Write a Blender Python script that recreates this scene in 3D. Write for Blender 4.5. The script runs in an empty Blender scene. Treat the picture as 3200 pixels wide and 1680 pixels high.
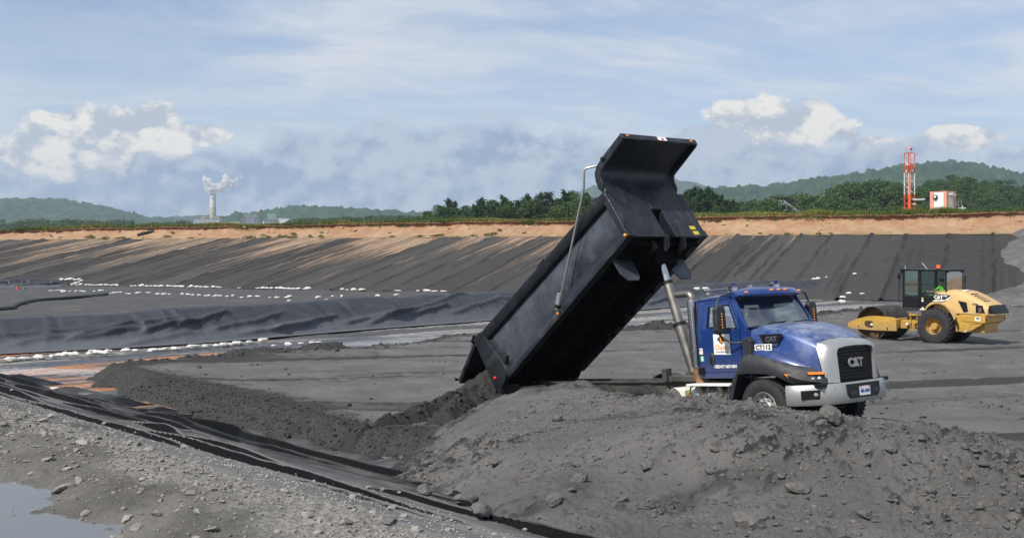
import bpy, bmesh, math, random
import numpy as np
from mathutils import Vector, Matrix, Euler

R = math.radians
random.seed(11)
rng = np.random.default_rng(7)
S = bpy.context.scene
COL = S.collection

# ------------------------------------------------------------------ camera
CAM_Z = 4.2
cd = bpy.data.cameras.new('camera')
cam = bpy.data.objects.new('camera', cd)
COL.objects.link(cam)
cam.location = (0, 0, CAM_Z)
cam.rotation_euler = (R(90), 0, 0)
cd.lens = 36.0
cd.sensor_width = 36.0
cd.shift_y = -55 / 3200
cd.clip_start = 0.1
cd.clip_end = 40000
S.camera = cam

# ------------------------------------------------------------------ exposure
S.view_settings.view_transform = 'Standard'
S.view_settings.look = 'None'
S.view_settings.exposure = 0.0
S.view_settings.gamma = 1.0
S.view_settings.use_curve_mapping = False
S.cycles.use_denoising = True
S.cycles.max_bounces = 6
S.cycles.diffuse_bounces = 3
S.cycles.glossy_bounces = 3
S.cycles.use_adaptive_sampling = False
S.cycles.transparent_max_bounces = 40
S.cycles.volume_bounces = 0
S.cycles.volume_max_steps = 64

# ------------------------------------------------------------------ sun
SUN_EL = R(47)
SUN_AZ = math.atan2(-0.70, -0.71)          # from +Y towards +X
to_sun = Vector((math.sin(SUN_AZ) * math.cos(SUN_EL), math.cos(SUN_AZ) * math.cos(SUN_EL), math.sin(SUN_EL)))
sl = bpy.data.lights.new('sun', 'SUN')
sl.energy = 5.0
sl.angle = R(0.6)
sl.color = (1.0, 0.945, 0.86)
sun = bpy.data.objects.new('sun', sl)
COL.objects.link(sun)
sun.location = (-60, -60, 120)
sun.rotation_euler = (-to_sun).to_track_quat('-Z', 'Y').to_euler()


# ------------------------------------------------------------------ node helper
class NT:
    def __init__(s, tree):
        s.t = tree
        s.n = tree.nodes
        s.l = tree.links

    def put(s, sock, v):
        if isinstance(v, bpy.types.NodeSocket):
            s.l.new(v, sock)
        else:
            if isinstance(v, (tuple, list)) and len(v) == 3 and len(sock.default_value) == 4:
                v = (*v, 1)
            sock.default_value = v

    def m(s, op, a, b=None, c=None, clamp=False):
        n = s.n.new('ShaderNodeMath')
        n.operation = op
        n.use_clamp = clamp
        for i, v in enumerate((a, b, c)):
            if v is not None:
                s.put(n.inputs[i], v)
        return n.outputs[0]

    def vm(s, op, a, b=None, sc=None):
        n = s.n.new('ShaderNodeVectorMath')
        n.operation = op
        s.put(n.inputs[0], a)
        if b is not None:
            s.put(n.inputs[1], b)
        if sc is not None:
            s.put(n.inputs[3], sc)
        return n.outputs['Value'] if op in ('LENGTH', 'DOT_PRODUCT') else n.outputs[0]

    def noise(s, vec, scale=5, detail=4, rough=0.55, dist=0.0, dim='3D', out=0):
        n = s.n.new('ShaderNodeTexNoise')
        n.noise_dimensions = dim
        if vec is not None:
            s.put(n.inputs['Vector'], vec)
        n.inputs['Scale'].default_value = scale
        n.inputs['Detail'].default_value = detail
        n.inputs['Roughness'].default_value = rough
        n.inputs['Distortion'].default_value = dist
        return n.outputs[out]

    def ss(s, x, a, b):                     # smoothstep
        n = s.n.new('ShaderNodeMapRange')
        n.interpolation_type = 'SMOOTHSTEP'
        s.put(n.inputs[0], x)
        s.put(n.inputs[1], a)
        s.put(n.inputs[2], b)
        return n.outputs[0]

    def mix(s, f, a, b, mode='MIX'):
        n = s.n.new('ShaderNodeMix')
        n.data_type = 'RGBA'
        n.blend_type = mode
        s.put(n.inputs[0], f)
        s.put(n.inputs[6], a)
        s.put(n.inputs[7], b)
        return n.outputs[2]

    def xyz(s, x, y, z):
        n = s.n.new('ShaderNodeCombineXYZ')
        for i, v in enumerate((x, y, z)):
            s.put(n.inputs[i], v)
        return n.outputs[0]

    def sep(s, v):
        n = s.n.new('ShaderNodeSeparateXYZ')
        s.put(n.inputs[0], v)
        return n.outputs

    def attr(s, name, out='Fac'):
        n = s.n.new('ShaderNodeAttribute')
        n.attribute_name = name
        return n.outputs[out]


# ------------------------------------------------------------------ world: clear sky, veil of high cloud, cumulus round the horizon
W = bpy.data.worlds.new('World')
S.world = W
W.use_nodes = True
t = NT(W.node_tree)
t.n.clear()
out = t.n.new('ShaderNodeOutputWorld')
bg = t.n.new('ShaderNodeBackground')
BGS = 0.125
bg.inputs[1].default_value = BGS
sky = t.n.new('ShaderNodeTexSky')
sky.sky_type = 'NISHITA'
sky.sun_disc = False
sky.sun_elevation = SUN_EL
sky.sun_rotation = SUN_AZ
sky.altitude = 600
sky.air_density = 1.0
sky.dust_density = 0.4
sky.ozone_density = 1.6
tc = t.n.new('ShaderNodeTexCoord')
d = tc.outputs['Generated']
dx, dy, dz = t.sep(d)
dzp = t.m('MAXIMUM', dz, 0.0)
den = t.m('ADD', dzp, 0.16)
u = t.m('DIVIDE', dx, den)
v = t.m('DIVIDE', dy, den)
# veil: stretched wisps on a high layer, combed along one direction
ca, sa = math.cos(R(14)), math.sin(R(14))
ur = t.m('ADD', t.m('MULTIPLY', u, ca), t.m('MULTIPLY', v, sa))
vr = t.m('SUBTRACT', t.m('MULTIPLY', v, ca), t.m('MULTIPLY', u, sa))
pv = t.xyz(t.m('MULTIPLY', ur, 0.80), t.m('MULTIPLY', vr, 1.05), 3.7)
warp = t.noise(pv, 1.1, 3, 0.5, out=1)
pw = t.vm('ADD', pv, t.vm('SCALE', t.vm('SUBTRACT', warp, (0.5, 0.5, 0.5)), sc=0.9))
n1 = t.noise(pw, 1.05, 7, 0.56)
n2 = t.noise(t.vm('MULTIPLY', pw, (1.0, 1.9, 1.0)), 2.2, 7, 0.60)
veil = t.ss(t.m('ADD', t.m('MULTIPLY', n1, 0.72), t.m('MULTIPLY', n2, 0.28)), 0.37, 0.60)
veil = t.m('MULTIPLY', veil, 0.92)
low = t.ss(dz, 0.30, 0.03)
veil = t.m('MAXIMUM', t.m('ADD', 0.10, t.m('MULTIPLY', veil, 0.84)), t.m('MULTIPLY', low, 0.80))
n3 = t.noise(t.vm('MULTIPLY', pw, (0.8, 1.6, 1.0)), 3.1, 6, 0.6)
vcol = t.mix(t.ss(n3, 0.34, 0.66), (0.545, 0.635, 0.80, 1), (0.775, 0.79, 0.845, 1))
K = 1.0 / BGS
vcolK = t.mix(1.0, vcol, (K, K, K, 1), 'MULTIPLY')
skyc = t.mix(1.0, sky.outputs[0], (1.02, 1.0, 1.02, 1), 'MULTIPLY')
base = t.mix(veil, skyc, vcolK)
# cumulus: azimuth / elevation as angles, soft heaps broken up by noise
az = t.m('ARCTAN2', dx, dy)
el = t.m('ARCSINE', dz)
pa = t.xyz(az, t.m('MULTIPLY', el, 1.25), 0.0)


def heap(az0, el0, wa, we):
    a = t.m('DIVIDE', t.m('SUBTRACT', az, az0), wa)
    e = t.m('DIVIDE', t.m('SUBTRACT', el, el0), we)
    r2 = t.m('ADD', t.m('MULTIPLY', a, a), t.m('MULTIPLY', e, e))
    return t.m('SUBTRACT', 1.0, r2)


def A(px):
    return math.atan((px - 1600) / 3200)


def E_(py):
    return math.atan((785 - py) / 3200)


def cumulus(heaps, seed, lo, wid, amp, lit, dark, scale, k, mx=1.0):
    """heaps of cloud: soft mounds torn up by noise; sh lights the side towards the sun"""
    global base
    mk = None
    for h in heaps:
        hh = heap(*h)
        mk = hh if mk is None else t.m('MAXIMUM', mk, hh)
    mk = t.m('MAXIMUM', mk, -3.0)
    ps = t.vm('ADD', pa, (seed, seed * 0.7, seed * 0.3))
    na = t.noise(ps, scale, 9, 0.60, 0.15)
    nb = t.noise(t.vm('ADD', ps, (0.010, -0.012, 0)), scale, 6, 0.60, 0.15)
    nl = t.noise(ps, scale * 0.35, 3, 0.5)
    nn_ = t.m('ADD', t.m('MULTIPLY', t.m('SUBTRACT', na, 0.5), amp), t.m('MULTIPLY', t.m('SUBTRACT', nl, 0.5), amp * 0.6))
    dens = t.m('ADD', mk, nn_)
    f = t.m('MULTIPLY', t.ss(dens, lo, lo + wid), mx)
    sh = t.m('ADD', t.m('MULTIPLY', t.m('SUBTRACT', na, nb), k), 0.55)
    sh = t.m('ADD', sh, t.m('MULTIPLY', t.m('SUBTRACT', nl, 0.5), 1.2))
    c = t.mix(t.ss(sh, 0.15, 0.9), dark, lit)
    cK = t.mix(1.0, c, (K, K, K, 1), 'MULTIPLY')
    base = t.mix(f, base, cK)


# bright heaps first, then the long blue-grey bank in front of their feet, all round the horizon
heaps = [(A(340), E_(430), 0.050, 0.026), (A(230), E_(480), 0.055, 0.026), (A(130), E_(540), 0.06, 0.024), (A(490), E_(388), 0.022, 0.015), (A(430), E_(500), 0.055, 0.020), (A(600), E_(440), 0.03, 0.010),
         (A(2390), E_(405), 0.055, 0.027), (A(2310), E_(440), 0.035, 0.018), (A(2520), E_(430), 0.05, 0.016), (A(2980), E_(462), 0.04, 0.011), (A(2760), E_(478), 0.03, 0.010), (A(1770), E_(485), 0.06, 0.013),
         (-1.1, 0.12, 0.12, 0.035), (1.05, 0.11, 0.13, 0.035), (2.2, 0.13, 0.17, 0.045), (-2.2, 0.13, 0.17, 0.045)]
cumulus(heaps, 1.7, -0.30, 0.42, 3.8, (0.97, 0.93, 0.87, 1), (0.52, 0.575, 0.665, 1), 21.0, 4.6)
bank = [(A(1000), E_(640), 0.30, 0.060), (A(1600), E_(560), 0.12, 0.055), (A(1250), E_(590), 0.16, 0.052), (A(620), E_(580), 0.12, 0.036), (A(2480), E_(590), 0.22, 0.040), (A(2200), E_(520), 0.06, 0.030), (A(3050), E_(600), 0.22, 0.036), (A(100), E_(660), 0.3, 0.03),
        (-1.2, 0.05, 0.5, 0.05), (1.3, 0.05, 0.5, 0.05), (2.6, 0.05, 0.7, 0.06), (-2.5, 0.05, 0.7, 0.06)]
cumulus(bank, 4.3, -0.30, 0.60, 4.0, (0.56, 0.625, 0.75, 1), (0.275, 0.375, 0.585, 1), 12.0, 4.0, 0.92)
t.put(bg.inputs[0], base)
t.l.new(bg.outputs[0], out.inputs[0])


# ------------------------------------------------------------------ photograph geometry: pixel (3200 wide) to place
def at(px, py, D):
    return Vector(((px - 1600) / 3200 * D, D, CAM_Z - (py - 785) / 3200 * D))


def at_z(px, py, z=0.0):
    return at(px, py, (CAM_Z - z) * 3200 / (py - 785))


# ------------------------------------------------------------------ numpy noise
def _h(ix, iy, seed):
    n = (ix.astype(np.int64) * 374761393 + iy.astype(np.int64) * 668265263 + seed * 1442695041) & 0xffffffff
    n = ((n ^ (n >> 13)) * 1274126177) & 0xffffffff
    n = (n ^ (n >> 16)) & 0xffffffff
    return n.astype(np.float64) / 0xffffffff


def vnoise(x, y, seed=0):
    ix, iy = np.floor(x), np.floor(y)
    fx, fy = x - ix, y - iy
    fx = fx * fx * fx * (fx * (fx * 6 - 15) + 10)
    fy = fy * fy * fy * (fy * (fy * 6 - 15) + 10)
    a, b = _h(ix, iy, seed), _h(ix + 1, iy, seed)
    c, e = _h(ix, iy + 1, seed), _h(ix + 1, iy + 1, seed)
    return (a + (b - a) * fx + (c - a) * fy + (a - b - c + e) * fx * fy) * 2 - 1


def fbm(x, y, sc=1.0, oct=4, seed=0, gain=0.5, ridge=False):
    x, y = np.asarray(x, float), np.asarray(y, float)
    r = np.zeros(np.broadcast(x, y).shape)
    a, f = 1.0, sc
    for o in range(oct):
        cs, sn = math.cos(o * 1.1 + seed), math.sin(o * 1.1 + seed)
        n = vnoise((x * cs - y * sn) * f + o * 17.3, (x * sn + y * cs) * f - o * 9.1, seed + o * 31)
        r = r + a * ((1 - 2 * np.abs(n)) if ridge else n)
        a *= gain
        f *= 2.03
    return r


def sstep(x, a, b):
    u_ = np.clip((x - a) / (b - a), 0, 1)
    return u_ * u_ * (3 - 2 * u_)


# ------------------------------------------------------------------ objects
def setp(o, label=None, cat=None, group=None, kind=None):
    if label:
        o['label'] = label
    if cat:
        o['category'] = cat
    if group:
        o['group'] = group
    if kind:
        o['kind'] = kind
    return o


def empty(name, loc=(0, 0, 0), rot=None, **k):
    o = bpy.data.objects.new(name, None)
    COL.objects.link(o)
    o.location = loc
    if rot is not None:
        o.rotation_euler = rot
    o.empty_display_size = 0.3
    return setp(o, **k)


def link(name, me, mat=None, parent=None, loc=None, rot=None, **k):
    o = bpy.data.objects.new(name, me)
    COL.objects.link(o)
    if mat is not None and not me.materials:
        me.materials.append(mat)
    if parent is not None:
        o.parent = parent
    if loc is not None:
        o.location = loc
    if rot is not None:
        o.rotation_euler = rot
    return setp(o, **k)


def copy_tree(o, parent=None):
    c = o.copy()
    COL.objects.link(c)
    if parent is not None:
        c.parent = parent
    for ch in list(o.children):
        copy_tree(ch, c)
    return c


def smooth(me, ang=35):
    me.polygons.foreach_set('use_smooth', np.ones(len(me.polygons), bool))
    if ang is not None:
        me.set_sharp_from_angle(angle=R(ang))


class MB:
    """collects shapes, builds one mesh"""

    def __init__(s):
        s.v, s.f = [], []

    def add(s, vs, fs):
        b = len(s.v)
        s.v += [tuple(p) for p in vs]
        s.f += [tuple(i + b for i in q) for q in fs]
        return s

    def box(s, c, size, rot=None):
        hx, hy, hz = size[0] / 2, size[1] / 2, size[2] / 2
        vs = [Vector((x, y, z)) for x in (-hx, hx) for y in (-hy, hy) for z in (-hz, hz)]
        if rot is not None:
            m = Euler(rot).to_matrix()
            vs = [m @ p for p in vs]
        c = Vector(c)
        return s.add([p + c for p in vs], [(0, 1, 3, 2), (4, 6, 7, 5), (0, 4, 5, 1), (2, 3, 7, 6), (0, 2, 6, 4), (1, 5, 7, 3)])

    def bx(s, a, b):
        return s.box([(a[i] + b[i]) / 2 for i in range(3)], [abs(b[i] - a[i]) for i in range(3)])

    def cyl(s, p0, p1, r0, r1=None, n=16, caps=True):
        r1 = r0 if r1 is None else r1
        p0, p1 = Vector(p0), Vector(p1)
        q = (p1 - p0).to_track_quat('Z', 'Y').to_matrix()
        vs = []
        for p, r in ((p0, r0), (p1, r1)):
            for i in range(n):
                a = 2 * math.pi * i / n
                vs.append(p + q @ Vector((math.cos(a) * r, math.sin(a) * r, 0)))
        fs = [(i, (i + 1) % n, n + (i + 1) % n, n + i) for i in range(n)]
        if caps:
            fs += [tuple(range(n))[::-1], tuple(range(n, 2 * n))]
        return s.add(vs, fs)

    def tube(s, pts, r, n=8, closed=False):
        pts = [Vector(p) for p in pts]
        m = len(pts)
        vs, fs = [], []
        up = None
        for i, p in enumerate(pts):
            if closed:
                tg = pts[(i + 1) % m] - pts[i - 1]
            else:
                tg = pts[min(i + 1, m - 1)] - pts[max(i - 1, 0)]
            tg.normalize()
            if up is None:
                up = Vector((0, 0, 1)) if abs(tg.z) < 0.9 else Vector((1, 0, 0))
            sd = tg.cross(up)
            sd.normalize()
            up = sd.cross(tg)
            rr = r[i] if isinstance(r, (list, tuple)) else r
            for k in range(n):
                a = 2 * math.pi * k / n
                vs.append(p + sd * (math.cos(a) * rr) + up * (math.sin(a) * rr))
        for i in range(m if closed else m - 1):
            j = (i + 1) % m
            for k in range(n):
                k2 = (k + 1) % n
                fs.append((i * n + k, i * n + k2, j * n + k2, j * n + k))
        if not closed:
            fs += [tuple(range(n))[::-1], tuple(range((m - 1) * n, m * n))]
        return s.add(vs, fs)

    def prism(s, poly, axis, a, b, fn=None):
        """poly in the two other axes (in x,y,z order), extruded from a to b along axis"""
        n = len(poly)
        vs = []
        for val in (a, b):
            for p in poly:
                q = list(p)
                q.insert(axis, val)
                vs.append(q)
        if fn:
            vs = [fn(*q) for q in vs]
        fs = [tuple(range(n))[::-1], tuple(range(n, 2 * n))]
        fs += [(i, (i + 1) % n, n + (i + 1) % n, n + i) for i in range(n)]
        return s.add(vs, fs)

    def ring(s, outer, inner, axis, a, b, fn=None):
        n = len(outer)
        vs = []
        for val in (a, b):
            for poly in (outer, inner):
                for p in poly:
                    q = list(p)
                    q.insert(axis, val)
                    vs.append(q)
        if fn:
            vs = [fn(*q) for q in vs]
        fs = []
        for i in range(n):
            j = (i + 1) % n
            fs += [(i, j, n + j, n + i), (2 * n + i, 3 * n + i, 3 * n + j, 2 * n + j), (i, 2 * n + i, 2 * n + j, j), (n + i, n + j, 3 * n + j, 3 * n + i)]
        return s.add(vs, fs)

    def loft(s, secs, cap=True, closed=True):
        n = len(secs[0])
        vs = [p for q in secs for p in q]
        fs = []
        for i in range(len(secs) - 1):
            for k in range(n if closed else n - 1):
                k2 = (k + 1) % n
                fs.append((i * n + k, i * n + k2, (i + 1) * n + k2, (i + 1) * n + k))
        if cap and closed:
            fs += [tuple(range(n))[::-1], tuple(range((len(secs) - 1) * n, len(secs) * n))]
        return s.add(vs, fs)

    def lathe(s, prof, c, axis=1, n=32, cap=False):
        """prof: list of (r, h) round the axis through c"""
        vs, fs = [], []
        for r, h in prof:
            for i in range(n):
                a = 2 * math.pi * i / n
                p = [math.cos(a) * r, math.sin(a) * r]
                p.insert(axis, h)
                vs.append((p[0] + c[0], p[1] + c[1], p[2] + c[2]))
        m = len(prof)
        for j in range(m - 1):
            for i in range(n):
                k = (i + 1) % n
                fs.append((j * n + i, j * n + k, (j + 1) * n + k, (j + 1) * n + i))
        if cap:
            fs += [tuple(range(n)), tuple(range((m - 1) * n, m * n))[::-1]]
        return s.add(vs, fs)

    def sphere(s, c, r, nu=12, nv=8, sc=(1, 1, 1)):
        prof = []
        vs, fs = [], []
        for j in range(1, nv):
            th = math.pi * j / nv
            for i in range(nu):
                a = 2 * math.pi * i / nu
                vs.append((c[0] + r * sc[0] * math.sin(th) * math.cos(a), c[1] + r * sc[1] * math.sin(th) * math.sin(a), c[2] + r * sc[2] * math.cos(th)))
        top, bot = len(vs), len(vs) + 1
        vs += [(c[0], c[1], c[2] + r * sc[2]), (c[0], c[1], c[2] - r * sc[2])]
        for j in range(nv - 2):
            for i in range(nu):
                k = (i + 1) % nu
                fs.append((j * nu + i, (j + 1) * nu + i, (j + 1) * nu + k, j * nu + k))
        for i in range(nu):
            k = (i + 1) % nu
            fs += [(top, i, k), (bot, (nv - 2) * nu + k, (nv - 2) * nu + i)]
        return s.add(vs, fs)

    def mirror_y(s):
        b = len(s.v)
        vs = [(x, -y, z) for x, y, z in s.v]
        fs = [tuple(reversed(q)) for q in s.f]
        return s.add(vs, fs)

    def mesh(s, name, ang=35, fix=True):
        me = bpy.data.meshes.new(name)
        me.from_pydata(s.v, [], s.f)
        if fix:
            bm = bmesh.new()
            bm.from_mesh(me)
            bmesh.ops.recalc_face_normals(bm, faces=bm.faces)
            bm.to_mesh(me)
            bm.free()
        smooth(me, ang)
        return me

    def build(s, name, mat, parent=None, bevel=0, ang=35, seg=2, **k):
        o = link(name, s.mesh(name, ang), mat, parent, **k)
        if bevel:
            md = o.modifiers.new('bevel', 'BEVEL')
            md.width = bevel
            md.segments = seg
            md.limit_method = 'ANGLE'
            md.angle_limit = R(32)
            md.harden_normals = True
        return o


def grid_mesh(name, P, attrs=None, ang=None, wrap=False):
    """P: (nu, nv, 3) array of points"""
    nu, nv = P.shape[:2]
    me = bpy.data.meshes.new(name)
    idx = np.arange(nu * nv).reshape(nu, nv)
    q = np.stack([idx[:-1, :-1], idx[1:, :-1], idx[1:, 1:], idx[:-1, 1:]], -1).reshape(-1, 4)
    fill(me, P.reshape(-1, 3), q)
    for kname, val in (attrs or {}).items():
        a = me.attributes.new(kname, 'FLOAT', 'POINT')
        a.data.foreach_set('value', np.ascontiguousarray(val.reshape(-1), np.float32))
    smooth(me, ang)
    return me


def fill(me, V, F):
    V, F = np.asarray(V, np.float32), np.asarray(F, np.int32)
    n, k = F.shape
    me.vertices.add(len(V))
    me.vertices.foreach_set('co', V.reshape(-1))
    me.loops.add(n * k)
    me.loops.foreach_set('vertex_index', F.reshape(-1))
    me.polygons.add(n)
    me.polygons.foreach_set('loop_start', np.arange(n, dtype=np.int32) * k)
    me.polygons.foreach_set('loop_total', np.full(n, k, np.int32))
    me.update(calc_edges=True)


def text_mesh(body, size, name='lettering', depth=0.002, bold=0.0, align='CENTER', sx=1.0):
    c = bpy.data.curves.new(name, 'FONT')
    c.body = body
    c.size = size
    c.extrude = depth
    c.offset = bold
    c.align_x = align
    c.align_y = 'CENTER'
    c.resolution_u = 2
    o = bpy.data.objects.new('tmp', c)
    COL.objects.link(o)
    dg = bpy.context.evaluated_depsgraph_get()
    me = bpy.data.meshes.new_from_object(o.evaluated_get(dg))
    me.name = name
    bpy.data.objects.remove(o)
    bpy.data.curves.remove(c)
    if sx != 1.0:
        for q in me.vertices:
            q.co.x *= sx
    me.materials.clear()
    return me


def frame_rot(xdir, zdir):
    """rotation whose local x runs along xdir and local z (face normal) along zdir"""
    x, z = Vector(xdir).normalized(), Vector(zdir).normalized()
    y = z.cross(x).normalized()
    x = y.cross(z)
    return Matrix((x, y, z)).transposed().to_euler()


# ------------------------------------------------------------------ materials
def new_mat(name):
    m = bpy.data.materials.new(name)
    m.use_nodes = True
    n = NT(m.node_tree)
    b = m.node_tree.nodes['Principled BSDF']
    return m, n, b


def bump(n, b, h, strength=0.3, dist=0.02, prev=None):
    k = n.n.new('ShaderNodeBump')
    k.inputs['Strength'].default_value = strength
    k.inputs['Distance'].default_value = dist
    n.put(k.inputs['Height'], h)
    if prev is not None:
        n.put(k.inputs['Normal'], prev)
    n.put(b.inputs['Normal'], k.outputs[0])
    return k.outputs[0]


def pm(name, col, rough=0.5, metal=0.0, var=0.12, sc=4.0, bmp=0.0, bsc=60.0, dust=0.0, dcol=(0.20, 0.19, 0.18), coat=0.0, spec=0.5, rvar=0.12, low=None, streak=None):
    """painted / solid surface: mottled colour, uneven gloss, dust lying on upward faces"""
    m, n, b = new_mat(name)
    c = n.n.new('ShaderNodeTexCoord').outputs['Object']
    na = n.noise(c, sc, 6, 0.6)
    k0 = tuple(max(0, x * (1 - var)) for x in col)
    k1 = tuple(min(1, x * (1 + var)) for x in col)
    cc = n.mix(n.ss(na, 0.3, 0.7), (*k0, 1), (*k1, 1))
    rr = n.m('ADD', n.m('MULTIPLY', n.m('SUBTRACT', n.noise(c, sc * 2.3, 5, 0.65), 0.5), rvar * 2), rough, clamp=True)
    if dust:
        nz = n.sep(n.n.new('ShaderNodeNewGeometry').outputs['Normal'])[2]
        f = n.m('MULTIPLY', n.ss(nz, -0.1, 0.95), n.ss(n.noise(c, sc * 1.4, 7, 0.65), 0.32, 0.72))
        f = n.m('ADD', n.m('MULTIPLY', f, dust), n.m('MULTIPLY', n.ss(n.noise(c, sc * 0.7, 5, 0.6), 0.45, 0.8), dust * 0.25), clamp=True)
        cc = n.mix(f, cc, (*dcol, 1))
        rr = n.m('ADD', rr, n.m('MULTIPLY', f, 0.5), clamp=True)
    if low:                                  # road dirt thrown up on the lower panels: (top, bottom, amount)
        z_ = n.sep(c)[2]
        fl = n.m('MULTIPLY', n.ss(n.m('ADD', z_, n.m('MULTIPLY', n.m('SUBTRACT', n.noise(c, 5, 6, 0.7), 0.5), 0.5)), low[0], low[1]), low[2])
        fl = n.m('ADD', fl, n.m('MULTIPLY', n.ss(n.noise(c, 38, 4, 0.7), 0.62, 0.72), 0.10), clamp=True)
        cc = n.mix(fl, cc, (0.17, 0.16, 0.15, 1))
        rr = n.m('ADD', rr, n.m('MULTIPLY', fl, 0.5), clamp=True)
    if streak:                               # scrapes and dried run marks: (scale vector, colour, amount)
        fs = n.m('MULTIPLY', n.ss(n.noise(n.vm('MULTIPLY', c, streak[0]), 1.0, 8, 0.7), 0.50, 0.74), streak[2])
        cc = n.mix(fs, cc, (*streak[1], 1))
        rr = n.m('ADD', rr, n.m('MULTIPLY', fs, 0.3), clamp=True)
    n.put(b.inputs['Base Color'], cc)
    n.put(b.inputs['Roughness'], rr)
    b.inputs['Metallic'].default_value = metal
    b.inputs['Coat Weight'].default_value = coat
    b.inputs['Coat Roughness'].default_value = 0.12
    b.inputs['Specular IOR Level'].default_value = spec
    if bmp:
        bump(n, b, n.noise(c, bsc, 5, 0.6), bmp, 0.01)
    return m


def glass(name, tint=(0.75, 0.88, 0.85), alpha=0.5):
    m, n, b = new_mat(name)
    n.n.remove(b)
    o = n.n['Material Output']
    tr = n.n.new('ShaderNodeBsdfTransparent')
    tr.inputs[0].default_value = (*tint, 1)
    gl = n.n.new('ShaderNodeBsdfGlossy')
    gl.inputs[0].default_value = (1, 1, 1, 1)
    gl.inputs['Roughness'].default_value = 0.04
    fr = n.n.new('ShaderNodeFresnel')
    fr.inputs[0].default_value = 1.5
    f = n.m('ADD', n.m('MULTIPLY', fr.outputs[0], 0.30), 0.012, clamp=True)
    mx = n.n.new('ShaderNodeMixShader')
    n.put(mx.inputs[0], f)
    n.l.new(tr.outputs[0], mx.inputs[1])
    n.l.new(gl.outputs[0], mx.inputs[2])
    n.l.new(mx.outputs[0], o.inputs[0])
    return m


MAT = {}
MAT['blue'] = pm('blue_paint', (0.008, 0.040, 0.190), 0.30, 0.25, 0.05, 3, dust=0.08, dcol=(0.30, 0.33, 0.42), coat=0.6, low=(1.75, 1.05, 0.32))
MAT['blue_top'] = pm('dusty_blue_paint', (0.010, 0.048, 0.215), 0.32, 0.25, 0.06, 2, dust=1.0, dcol=(0.24, 0.275, 0.36), coat=0.4, low=(1.75, 1.05, 0.25))
MAT['silver'] = pm('silver_paint', (0.41, 0.41, 0.40), 0.36, 0.55, 0.06, 3, dust=0.10, dcol=(0.4, 0.4, 0.4), low=(1.0, 0.55, 0.35))
MAT['plastic'] = pm('grey_black_plastic', (0.022, 0.023, 0.026), 0.55, 0, 0.15, 6, bmp=0.1, bsc=300, dust=0.22)
MAT['black'] = pm('black_paint', (0.008, 0.008, 0.009), 0.45, 0, 0.2, 5, dust=0.04, spec=0.3)
MAT['bed'] = pm('black_steel', (0.013, 0.015, 0.020), 0.36, 0.2, 0.3, 1.6, bmp=0.06, bsc=9, dust=0.22, dcol=(0.10, 0.108, 0.125), coat=0.1, rvar=0.15, spec=0.4, streak=((1.2, 5.0, 2.2), (0.115, 0.112, 0.112), 0.55))
MAT['bedside'] = pm('worn_black_steel', (0.075, 0.083, 0.098), 0.28, 0.45, 0.70, 0.9, bmp=0.12, bsc=2.5, streak=((5.0, 1.0, 1.1), (0.17, 0.175, 0.185), 0.6), dust=0.30, dcol=(0.14, 0.15, 0.175), rvar=0.22, spec=0.7)
MAT['under'] = pm('sooty_steel', (0.006, 0.006, 0.006), 0.9, 0, 0.3, 3, dust=0.0, spec=0.08)
MAT['chassis'] = pm('dusty_chassis', (0.060, 0.056, 0.050), 0.7, 0.1, 0.3, 3, dust=0.45, dcol=(0.21, 0.19, 0.16))
MAT['chrome'] = pm('bright_metal', (0.62, 0.60, 0.57), 0.22, 1.0, 0.08, 8, dust=0.1)
MAT['alu'] = pm('aluminium', (0.60, 0.58, 0.55), 0.38, 0.9, 0.12, 6, dust=0.25, dcol=(0.36, 0.31, 0.25))
MAT['steel'] = pm('dull_steel', (0.30, 0.27, 0.23), 0.36, 0.85, 0.2, 5, dust=0.2)
MAT['rust'] = pm('heat_rusted_pipe', (0.24, 0.13, 0.07), 0.7, 0.3, 0.35, 9, bmp=0.1)
MAT['rubber'] = pm('tyre_rubber', (0.022, 0.022, 0.022), 0.8, 0, 0.2, 6, bmp=0.1, bsc=90, dust=0.38, dcol=(0.11, 0.106, 0.10))
MAT['white'] = pm('white_paint', (0.78, 0.78, 0.76), 0.5, 0, 0.03, 5)
MAT['cream'] = pm('cream_label', (0.75, 0.71, 0.60), 0.6, 0, 0.05, 5)
MAT['orange_ink'] = pm('orange_ink', (0.85, 0.36, 0.02), 0.5, 0, 0.02)
MAT['black_ink'] = pm('black_ink', (0.012, 0.012, 0.014), 0.5, 0, 0.02)
MAT['grey_ink'] = pm('grey_ink', (0.16, 0.15, 0.15), 0.6, 0, 0.02)
MAT['blue_ink'] = pm('blue_ink', (0.03, 0.06, 0.32), 0.5, 0, 0.02)
MAT['green_ink'] = pm('green_sticker', (0.05, 0.45, 0.16), 0.5, 0, 0.02)
MAT['red_ink'] = pm('red_ink', (0.62, 0.04, 0.03), 0.5, 0, 0.02)
MAT['yellow_ink'] = pm('yellow_sticker', (0.55, 0.47, 0.06), 0.5, 0, 0.05)
MAT['amber'] = pm('amber_lens', (0.86, 0.26, 0.015), 0.25, 0, 0.06, 20, coat=0.6)
MAT['redlens'] = pm('red_lens', (0.72, 0.02, 0.015), 0.25, 0, 0.05, 20, coat=0.6)
MAT['lamp'] = pm('lamp_glass', (0.45, 0.44, 0.42), 0.12, 0.6, 0.1, 15, coat=0.6)
MAT['seat'] = pm('seat_fabric', (0.03, 0.03, 0.035), 0.85, 0, 0.2, 12)
MAT['glass'] = glass('cab_glass', (0.60, 0.74, 0.71))
MAT['screen'] = glass('tinted_screen', (0.40, 0.50, 0.48))
MAT['cat_yellow'] = pm('machine_yellow', (0.52, 0.30, 0.045), 0.45, 0, 0.10, 2.5, dust=0.30, dcol=(0.36, 0.29, 0.19), coat=0.1, low=(1.0, 0.3, 0.45))
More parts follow.
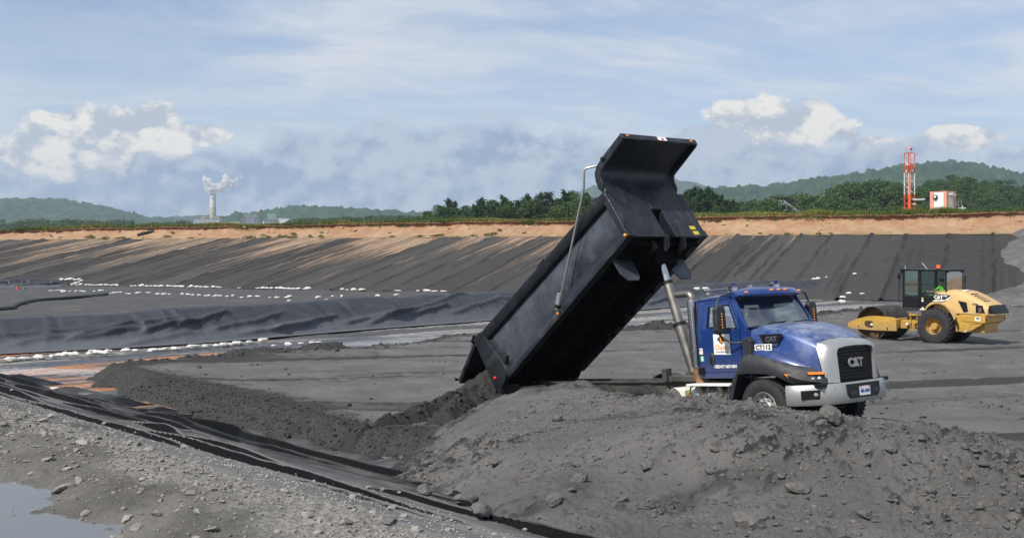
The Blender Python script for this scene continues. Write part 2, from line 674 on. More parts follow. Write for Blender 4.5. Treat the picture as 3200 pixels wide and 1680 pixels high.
MAT['cat_pale'] = pm('faded_machine_yellow', (0.58, 0.385, 0.150), 0.5, 0, 0.06, 2.0, dust=0.30, dcol=(0.58, 0.45, 0.27), low=(1.6, 1.2, 0.15))
MAT['drum'] = pm('rolled_steel_drum', (0.050, 0.045, 0.040), 0.7, 0.3, 0.5, 4, bmp=0.4, bsc=14, dust=0.3, dcol=(0.13, 0.12, 0.11))
MAT['drum_in'] = pm('rusty_drum_inside', (0.14, 0.080, 0.045), 0.8, 0.1, 0.5, 4)
MAT['skin'] = pm('skin', (0.45, 0.26, 0.18), 0.55, 0, 0.08, 20)
MAT['hivis'] = pm('hi_vis_green', (0.20, 0.75, 0.03), 0.75, 0, 0.1, 12)
MAT['denim'] = pm('dark_trousers', (0.03, 0.035, 0.06), 0.9, 0, 0.2, 20)
MAT['hair'] = pm('dark_hair', (0.02, 0.016, 0.013), 0.8, 0, 0.2, 30)
MAT['beacon'] = pm('orange_beacon', (0.95, 0.13, 0.01), 0.3, 0, 0.05, 10, coat=0.5)
# ================================================================== GROUND
EU = np.array([-0.70711, 0.70711])
EV = np.array([0.70711, 0.70711])
P0 = np.array([-0.5, 6.1])


def uv2xy(u, v):
    return P0[0] + u * EU[0] + v * EV[0], P0[1] + u * EU[1] + v * EV[1]


def xy2uv(x, y):
    return (x - P0[0]) * EU[0] + (y - P0[1]) * EU[1], (x - P0[0]) * EV[0] + (y - P0[1]) * EV[1]


def base_z(x, y):
    """berm the photographer stands on: level top, lined slope down to the pit floor"""
    _, v = xy2uv(x, y)
    s = np.where(v > 0, v, 0)
    z = 2.5 - 0.3128 * (np.sqrt(s * s + 0.09) - 0.3 * (1 - np.minimum(s, 1) * 0.9))
    return np.maximum(np.where(v > 0, z, 2.5), -0.02)


def gravel_z(x, y):
    u, v = xy2uv(x, y)
    z = 2.5 + 0.05 * np.exp(-((v + 0.45) / 0.5) ** 2) - 0.16 * sstep(v, 0.0, 0.5)
    dip = sstep(-v + 0.22 * fbm(x, y, 1.6, 4, 5, 0.6), 1.10, 1.80) * sstep(v, -5.2, -4.2)
    z = z - 0.10 * dip
    z = z + 0.022 * fbm(x, y, 1.6, 3, 2) + 0.011 * fbm(x, y, 7, 3, 3) + 0.007 * fbm(x, y, 22, 2, 4)
    return z


# ---- ash / soil materials
def ash_mat(name, dry, wet, fine=34, warm=(0.20, 0.165, 0.14)):
    m, n, b = new_mat(name)
    c = n.n.new('ShaderNodeTexCoord').outputs['Object']
    w = n.attr('wet')
    n1 = n.noise(c, 0.7, 6, 0.6)
    n2 = n.noise(c, fine, 5, 0.6)
    n4 = n.noise(c, 4.5, 5, 0.6)
    dr = n.mix(n.ss(n1, 0.35, 0.7), (*[k * 0.82 for k in dry], 1), (*[k * 1.14 for k in dry], 1))
    dr = n.mix(n.m('MULTIPLY', n.ss(n4, 0.55, 0.75), 0.22), dr, (*warm, 1))
    dr = n.mix(n.m('MULTIPLY', n.ss(n2, 0.40, 0.66), 0.28), dr, (*[k * 0.60 for k in dry], 1))
    we = n.mix(n.ss(n2, 0.35, 0.7), (*wet, 1), (*[k * 1.7 for k in wet], 1))
    f = n.m('ADD', w, n.m('MULTIPLY', n.m('SUBTRACT', n.noise(c, 2.2, 6, 0.65), 0.5), 0.7))
    n.put(b.inputs['Base Color'], n.mix(n.ss(f, 0.25, 0.75), dr, we))
    b.inputs['Roughness'].default_value = 0.92
    b.inputs['Specular IOR Level'].default_value = 0.1
    p = bump(n, b, n.noise(c, fine, 6, 0.70), 0.9, 0.03)
    bump(n, b, n.noise(c, fine * 4, 4, 0.6), 0.35, 0.006, p)
    return m


MAT['ash'] = ash_mat('dry_fly_ash', (0.153, 0.148, 0.143), (0.036, 0.035, 0.034), 34, (0.180, 0.168, 0.156))
MAT['ash_field'] = ash_mat('compacted_ash', (0.140, 0.137, 0.134), (0.040, 0.039, 0.038), 14, (0.16, 0.153, 0.147))

m, n, b = new_mat('gravel_soil')
c = n.n.new('ShaderNodeTexCoord').outputs['Object']
pale = n.attr('pale')
vor = n.n.new('ShaderNodeTexVoronoi')
n.put(vor.inputs['Vector'], c)
vor.inputs['Scale'].default_value = 34
mud = n.mix(n.ss(n.noise(c, 1.3, 6, 0.6), 0.35, 0.65), (0.082, 0.078, 0.071, 1), (0.135, 0.129, 0.118, 1))
mud = n.mix(n.m('MULTIPLY', n.ss(n.noise(c, 6, 5, 0.6), 0.5, 0.7), 0.4), mud, (0.155, 0.135, 0.112, 1))
rub = n.mix(n.ss(n.noise(c, 26, 4, 0.6), 0.35, 0.65), (0.125, 0.118, 0.105, 1), (0.255, 0.245, 0.225, 1))
f = n.m('ADD', pale, n.m('MULTIPLY', n.m('SUBTRACT', n.noise(c, 5, 6, 0.65), 0.5), 0.9))
n.put(b.inputs['Base Color'], n.mix(n.ss(f, 0.3, 0.8), mud, rub))
b.inputs['Roughness'].default_value = 0.9
b.inputs['Specular IOR Level'].default_value = 0.25
p = bump(n, b, vor.outputs['Distance'], 0.35, 0.012)
bump(n, b, n.noise(c, 70, 6, 0.7), 0.5, 0.008, p)
MAT['gravel'] = m

m, n, b = new_mat('puddle_water')
c = n.n.new('ShaderNodeTexCoord').outputs['Object']
b.inputs['Base Color'].default_value = (0.15, 0.146, 0.138, 1)
b.inputs['Roughness'].default_value = 0.05
b.inputs['IOR'].default_value = 1.33
b.inputs['Specular IOR Level'].default_value = 0.75
bump(n, b, n.noise(n.vm('MULTIPLY', c, (6, 14, 1)), 2.2, 3, 0.5), 0.05, 0.02)
MAT['water'] = m

# black smooth liner with dust lying on whatever is nearly level
m, n, b = new_mat('black_liner')
c = n.n.new('ShaderNodeTexCoord').outputs['Object']
nz = n.sep(n.n.new('ShaderNodeNewGeometry').outputs['Normal'])[2]
dustiness = n.attr('dust')
f = n.m('MULTIPLY', n.ss(nz, 0.84, 0.945), n.ss(n.m('ADD', dustiness, n.m('MULTIPLY', n.m('SUBTRACT', n.noise(c, 1.6, 6, 0.65), 0.5), 0.8)), 0.1, 1.0))
speck = n.ss(n.noise(c, 60, 3, 0.7), 0.60, 0.70)
cc = n.mix(n.m('MULTIPLY', f, 0.9), (0.004, 0.004, 0.0045, 1), (0.150, 0.148, 0.147, 1))
cc = n.mix(n.m('MULTIPLY', n.m('MULTIPLY', speck, f), 0.8), cc, (0.45, 0.44, 0.43, 1))
n.put(b.inputs['Base Color'], cc)
n.put(b.inputs['Roughness'], n.m('ADD', 0.6, n.m('MULTIPLY', f, 0.35)))
b.inputs['Specular IOR Level'].default_value = 0.08
bump(n, b, n.noise(c, 40, 4, 0.6), 0.2, 0.006)
MAT['liner'] = m


def axis(a0, a1, f0, f1, fine, coarse):
    """coordinates: fine spacing in [f0, f1], growing outside"""
    mid = list(np.arange(f0, f1, fine))
    lo, x, s = [], f0, fine
    while x > a0:
        s = min(s * 1.12, coarse)
        x -= s
        lo.append(x)
    hi, x, s = [], mid[-1], fine
    while x < a1:
        s = min(s * 1.12, coarse)
        x += s
        hi.append(x)
    return np.array(lo[::-1] + mid + hi)


# ---- gravel berm top
ua = axis(-14, 26, -0.6, 9.0, 0.022, 0.5)
va = axis(-9, 0.45, -2.4, 0.42, 0.020, 0.5)
U, V = np.meshgrid(ua, va, indexing='ij')
X, Y = uv2xy(U, V)
Z = gravel_z(X, Y)
paleA = sstep(V + 0.25 * fbm(X, Y, 1.1, 3, 9), -1.0, -0.25)
me = grid_mesh('gravel_berm', np.stack([X, Y, Z], -1), {'pale': paleA})
link('gravel_path', me, MAT['gravel'], kind='structure')

# ---- puddle
ub, vb = np.arange(-1.5, 6.5, 0.25), np.arange(-5.0, -0.9, 0.25)
U, V = np.meshgrid(ub, vb, indexing='ij')
X, Y = uv2xy(U, V)
link('puddle', grid_mesh('puddle', np.stack([X, Y, X * 0 + 2.462], -1)), MAT['water'], kind='structure')

# ---- black liner on the berm slope, thrown into long folds
ua = axis(-12, 32, -2.0, 15.0, 0.07, 0.25)
va = np.concatenate([np.arange(-0.16, 8.9, 0.021)])
U, V = np.meshgrid(ua, va, indexing='ij')
X, Y = uv2xy(U, V)
Z = base_z(X, Y) + 0.035


def saw(tt, a=0.13):
    return np.where(tt < 0, 0, np.where(tt < a, sstep(tt, 0, a), np.where(tt < 1, (1 - (tt - a) / (1 - a)) ** 1.6, 0)))


folds = [  # v0, slope dv/du, wander, height, width, u range, seed
    (0.42, 0.012, 0.10, 0.075, 0.55, (-1.2, 3.6), 1), (0.55, 0.000, 0.10, 0.070, 0.55, (3.0, 20), 2),
    (1.00, 0.010, 0.16, 0.105, 0.9, (-6, 6.5), 3), (1.35, 0.000, 0.16, 0.080, 0.9, (5.0, 30), 4),
    (2.05, 0.015, 0.22, 0.120, 1.2, (-6, 9.5), 5), (2.65, 0.005, 0.20, 0.085, 1.1, (7, 30), 6),
    (3.45, 0.010, 0.28, 0.115, 1.4, (-6, 30), 7), (4.9, 0.00, 0.30, 0.140, 1.6, (-6, 16), 8),
    (5.6, -0.01, 0.25, 0.090, 1.6, (12, 30), 9), (6.7, 0.0, 0.30, 0.150, 1.5, (-6, 30), 10)]
for v0, dv, wn, hh, wd, (ulo, uhi), sd in folds:
    vc = v0 + dv * U + wn * fbm(U, U * 0 + sd * 3.7, 0.42, 3, sd)
    am = hh * sstep(U, ulo, ulo + 1.6) * (1 - sstep(U, uhi - 1.6, uhi)) * (0.75 + 0.5 * fbm(U, U * 0 + sd * 1.3, 0.35, 2, sd + 40))
    Z = Z + (0.66 + 0.62 * sstep(U, 0.5, 8)) * np.maximum(am, 0) * saw((V - vc) / wd, 0.08)
Z = Z + 0.012 * fbm(U * 0.35, V, 2.2, 3, 61) * sstep(V, 0.0, 0.5) + 0.004 * fbm(U, V, 6, 2, 62)
Z = np.where(V < 0.12, np.minimum(Z, gravel_z(X, Y) - 0.03 + sstep(V, -0.12, 0.12) * 0.06), Z)
dustA = 0.82 - 0.45 * sstep(V, 1.0, 5.0) + 0.25 * fbm(U * 0.4, V, 0.8, 3, 63)
me = grid_mesh('liner', np.stack([X, Y, Z], -1), {'dust': dustA})
link('liner_sheet', me, MAT['liner'], label='dusty black plastic liner lying in long folds beside the gravel path', cat='plastic liner')
LINER = (ua, va, Z)


def liner_z(u, v):
    i = np.clip(np.searchsorted(ua, u), 0, len(ua) - 1)
    j = np.clip(np.searchsorted(va, v), 0, len(va) - 1)
    return LINER[2][i, j]


# ---- pit floor
BERM = [(-34, 33.5), (-27, 37.6), (-20.9, 41.9), (-14.6, 46.6), (-8.5, 54.2), (0.3, 64.0), (9.0, 73.5), (17.5, 83.5), (25.5, 90.5), (31.0, 94.5)]


def spline(pts, n):
    pts = np.array(pts, float)
    q = np.vstack([2 * pts[0] - pts[1], pts, 2 * pts[-1] - pts[-2]])
    o = []
    for i in range(1, len(q) - 2):
        tt = np.linspace(0, 1, 24, endpoint=False)[:, None]
        a, b_, c_, d_ = q[i - 1], q[i], q[i + 1], q[i + 2]
        o.append(0.5 * (2 * b_ + (c_ - a) * tt + (2 * a - 5 * b_ + 4 * c_ - d_) * tt ** 2 + (3 * b_ - a - 3 * c_ + d_) * tt ** 3))
    o = np.vstack(o + [pts[-1:]])
    L = np.concatenate([[0], np.cumsum(np.linalg.norm(np.diff(o, axis=0), axis=1))])
    s = np.linspace(0, L[-1], n)
    return np.stack([np.interp(s, L, o[:, k]) for k in range(o.shape[1])], -1), s


def seg_dist(x, y, poly, closed=True):
    """signed distance to a polygon (inside positive), or distance to an open line"""
    best = np.full(x.shape, 1e9)
    ins = np.zeros(x.shape, bool)
    m_ = len(poly)
    for i in range(m_ if closed else m_ - 1):
        (ax, ay), (bx_, by) = poly[i], poly[(i + 1) % m_]
        ex, ey = bx_ - ax, by - ay
        tt = np.clip(((x - ax) * ex + (y - ay) * ey) / (ex * ex + ey * ey), 0, 1)
        best = np.minimum(best, np.hypot(x - ax - tt * ex, y - ay - tt * ey))
        if closed:
            cr = ((ay > y) != (by > y)) & (x < (bx_ - ax) * (y - ay) / (by - ay + 1e-12) + ax)
            ins ^= cr
    return np.where(ins, best, -best) if closed else best


def fan(d0, d1, nd, p0, p1, npx, pw=1.0):
    """sheet laid out finer near the viewer"""
    dd = 1 / np.linspace(1 / d0 ** pw, 1 / d1 ** pw, nd)
    dd = dd ** (1 / pw)
    tt = (np.linspace(p0, p1, npx) - 1600) / 3200
    D, T = np.meshgrid(dd, tt, indexing='ij')
    return D * T, D


X, Y = fan(14, 138, 420, -1100, 3900, 420, 0.8)
behind = seg_dist(X, Y, [(p[0], p[1]) for p in BERM] + [(60, 100), (60, 300), (-400, 300), (-400, 20)])
geo = sstep(behind, 0.3, 1.2)
ang = np.arctan2(Y, X)
sx, sy = X * 0.75 + Y * 0.66, -X * 0.66 + Y * 0.75          # along / across the berm
st = fbm(sx * 0.16, sy, 0.55, 5, 71)
st2 = fbm(sx * 0.12, sy, 0.9, 5, 72)
clayA = sstep(st + 1.0 * sstep(-X - 0.30 * Y + 6.0, 0, 6) - 0.60, 0.02, 0.16) * (1 - geo) * sstep(-X, -8, 0)
siltA = sstep(st2 + 0.05, 0.05, 0.35) * (1 - geo)
gp = np.exp(-(((X + 17.5) / 4.6) ** 2 + ((Y - 35.8) / 1.5) ** 2)) + 0.25 * fbm(X, Y, 0.6, 3, 73)
gravA = sstep(gp, 0.38, 0.5)
Z = 0.02 * fbm(X, Y, 0.5, 4, 74) + 0.02 * fbm(sx * 0.2, sy, 1.5, 4, 79) * (1 - geo) + geo * (0.05 * fbm(sx * 0.25, sy, 0.8, 3, 75) + 0.03)
wetA = sstep(fbm(sx * 0.2, sy, 0.5, 4, 76), 0.0, 0.5)
me = grid_mesh('pit_floor', np.stack([X, Y, Z], -1), {'clay': clayA, 'silt': siltA, 'geo': geo, 'grav': gravA, 'wetf': wetA, 'ax': sx, 'ay': sy})
m, n, b = new_mat('pit_floor_mud')
c = n.n.new('ShaderNodeTexCoord').outputs['Object']
n2 = n.noise(c, 3.0, 6, 0.65)
mud = n.mix(n.ss(n2, 0.35, 0.65), (0.040, 0.041, 0.043, 1), (0.105, 0.103, 0.100, 1))
mud = n.mix(n.m('MULTIPLY', n.attr('silt'), n.ss(n2, 0.25, 0.6)), mud, (0.30, 0.29, 0.265, 1))
lines = n.noise(n.xyz(n.m('MULTIPLY', n.attr('ax'), 0.10), n.m('MULTIPLY', n.attr('ay'), 0.9), 0.0), 1.6, 8, 0.68)
mud = n.mix(n.m('MULTIPLY', n.ss(lines, 0.50, 0.40), 0.85), mud, (0.038, 0.039, 0.042, 1))
mud = n.mix(n.m('MULTIPLY', n.ss(lines, 0.57, 0.66), 0.6), mud, (0.24, 0.175, 0.125, 1))
mud = n.mix(n.m('MULTIPLY', n.attr('clay'), n.ss(lines, 0.42, 0.50)), mud, n.mix(n.ss(n2, 0.3, 0.7), (0.31, 0.115, 0.045, 1), (0.44, 0.20, 0.085, 1)))
mud = n.mix(n.m('MULTIPLY', n.attr('grav'), n.ss(n.m('ADD', n.noise(c, 7, 5, 0.75), n.m('SUBTRACT', lines, 0.5)), 0.40, 0.62)), mud, (0.38, 0.375, 0.37, 1))
gcol = n.mix(n.ss(n.noise(n.vm('MULTIPLY', c, (0.35, 1.3, 1)), 1.4, 6, 0.65), 0.35, 0.65), (0.040, 0.039, 0.039, 1), (0.078, 0.074, 0.072, 1))
gcol = n.mix(n.m('MULTIPLY', n.ss(n.noise(n.vm('MULTIPLY', c, (0.12, 1.0, 1)), 0.9, 5, 0.6), 0.58, 0.70), 0.55), gcol, (0.24, 0.165, 0.11, 1))
n.put(b.inputs['Base Color'], n.mix(n.attr('geo'), mud, gcol))
wet = n.m('MULTIPLY', n.attr('wetf'), n.m('SUBTRACT', 1.0, n.attr('geo')))
n.put(b.inputs['Roughness'], n.m('SUBTRACT', 0.85, n.m('MULTIPLY', wet, 0.5)))
bump(n, b, n.noise(c, 5, 6, 0.65), 0.4, 0.05)
link('pit_floor', me, m, kind='structure')

# ---- ash layer being spread over the floor
ASH = [(-14.2, 33.4), (-12.2, 30.2), (-10.2, 27.7), (-7, 24.4), (-2.5, 19.8), (1, 16.2), (3, 8), (20, 4), (60, 10), (70, 60), (52, 76), (38, 76), (34.7, 73.7), (23.7, 69), (20.2, 66.6), (8.5, 53.3),
       (5.3, 51.9), (-1.9, 50.7), (-5, 44.6), (-8.5, 41.7), (-11.5, 38.6), (-13.8, 35.2)]
TR = dict(T=Vector((5.711, 19.645, 0.761)), yaw=-0.943, pit=0.103, rol=0.002)


def ash_z(x, y):
    sd = seg_dist(x, y, ASH) + 0.35 * fbm(x, y, 0.7, 4, 81)
    _, v = xy2uv(x, y)
    front = np.exp(-((v - 9.7) / 2.2) ** 2)
    z = -0.45 + (0.76 + 0.16 * front) * sstep(sd, -0.5, 1.5)
    fx, fy = math.cos(TR['yaw']), math.sin(TR['yaw'])
    xl = (x - TR['T'].x) * fx + (y - TR['T'].y) * fy
    yl = -(x - TR['T'].x) * fy + (y - TR['T'].y) * fx
    pl = 0.761 + 0.103 * np.clip(xl, -4.6, 1.2)
    w = np.exp(-np.maximum(np.abs(yl) - 2.2, 0) ** 2 / 18) * np.exp(-np.maximum(xl - 2.0, 0) ** 2 / 30) * np.exp(-np.maximum(-9.0 - xl, 0) ** 2 / 2)
    z = z + (pl - 0.02 - z) * w * sstep(sd, 0, 2)
    back = seg_dist(x, y, ASH[10:], False)
    near_truck = 1 - w
    lump = np.exp(-(back / 1.1) ** 2) * (0.20 + 0.42 * sstep(fbm(x, y, 0.28, 3, 82), 0.0, 0.7))
    rough = np.exp(-(back / 1.6) ** 2) + 0.9 * front * sstep(-sd, -3.2, -1.0)
    rough = np.clip(rough, 0, 1)
    z = z + lump + rough * (0.07 * fbm(x, y, 1.6, 4, 83, 0.6) + 0.05 * np.abs(fbm(x, y, 5, 3, 84)))
    # wheel and drum tracks
    a1 = -0.28
    xr, yr = x * math.cos(a1) - y * math.sin(a1), x * math.sin(a1) + y * math.cos(a1)
    z = z + near_truck * (1 - rough) * (0.035 * fbm(xr * 0.06, yr, 1.1, 4, 85, 0.6) + 0.016 * fbm(x, y, 3, 4, 86, 0.6))
    rut = sstep(fbm(xr * 0.035, yr + 0.4 * np.sin(xr * 0.11), 0.55, 2, 87), 0.42, 0.62)
    wet = np.clip(rough * 1.25 + lump * 1.3, 0, 1) + 0.55 * rut * (1 - rough) + 0.38 * sstep(fbm(xr * 0.07, yr, 0.75, 5, 88, 0.6), 0.2, 0.8) + 0.30 * sstep(fbm(xr * 0.018, yr + 0.3 * np.sin(xr * 0.07), 2.3, 3, 89, 0.6), 0.15, 0.7)
    scarp = sstep(-sd, -2.6, -0.6) * front
    return z - 0.03 * rut * (1 - rough), np.clip(np.maximum(wet, scarp), 0, 1)


X, Y = fan(12, 80, 470, -250, 3500, 470, 0.9)
Z, wet = ash_z(X, Y)
link('ash_field', grid_mesh('ash_field', np.stack([X, Y, Z], -1), {'wet': wet}), MAT['ash_field'], kind='structure')

# ---- ash mound in front of the truck
ctl = []


def cp(px, py, D, dz=0.0, off=(0, 0)):
    p = at(px, py, D)
    ctl.append((p.x + off[0], p.y + off[1], p.z + dz))


crest = [(1560, 1240, 23.8), (1632, 1218, 23.6), (1713, 1212, 23), (1772, 1200, 22.6), (1861, 1203, 22), (1925, 1225, 21.5), (2000, 1230, 20.9), (2079, 1229, 20.3), (2152, 1241, 19.8), (2281, 1252, 19),
         (2389, 1263, 18.2), (2479, 1268, 17.7), (2600, 1284, 17), (2700, 1300, 16.5), (2800, 1312, 16), (2910, 1345, 15), (2960, 1340, 14.6), (3050, 1352, 14), (3120, 1385, 13.5), (3200, 1402, 13), (3420, 1440, 12.5)]
for q in crest:
    cp(*q)
    cp(*q, dz=-0.42, off=(0.25, 0.55))
    cp(*q, dz=-1.3, off=(0.8, 1.7))
for q in [(1650, 1300, 18.5), (1798, 1330, 15), (1974, 1347, 12.8), (2151, 1382, 11.6), (2288, 1373, 11.2), (2445, 1397, 10.8), (2600, 1390, 10.8), (2750, 1395, 10.6), (2900, 1402, 10.6), (3050, 1425, 10.4), (3250, 1460, 10),
          (2000, 1300, 16.5), (2300, 1312, 14.6), (2600, 1325, 13.9), (2850, 1360, 12.8), (1450, 1480, 14.5), (1600, 1520, 11.8), (1850, 1600, 10.2), (2000, 1680, 9.6), (2300, 1680, 9.3), (2700, 1680, 9.0), (3200, 1680, 9.0),
          (1900, 1470, 11.9), (2150, 1520, 10.9), (2450, 1520, 10.3), (2900, 1520, 10.0), (3300, 1560, 9.4), (1300, 1410, 20), (1400, 1340, 21.5), (1480, 1282, 22.5), (1560, 1330, 18.8), (1480, 1400, 17)]:
    cp(*q)
ctl += [(-2.5, 19.4, 0.02), (-1.25, 14.15, 0.9), (-0.2, 12, 1.15), (0.41, 9.4, 1.58), (-3.4, 18.7, -0.45), (-2.3, 13.5, 0.35), (-1.2, 11.4, 0.78), (-0.6, 9.0, 1.2), (0.3, 7.4, 1.35), (2.6, 6.6, 1.0), (6, 6.3, 0.55), (12, 6.3, 0.4),
        (-3.3, 21.0, -0.55), (-3.0, 23.3, -0.5), (-1.7, 24.8, -0.3), (14, 10, 1.4), (10, 8, 1.3)]
ctl = np.array(ctl)


def tps_fit(P, lam=0.003):
    n_ = len(P)
    d_ = np.hypot(P[:, None, 0] - P[None, :, 0], P[:, None, 1] - P[None, :, 1])
    Kk = np.where(d_ > 0, d_ ** 2 * np.log(d_ + 1e-9), 0) + lam * n_ * np.eye(n_) * 0.1
    Q = np.hstack([np.ones((n_, 1)), P[:, :2]])
    A_ = np.vstack([np.hstack([Kk, Q]), np.hstack([Q.T, np.zeros((3, 3))])])
    return np.linalg.solve(A_, np.concatenate([P[:, 2], np.zeros(3)]))


TPS = None


def mound_smooth(x, y):
    sh = x.shape
    xf, yf = x.reshape(-1), y.reshape(-1)
    o = TPS[-3] + TPS[-2] * xf + TPS[-1] * yf
    for i, p in enumerate(ctl):
        r2 = (xf - p[0]) ** 2 + (yf - p[1]) ** 2
        o = o + TPS[i] * 0.5 * r2 * np.log(r2 + 1e-12)
    return o.reshape(sh)


SHELF = [(p_.x, p_.y) for p_ in (at(1700, 1300, 17.6), at(1850, 1322, 15.6), at(2050, 1335, 14.0), at(2250, 1345, 13.0), at(2450, 1350, 12.5), at(2650, 1352, 12.3))]


def mound_z(x, y):
    z = mound_smooth(x, y)
    shelf = np.exp(-(seg_dist(x, y, SHELF, False) / 0.95) ** 4)
    br = (0.4 + 0.6 * sstep(fbm(x, y, 0.35, 3, 90), -0.35, 0.35)) * (1 - 0.85 * shelf)         # smooth slides beside broken ground
    dn = np.abs(fbm(x, y, 2.1, 4, 91, 0.55))
    z = z + 0.045 * fbm(x, y, 0.9, 3, 92) + br * (0.11 * dn - 0.035)
    cl = fbm(x, y, 7.5, 3, 93, 0.6)
    z = z + br * (0.042 * np.maximum(cl, 0) - 0.030 * np.maximum(-cl - 0.35, 0) + 0.026 * np.abs(fbm(x, y, 17, 2, 94))) + 0.006 * fbm(x, y, 36, 2, 97)
    # runnels down the face
    xr, yr = x * 0.8 - y * 0.6, x * 0.6 + y * 0.8
    z = z + 0.02 * fbm(xr * 1.7, yr * 0.45, 1.3, 3, 95)
    wet = 0.12 + 0.5 * sstep(cl + 0.5 * dn, 0.5, 1.1) * br + 0.16 * shelf + 0.30 * sstep(fbm(x, y, 0.5, 4, 98), 0.1, 0.8) + 0.14 * sstep(fbm(xr * 1.6, yr * 0.22, 0.9, 4, 96), 0.15, 0.8)
    _, v = xy2uv(x, y)
    return z, wet


for _it in range(5):                       # settle the crest so that it stands as high as intended
    TPS = tps_fit(ctl)
    for i, (px, py, Dc) in enumerate(crest):
        dd_ = np.linspace(8.5, Dc + 1.0, 120)
        now = []
        for dp in (-24, -8, 8, 24):
            xx_ = (px + dp - 1600) / 3200 * dd_
            zz_, _w = mound_z(xx_, dd_)
            now.append((785 + 3200 * (CAM_Z - zz_) / dd_).min())
        dz_ = -(py - np.mean(now)) * Dc / 3200
        ctl[3 * i:3 * i + 3, 2] += np.clip(dz_, -0.25, 0.25)
X, Y = fan(7.0, 26.5, 820, 1000, 3650, 640, 0.7)
Z, wet = mound_z(X, Y)
left = sstep(-(X + 0.35 * (Y - 19)), 0.6, 2.2)          # fresh, dark end by the embankment
wet = np.clip(wet + 0.5 * left * sstep(Y, 15, 19), 0, 1)
link('ash_mound', grid_mesh('ash_mound', np.stack([X, Y, Z], -1), {'wet': wet}), MAT['ash'], kind='structure')


def ground_z(x, y):
    """top of whatever lies here: gravel, liner, ash"""
    x, y = np.asarray(x, float), np.asarray(y, float)
    u, v = xy2uv(x, y)
    z = np.where(v < 0.1, gravel_z(x, y), liner_z(u, np.clip(v, 0, 8.8)))
    za, _ = ash_z(x, y)
    zm, _ = mound_z(x, y)
    zm = np.where((y > 7) & (y < 26.5), zm, -9)
    return np.maximum(np.maximum(z, za), zm)


# ---- dark ash just tipped out of the bed
X, Y = np.meshgrid(np.linspace(-5.2, 2.2, 170), np.linspace(20.6, 29.5, 210), indexing='ij')


def seg_h(x, y, a, b):
    ex, ey = b[0] - a[0], b[1] - a[1]
    tt = np.clip(((x - a[0]) * ex + (y - a[1]) * ey) / (ex * ex + ey * ey), 0, 1)
    r = np.hypot(x - a[0] - tt * ex, y - a[1] - tt * ey)
    return a[2] + tt * (b[2] - a[2]) - 0.66 * r


Zp = np.maximum(seg_h(X, Y, (-0.55, 26.6, 1.12), (0.1, 27.3, 1.15)), seg_h(X, Y, (-0.7, 26.3, 0.86), (-2.15, 24.1, 0.60)))
Zp = np.maximum(Zp, seg_h(X, Y, (-1.3, 25.3, 0.72), (-1.5, 23.4, 0.60)))
Zp = np.maximum(Zp, seg_h(X, Y, (-2.1, 24.2, 0.62), (-3.3, 21.9, 0.42)))
Zp = Zp + 0.10 * np.abs(fbm(X, Y, 1.8, 4, 101, 0.6)) + 0.06 * fbm(X, Y, 4.5, 3, 102) - 0.05
link('ash_heap', grid_mesh('ash_heap', np.stack([X, Y, Zp], -1), {'wet': X * 0 + 1}), MAT['ash'], label='dark damp ash heap sliding from the open tailgate', cat='ash heap')


# ------------------------------------------------------------------ stones and clods
def rock_mesh(name, seed, sub=2, flat=0.65, rough=0.28, cut=(0.24, 0.44)):
    r_ = np.random.default_rng(seed)
    bm = bmesh.new()
    bmesh.ops.create_icosphere(bm, subdivisions=sub, radius=0.5)
    cuts = [(Vector(r_.normal(size=3)).normalized(), r_.uniform(*cut)) for _ in range(9)]
    lob = [(Vector(r_.normal(size=3)).normalized(), r_.uniform(-0.22, 0.22)) for _ in range(10)]
    for q in bm.verts:
        for d_, h_ in cuts:
            k_ = q.co.dot(d_)
            if k_ > h_:
                q.co -= d_ * (k_ - h_)
        if cut[0] > 0.3:
            dn_ = q.co.normalized()
            q.co *= 1 + sum(a_ * max(0, dn_.dot(d_)) ** 4 for d_, a_ in lob)
        q.co *= 1 + rough * 0.25 * r_.normal()
        q.co.z *= flat
        q.co.x *= 1.15
    me_ = bpy.data.meshes.new(name)
    bm.to_mesh(me_)
    bm.free()
    smooth(me_, 30)
    return me_


MAT['stone'] = pm('grey_stone', (0.215, 0.203, 0.180), 0.9, 0, 0.3, 7, bmp=0.5, bsc=30, dust=0.2, dcol=(0.30, 0.29, 0.265), spec=0.2)
MAT['stone2'] = pm('pale_stone', (0.30, 0.288, 0.262), 0.9, 0, 0.25, 9, bmp=0.5, bsc=30, spec=0.2)
MAT['clod'] = pm('ash_clod', (0.125, 0.120, 0.114), 0.95, 0, 0.25, 6, bmp=0.6, bsc=22, spec=0.15)
MAT['clod_dark'] = pm('damp_ash_clod', (0.050, 0.048, 0.046), 0.95, 0, 0.35, 6, bmp=0.6, bsc=22, spec=0.15)


def scatter_merge(name, protos, pts, sizes, mat, parent=None, **k):
    """many small pieces joined into one mesh"""
    pv = []
    for me_ in protos:
        vv = np.empty(len(me_.vertices) * 3)
        me_.vertices.foreach_get('co', vv)
        ff = np.empty(len(me_.polygons) * 3, np.int32)
        me_.polygons.foreach_get('vertices', ff)
        pv.append((vv.reshape(-1, 3), ff.reshape(-1, 3)))
    VV, FF, off = [], [], 0
    r_ = np.random.default_rng(len(pts) + 5)
    for (x, y, z), s in zip(pts, sizes):
        vv, ff = pv[r_.integers(len(pv))]
        q = Euler((r_.uniform(-.5, .5), r_.uniform(-.5, .5), r_.uniform(0, 6.28))).to_matrix()
        w = (vv @ np.array(q).T) * s * r_.uniform(0.75, 1.25, 3) + (x, y, z)
        VV.append(w)
        FF.append(ff + off)
        off += len(vv)
    me_ = bpy.data.meshes.new(name)
    fill(me_, np.vstack(VV), np.vstack(FF))
    smooth(me_, 40)
    return link(name, me_, mat, parent, **k)


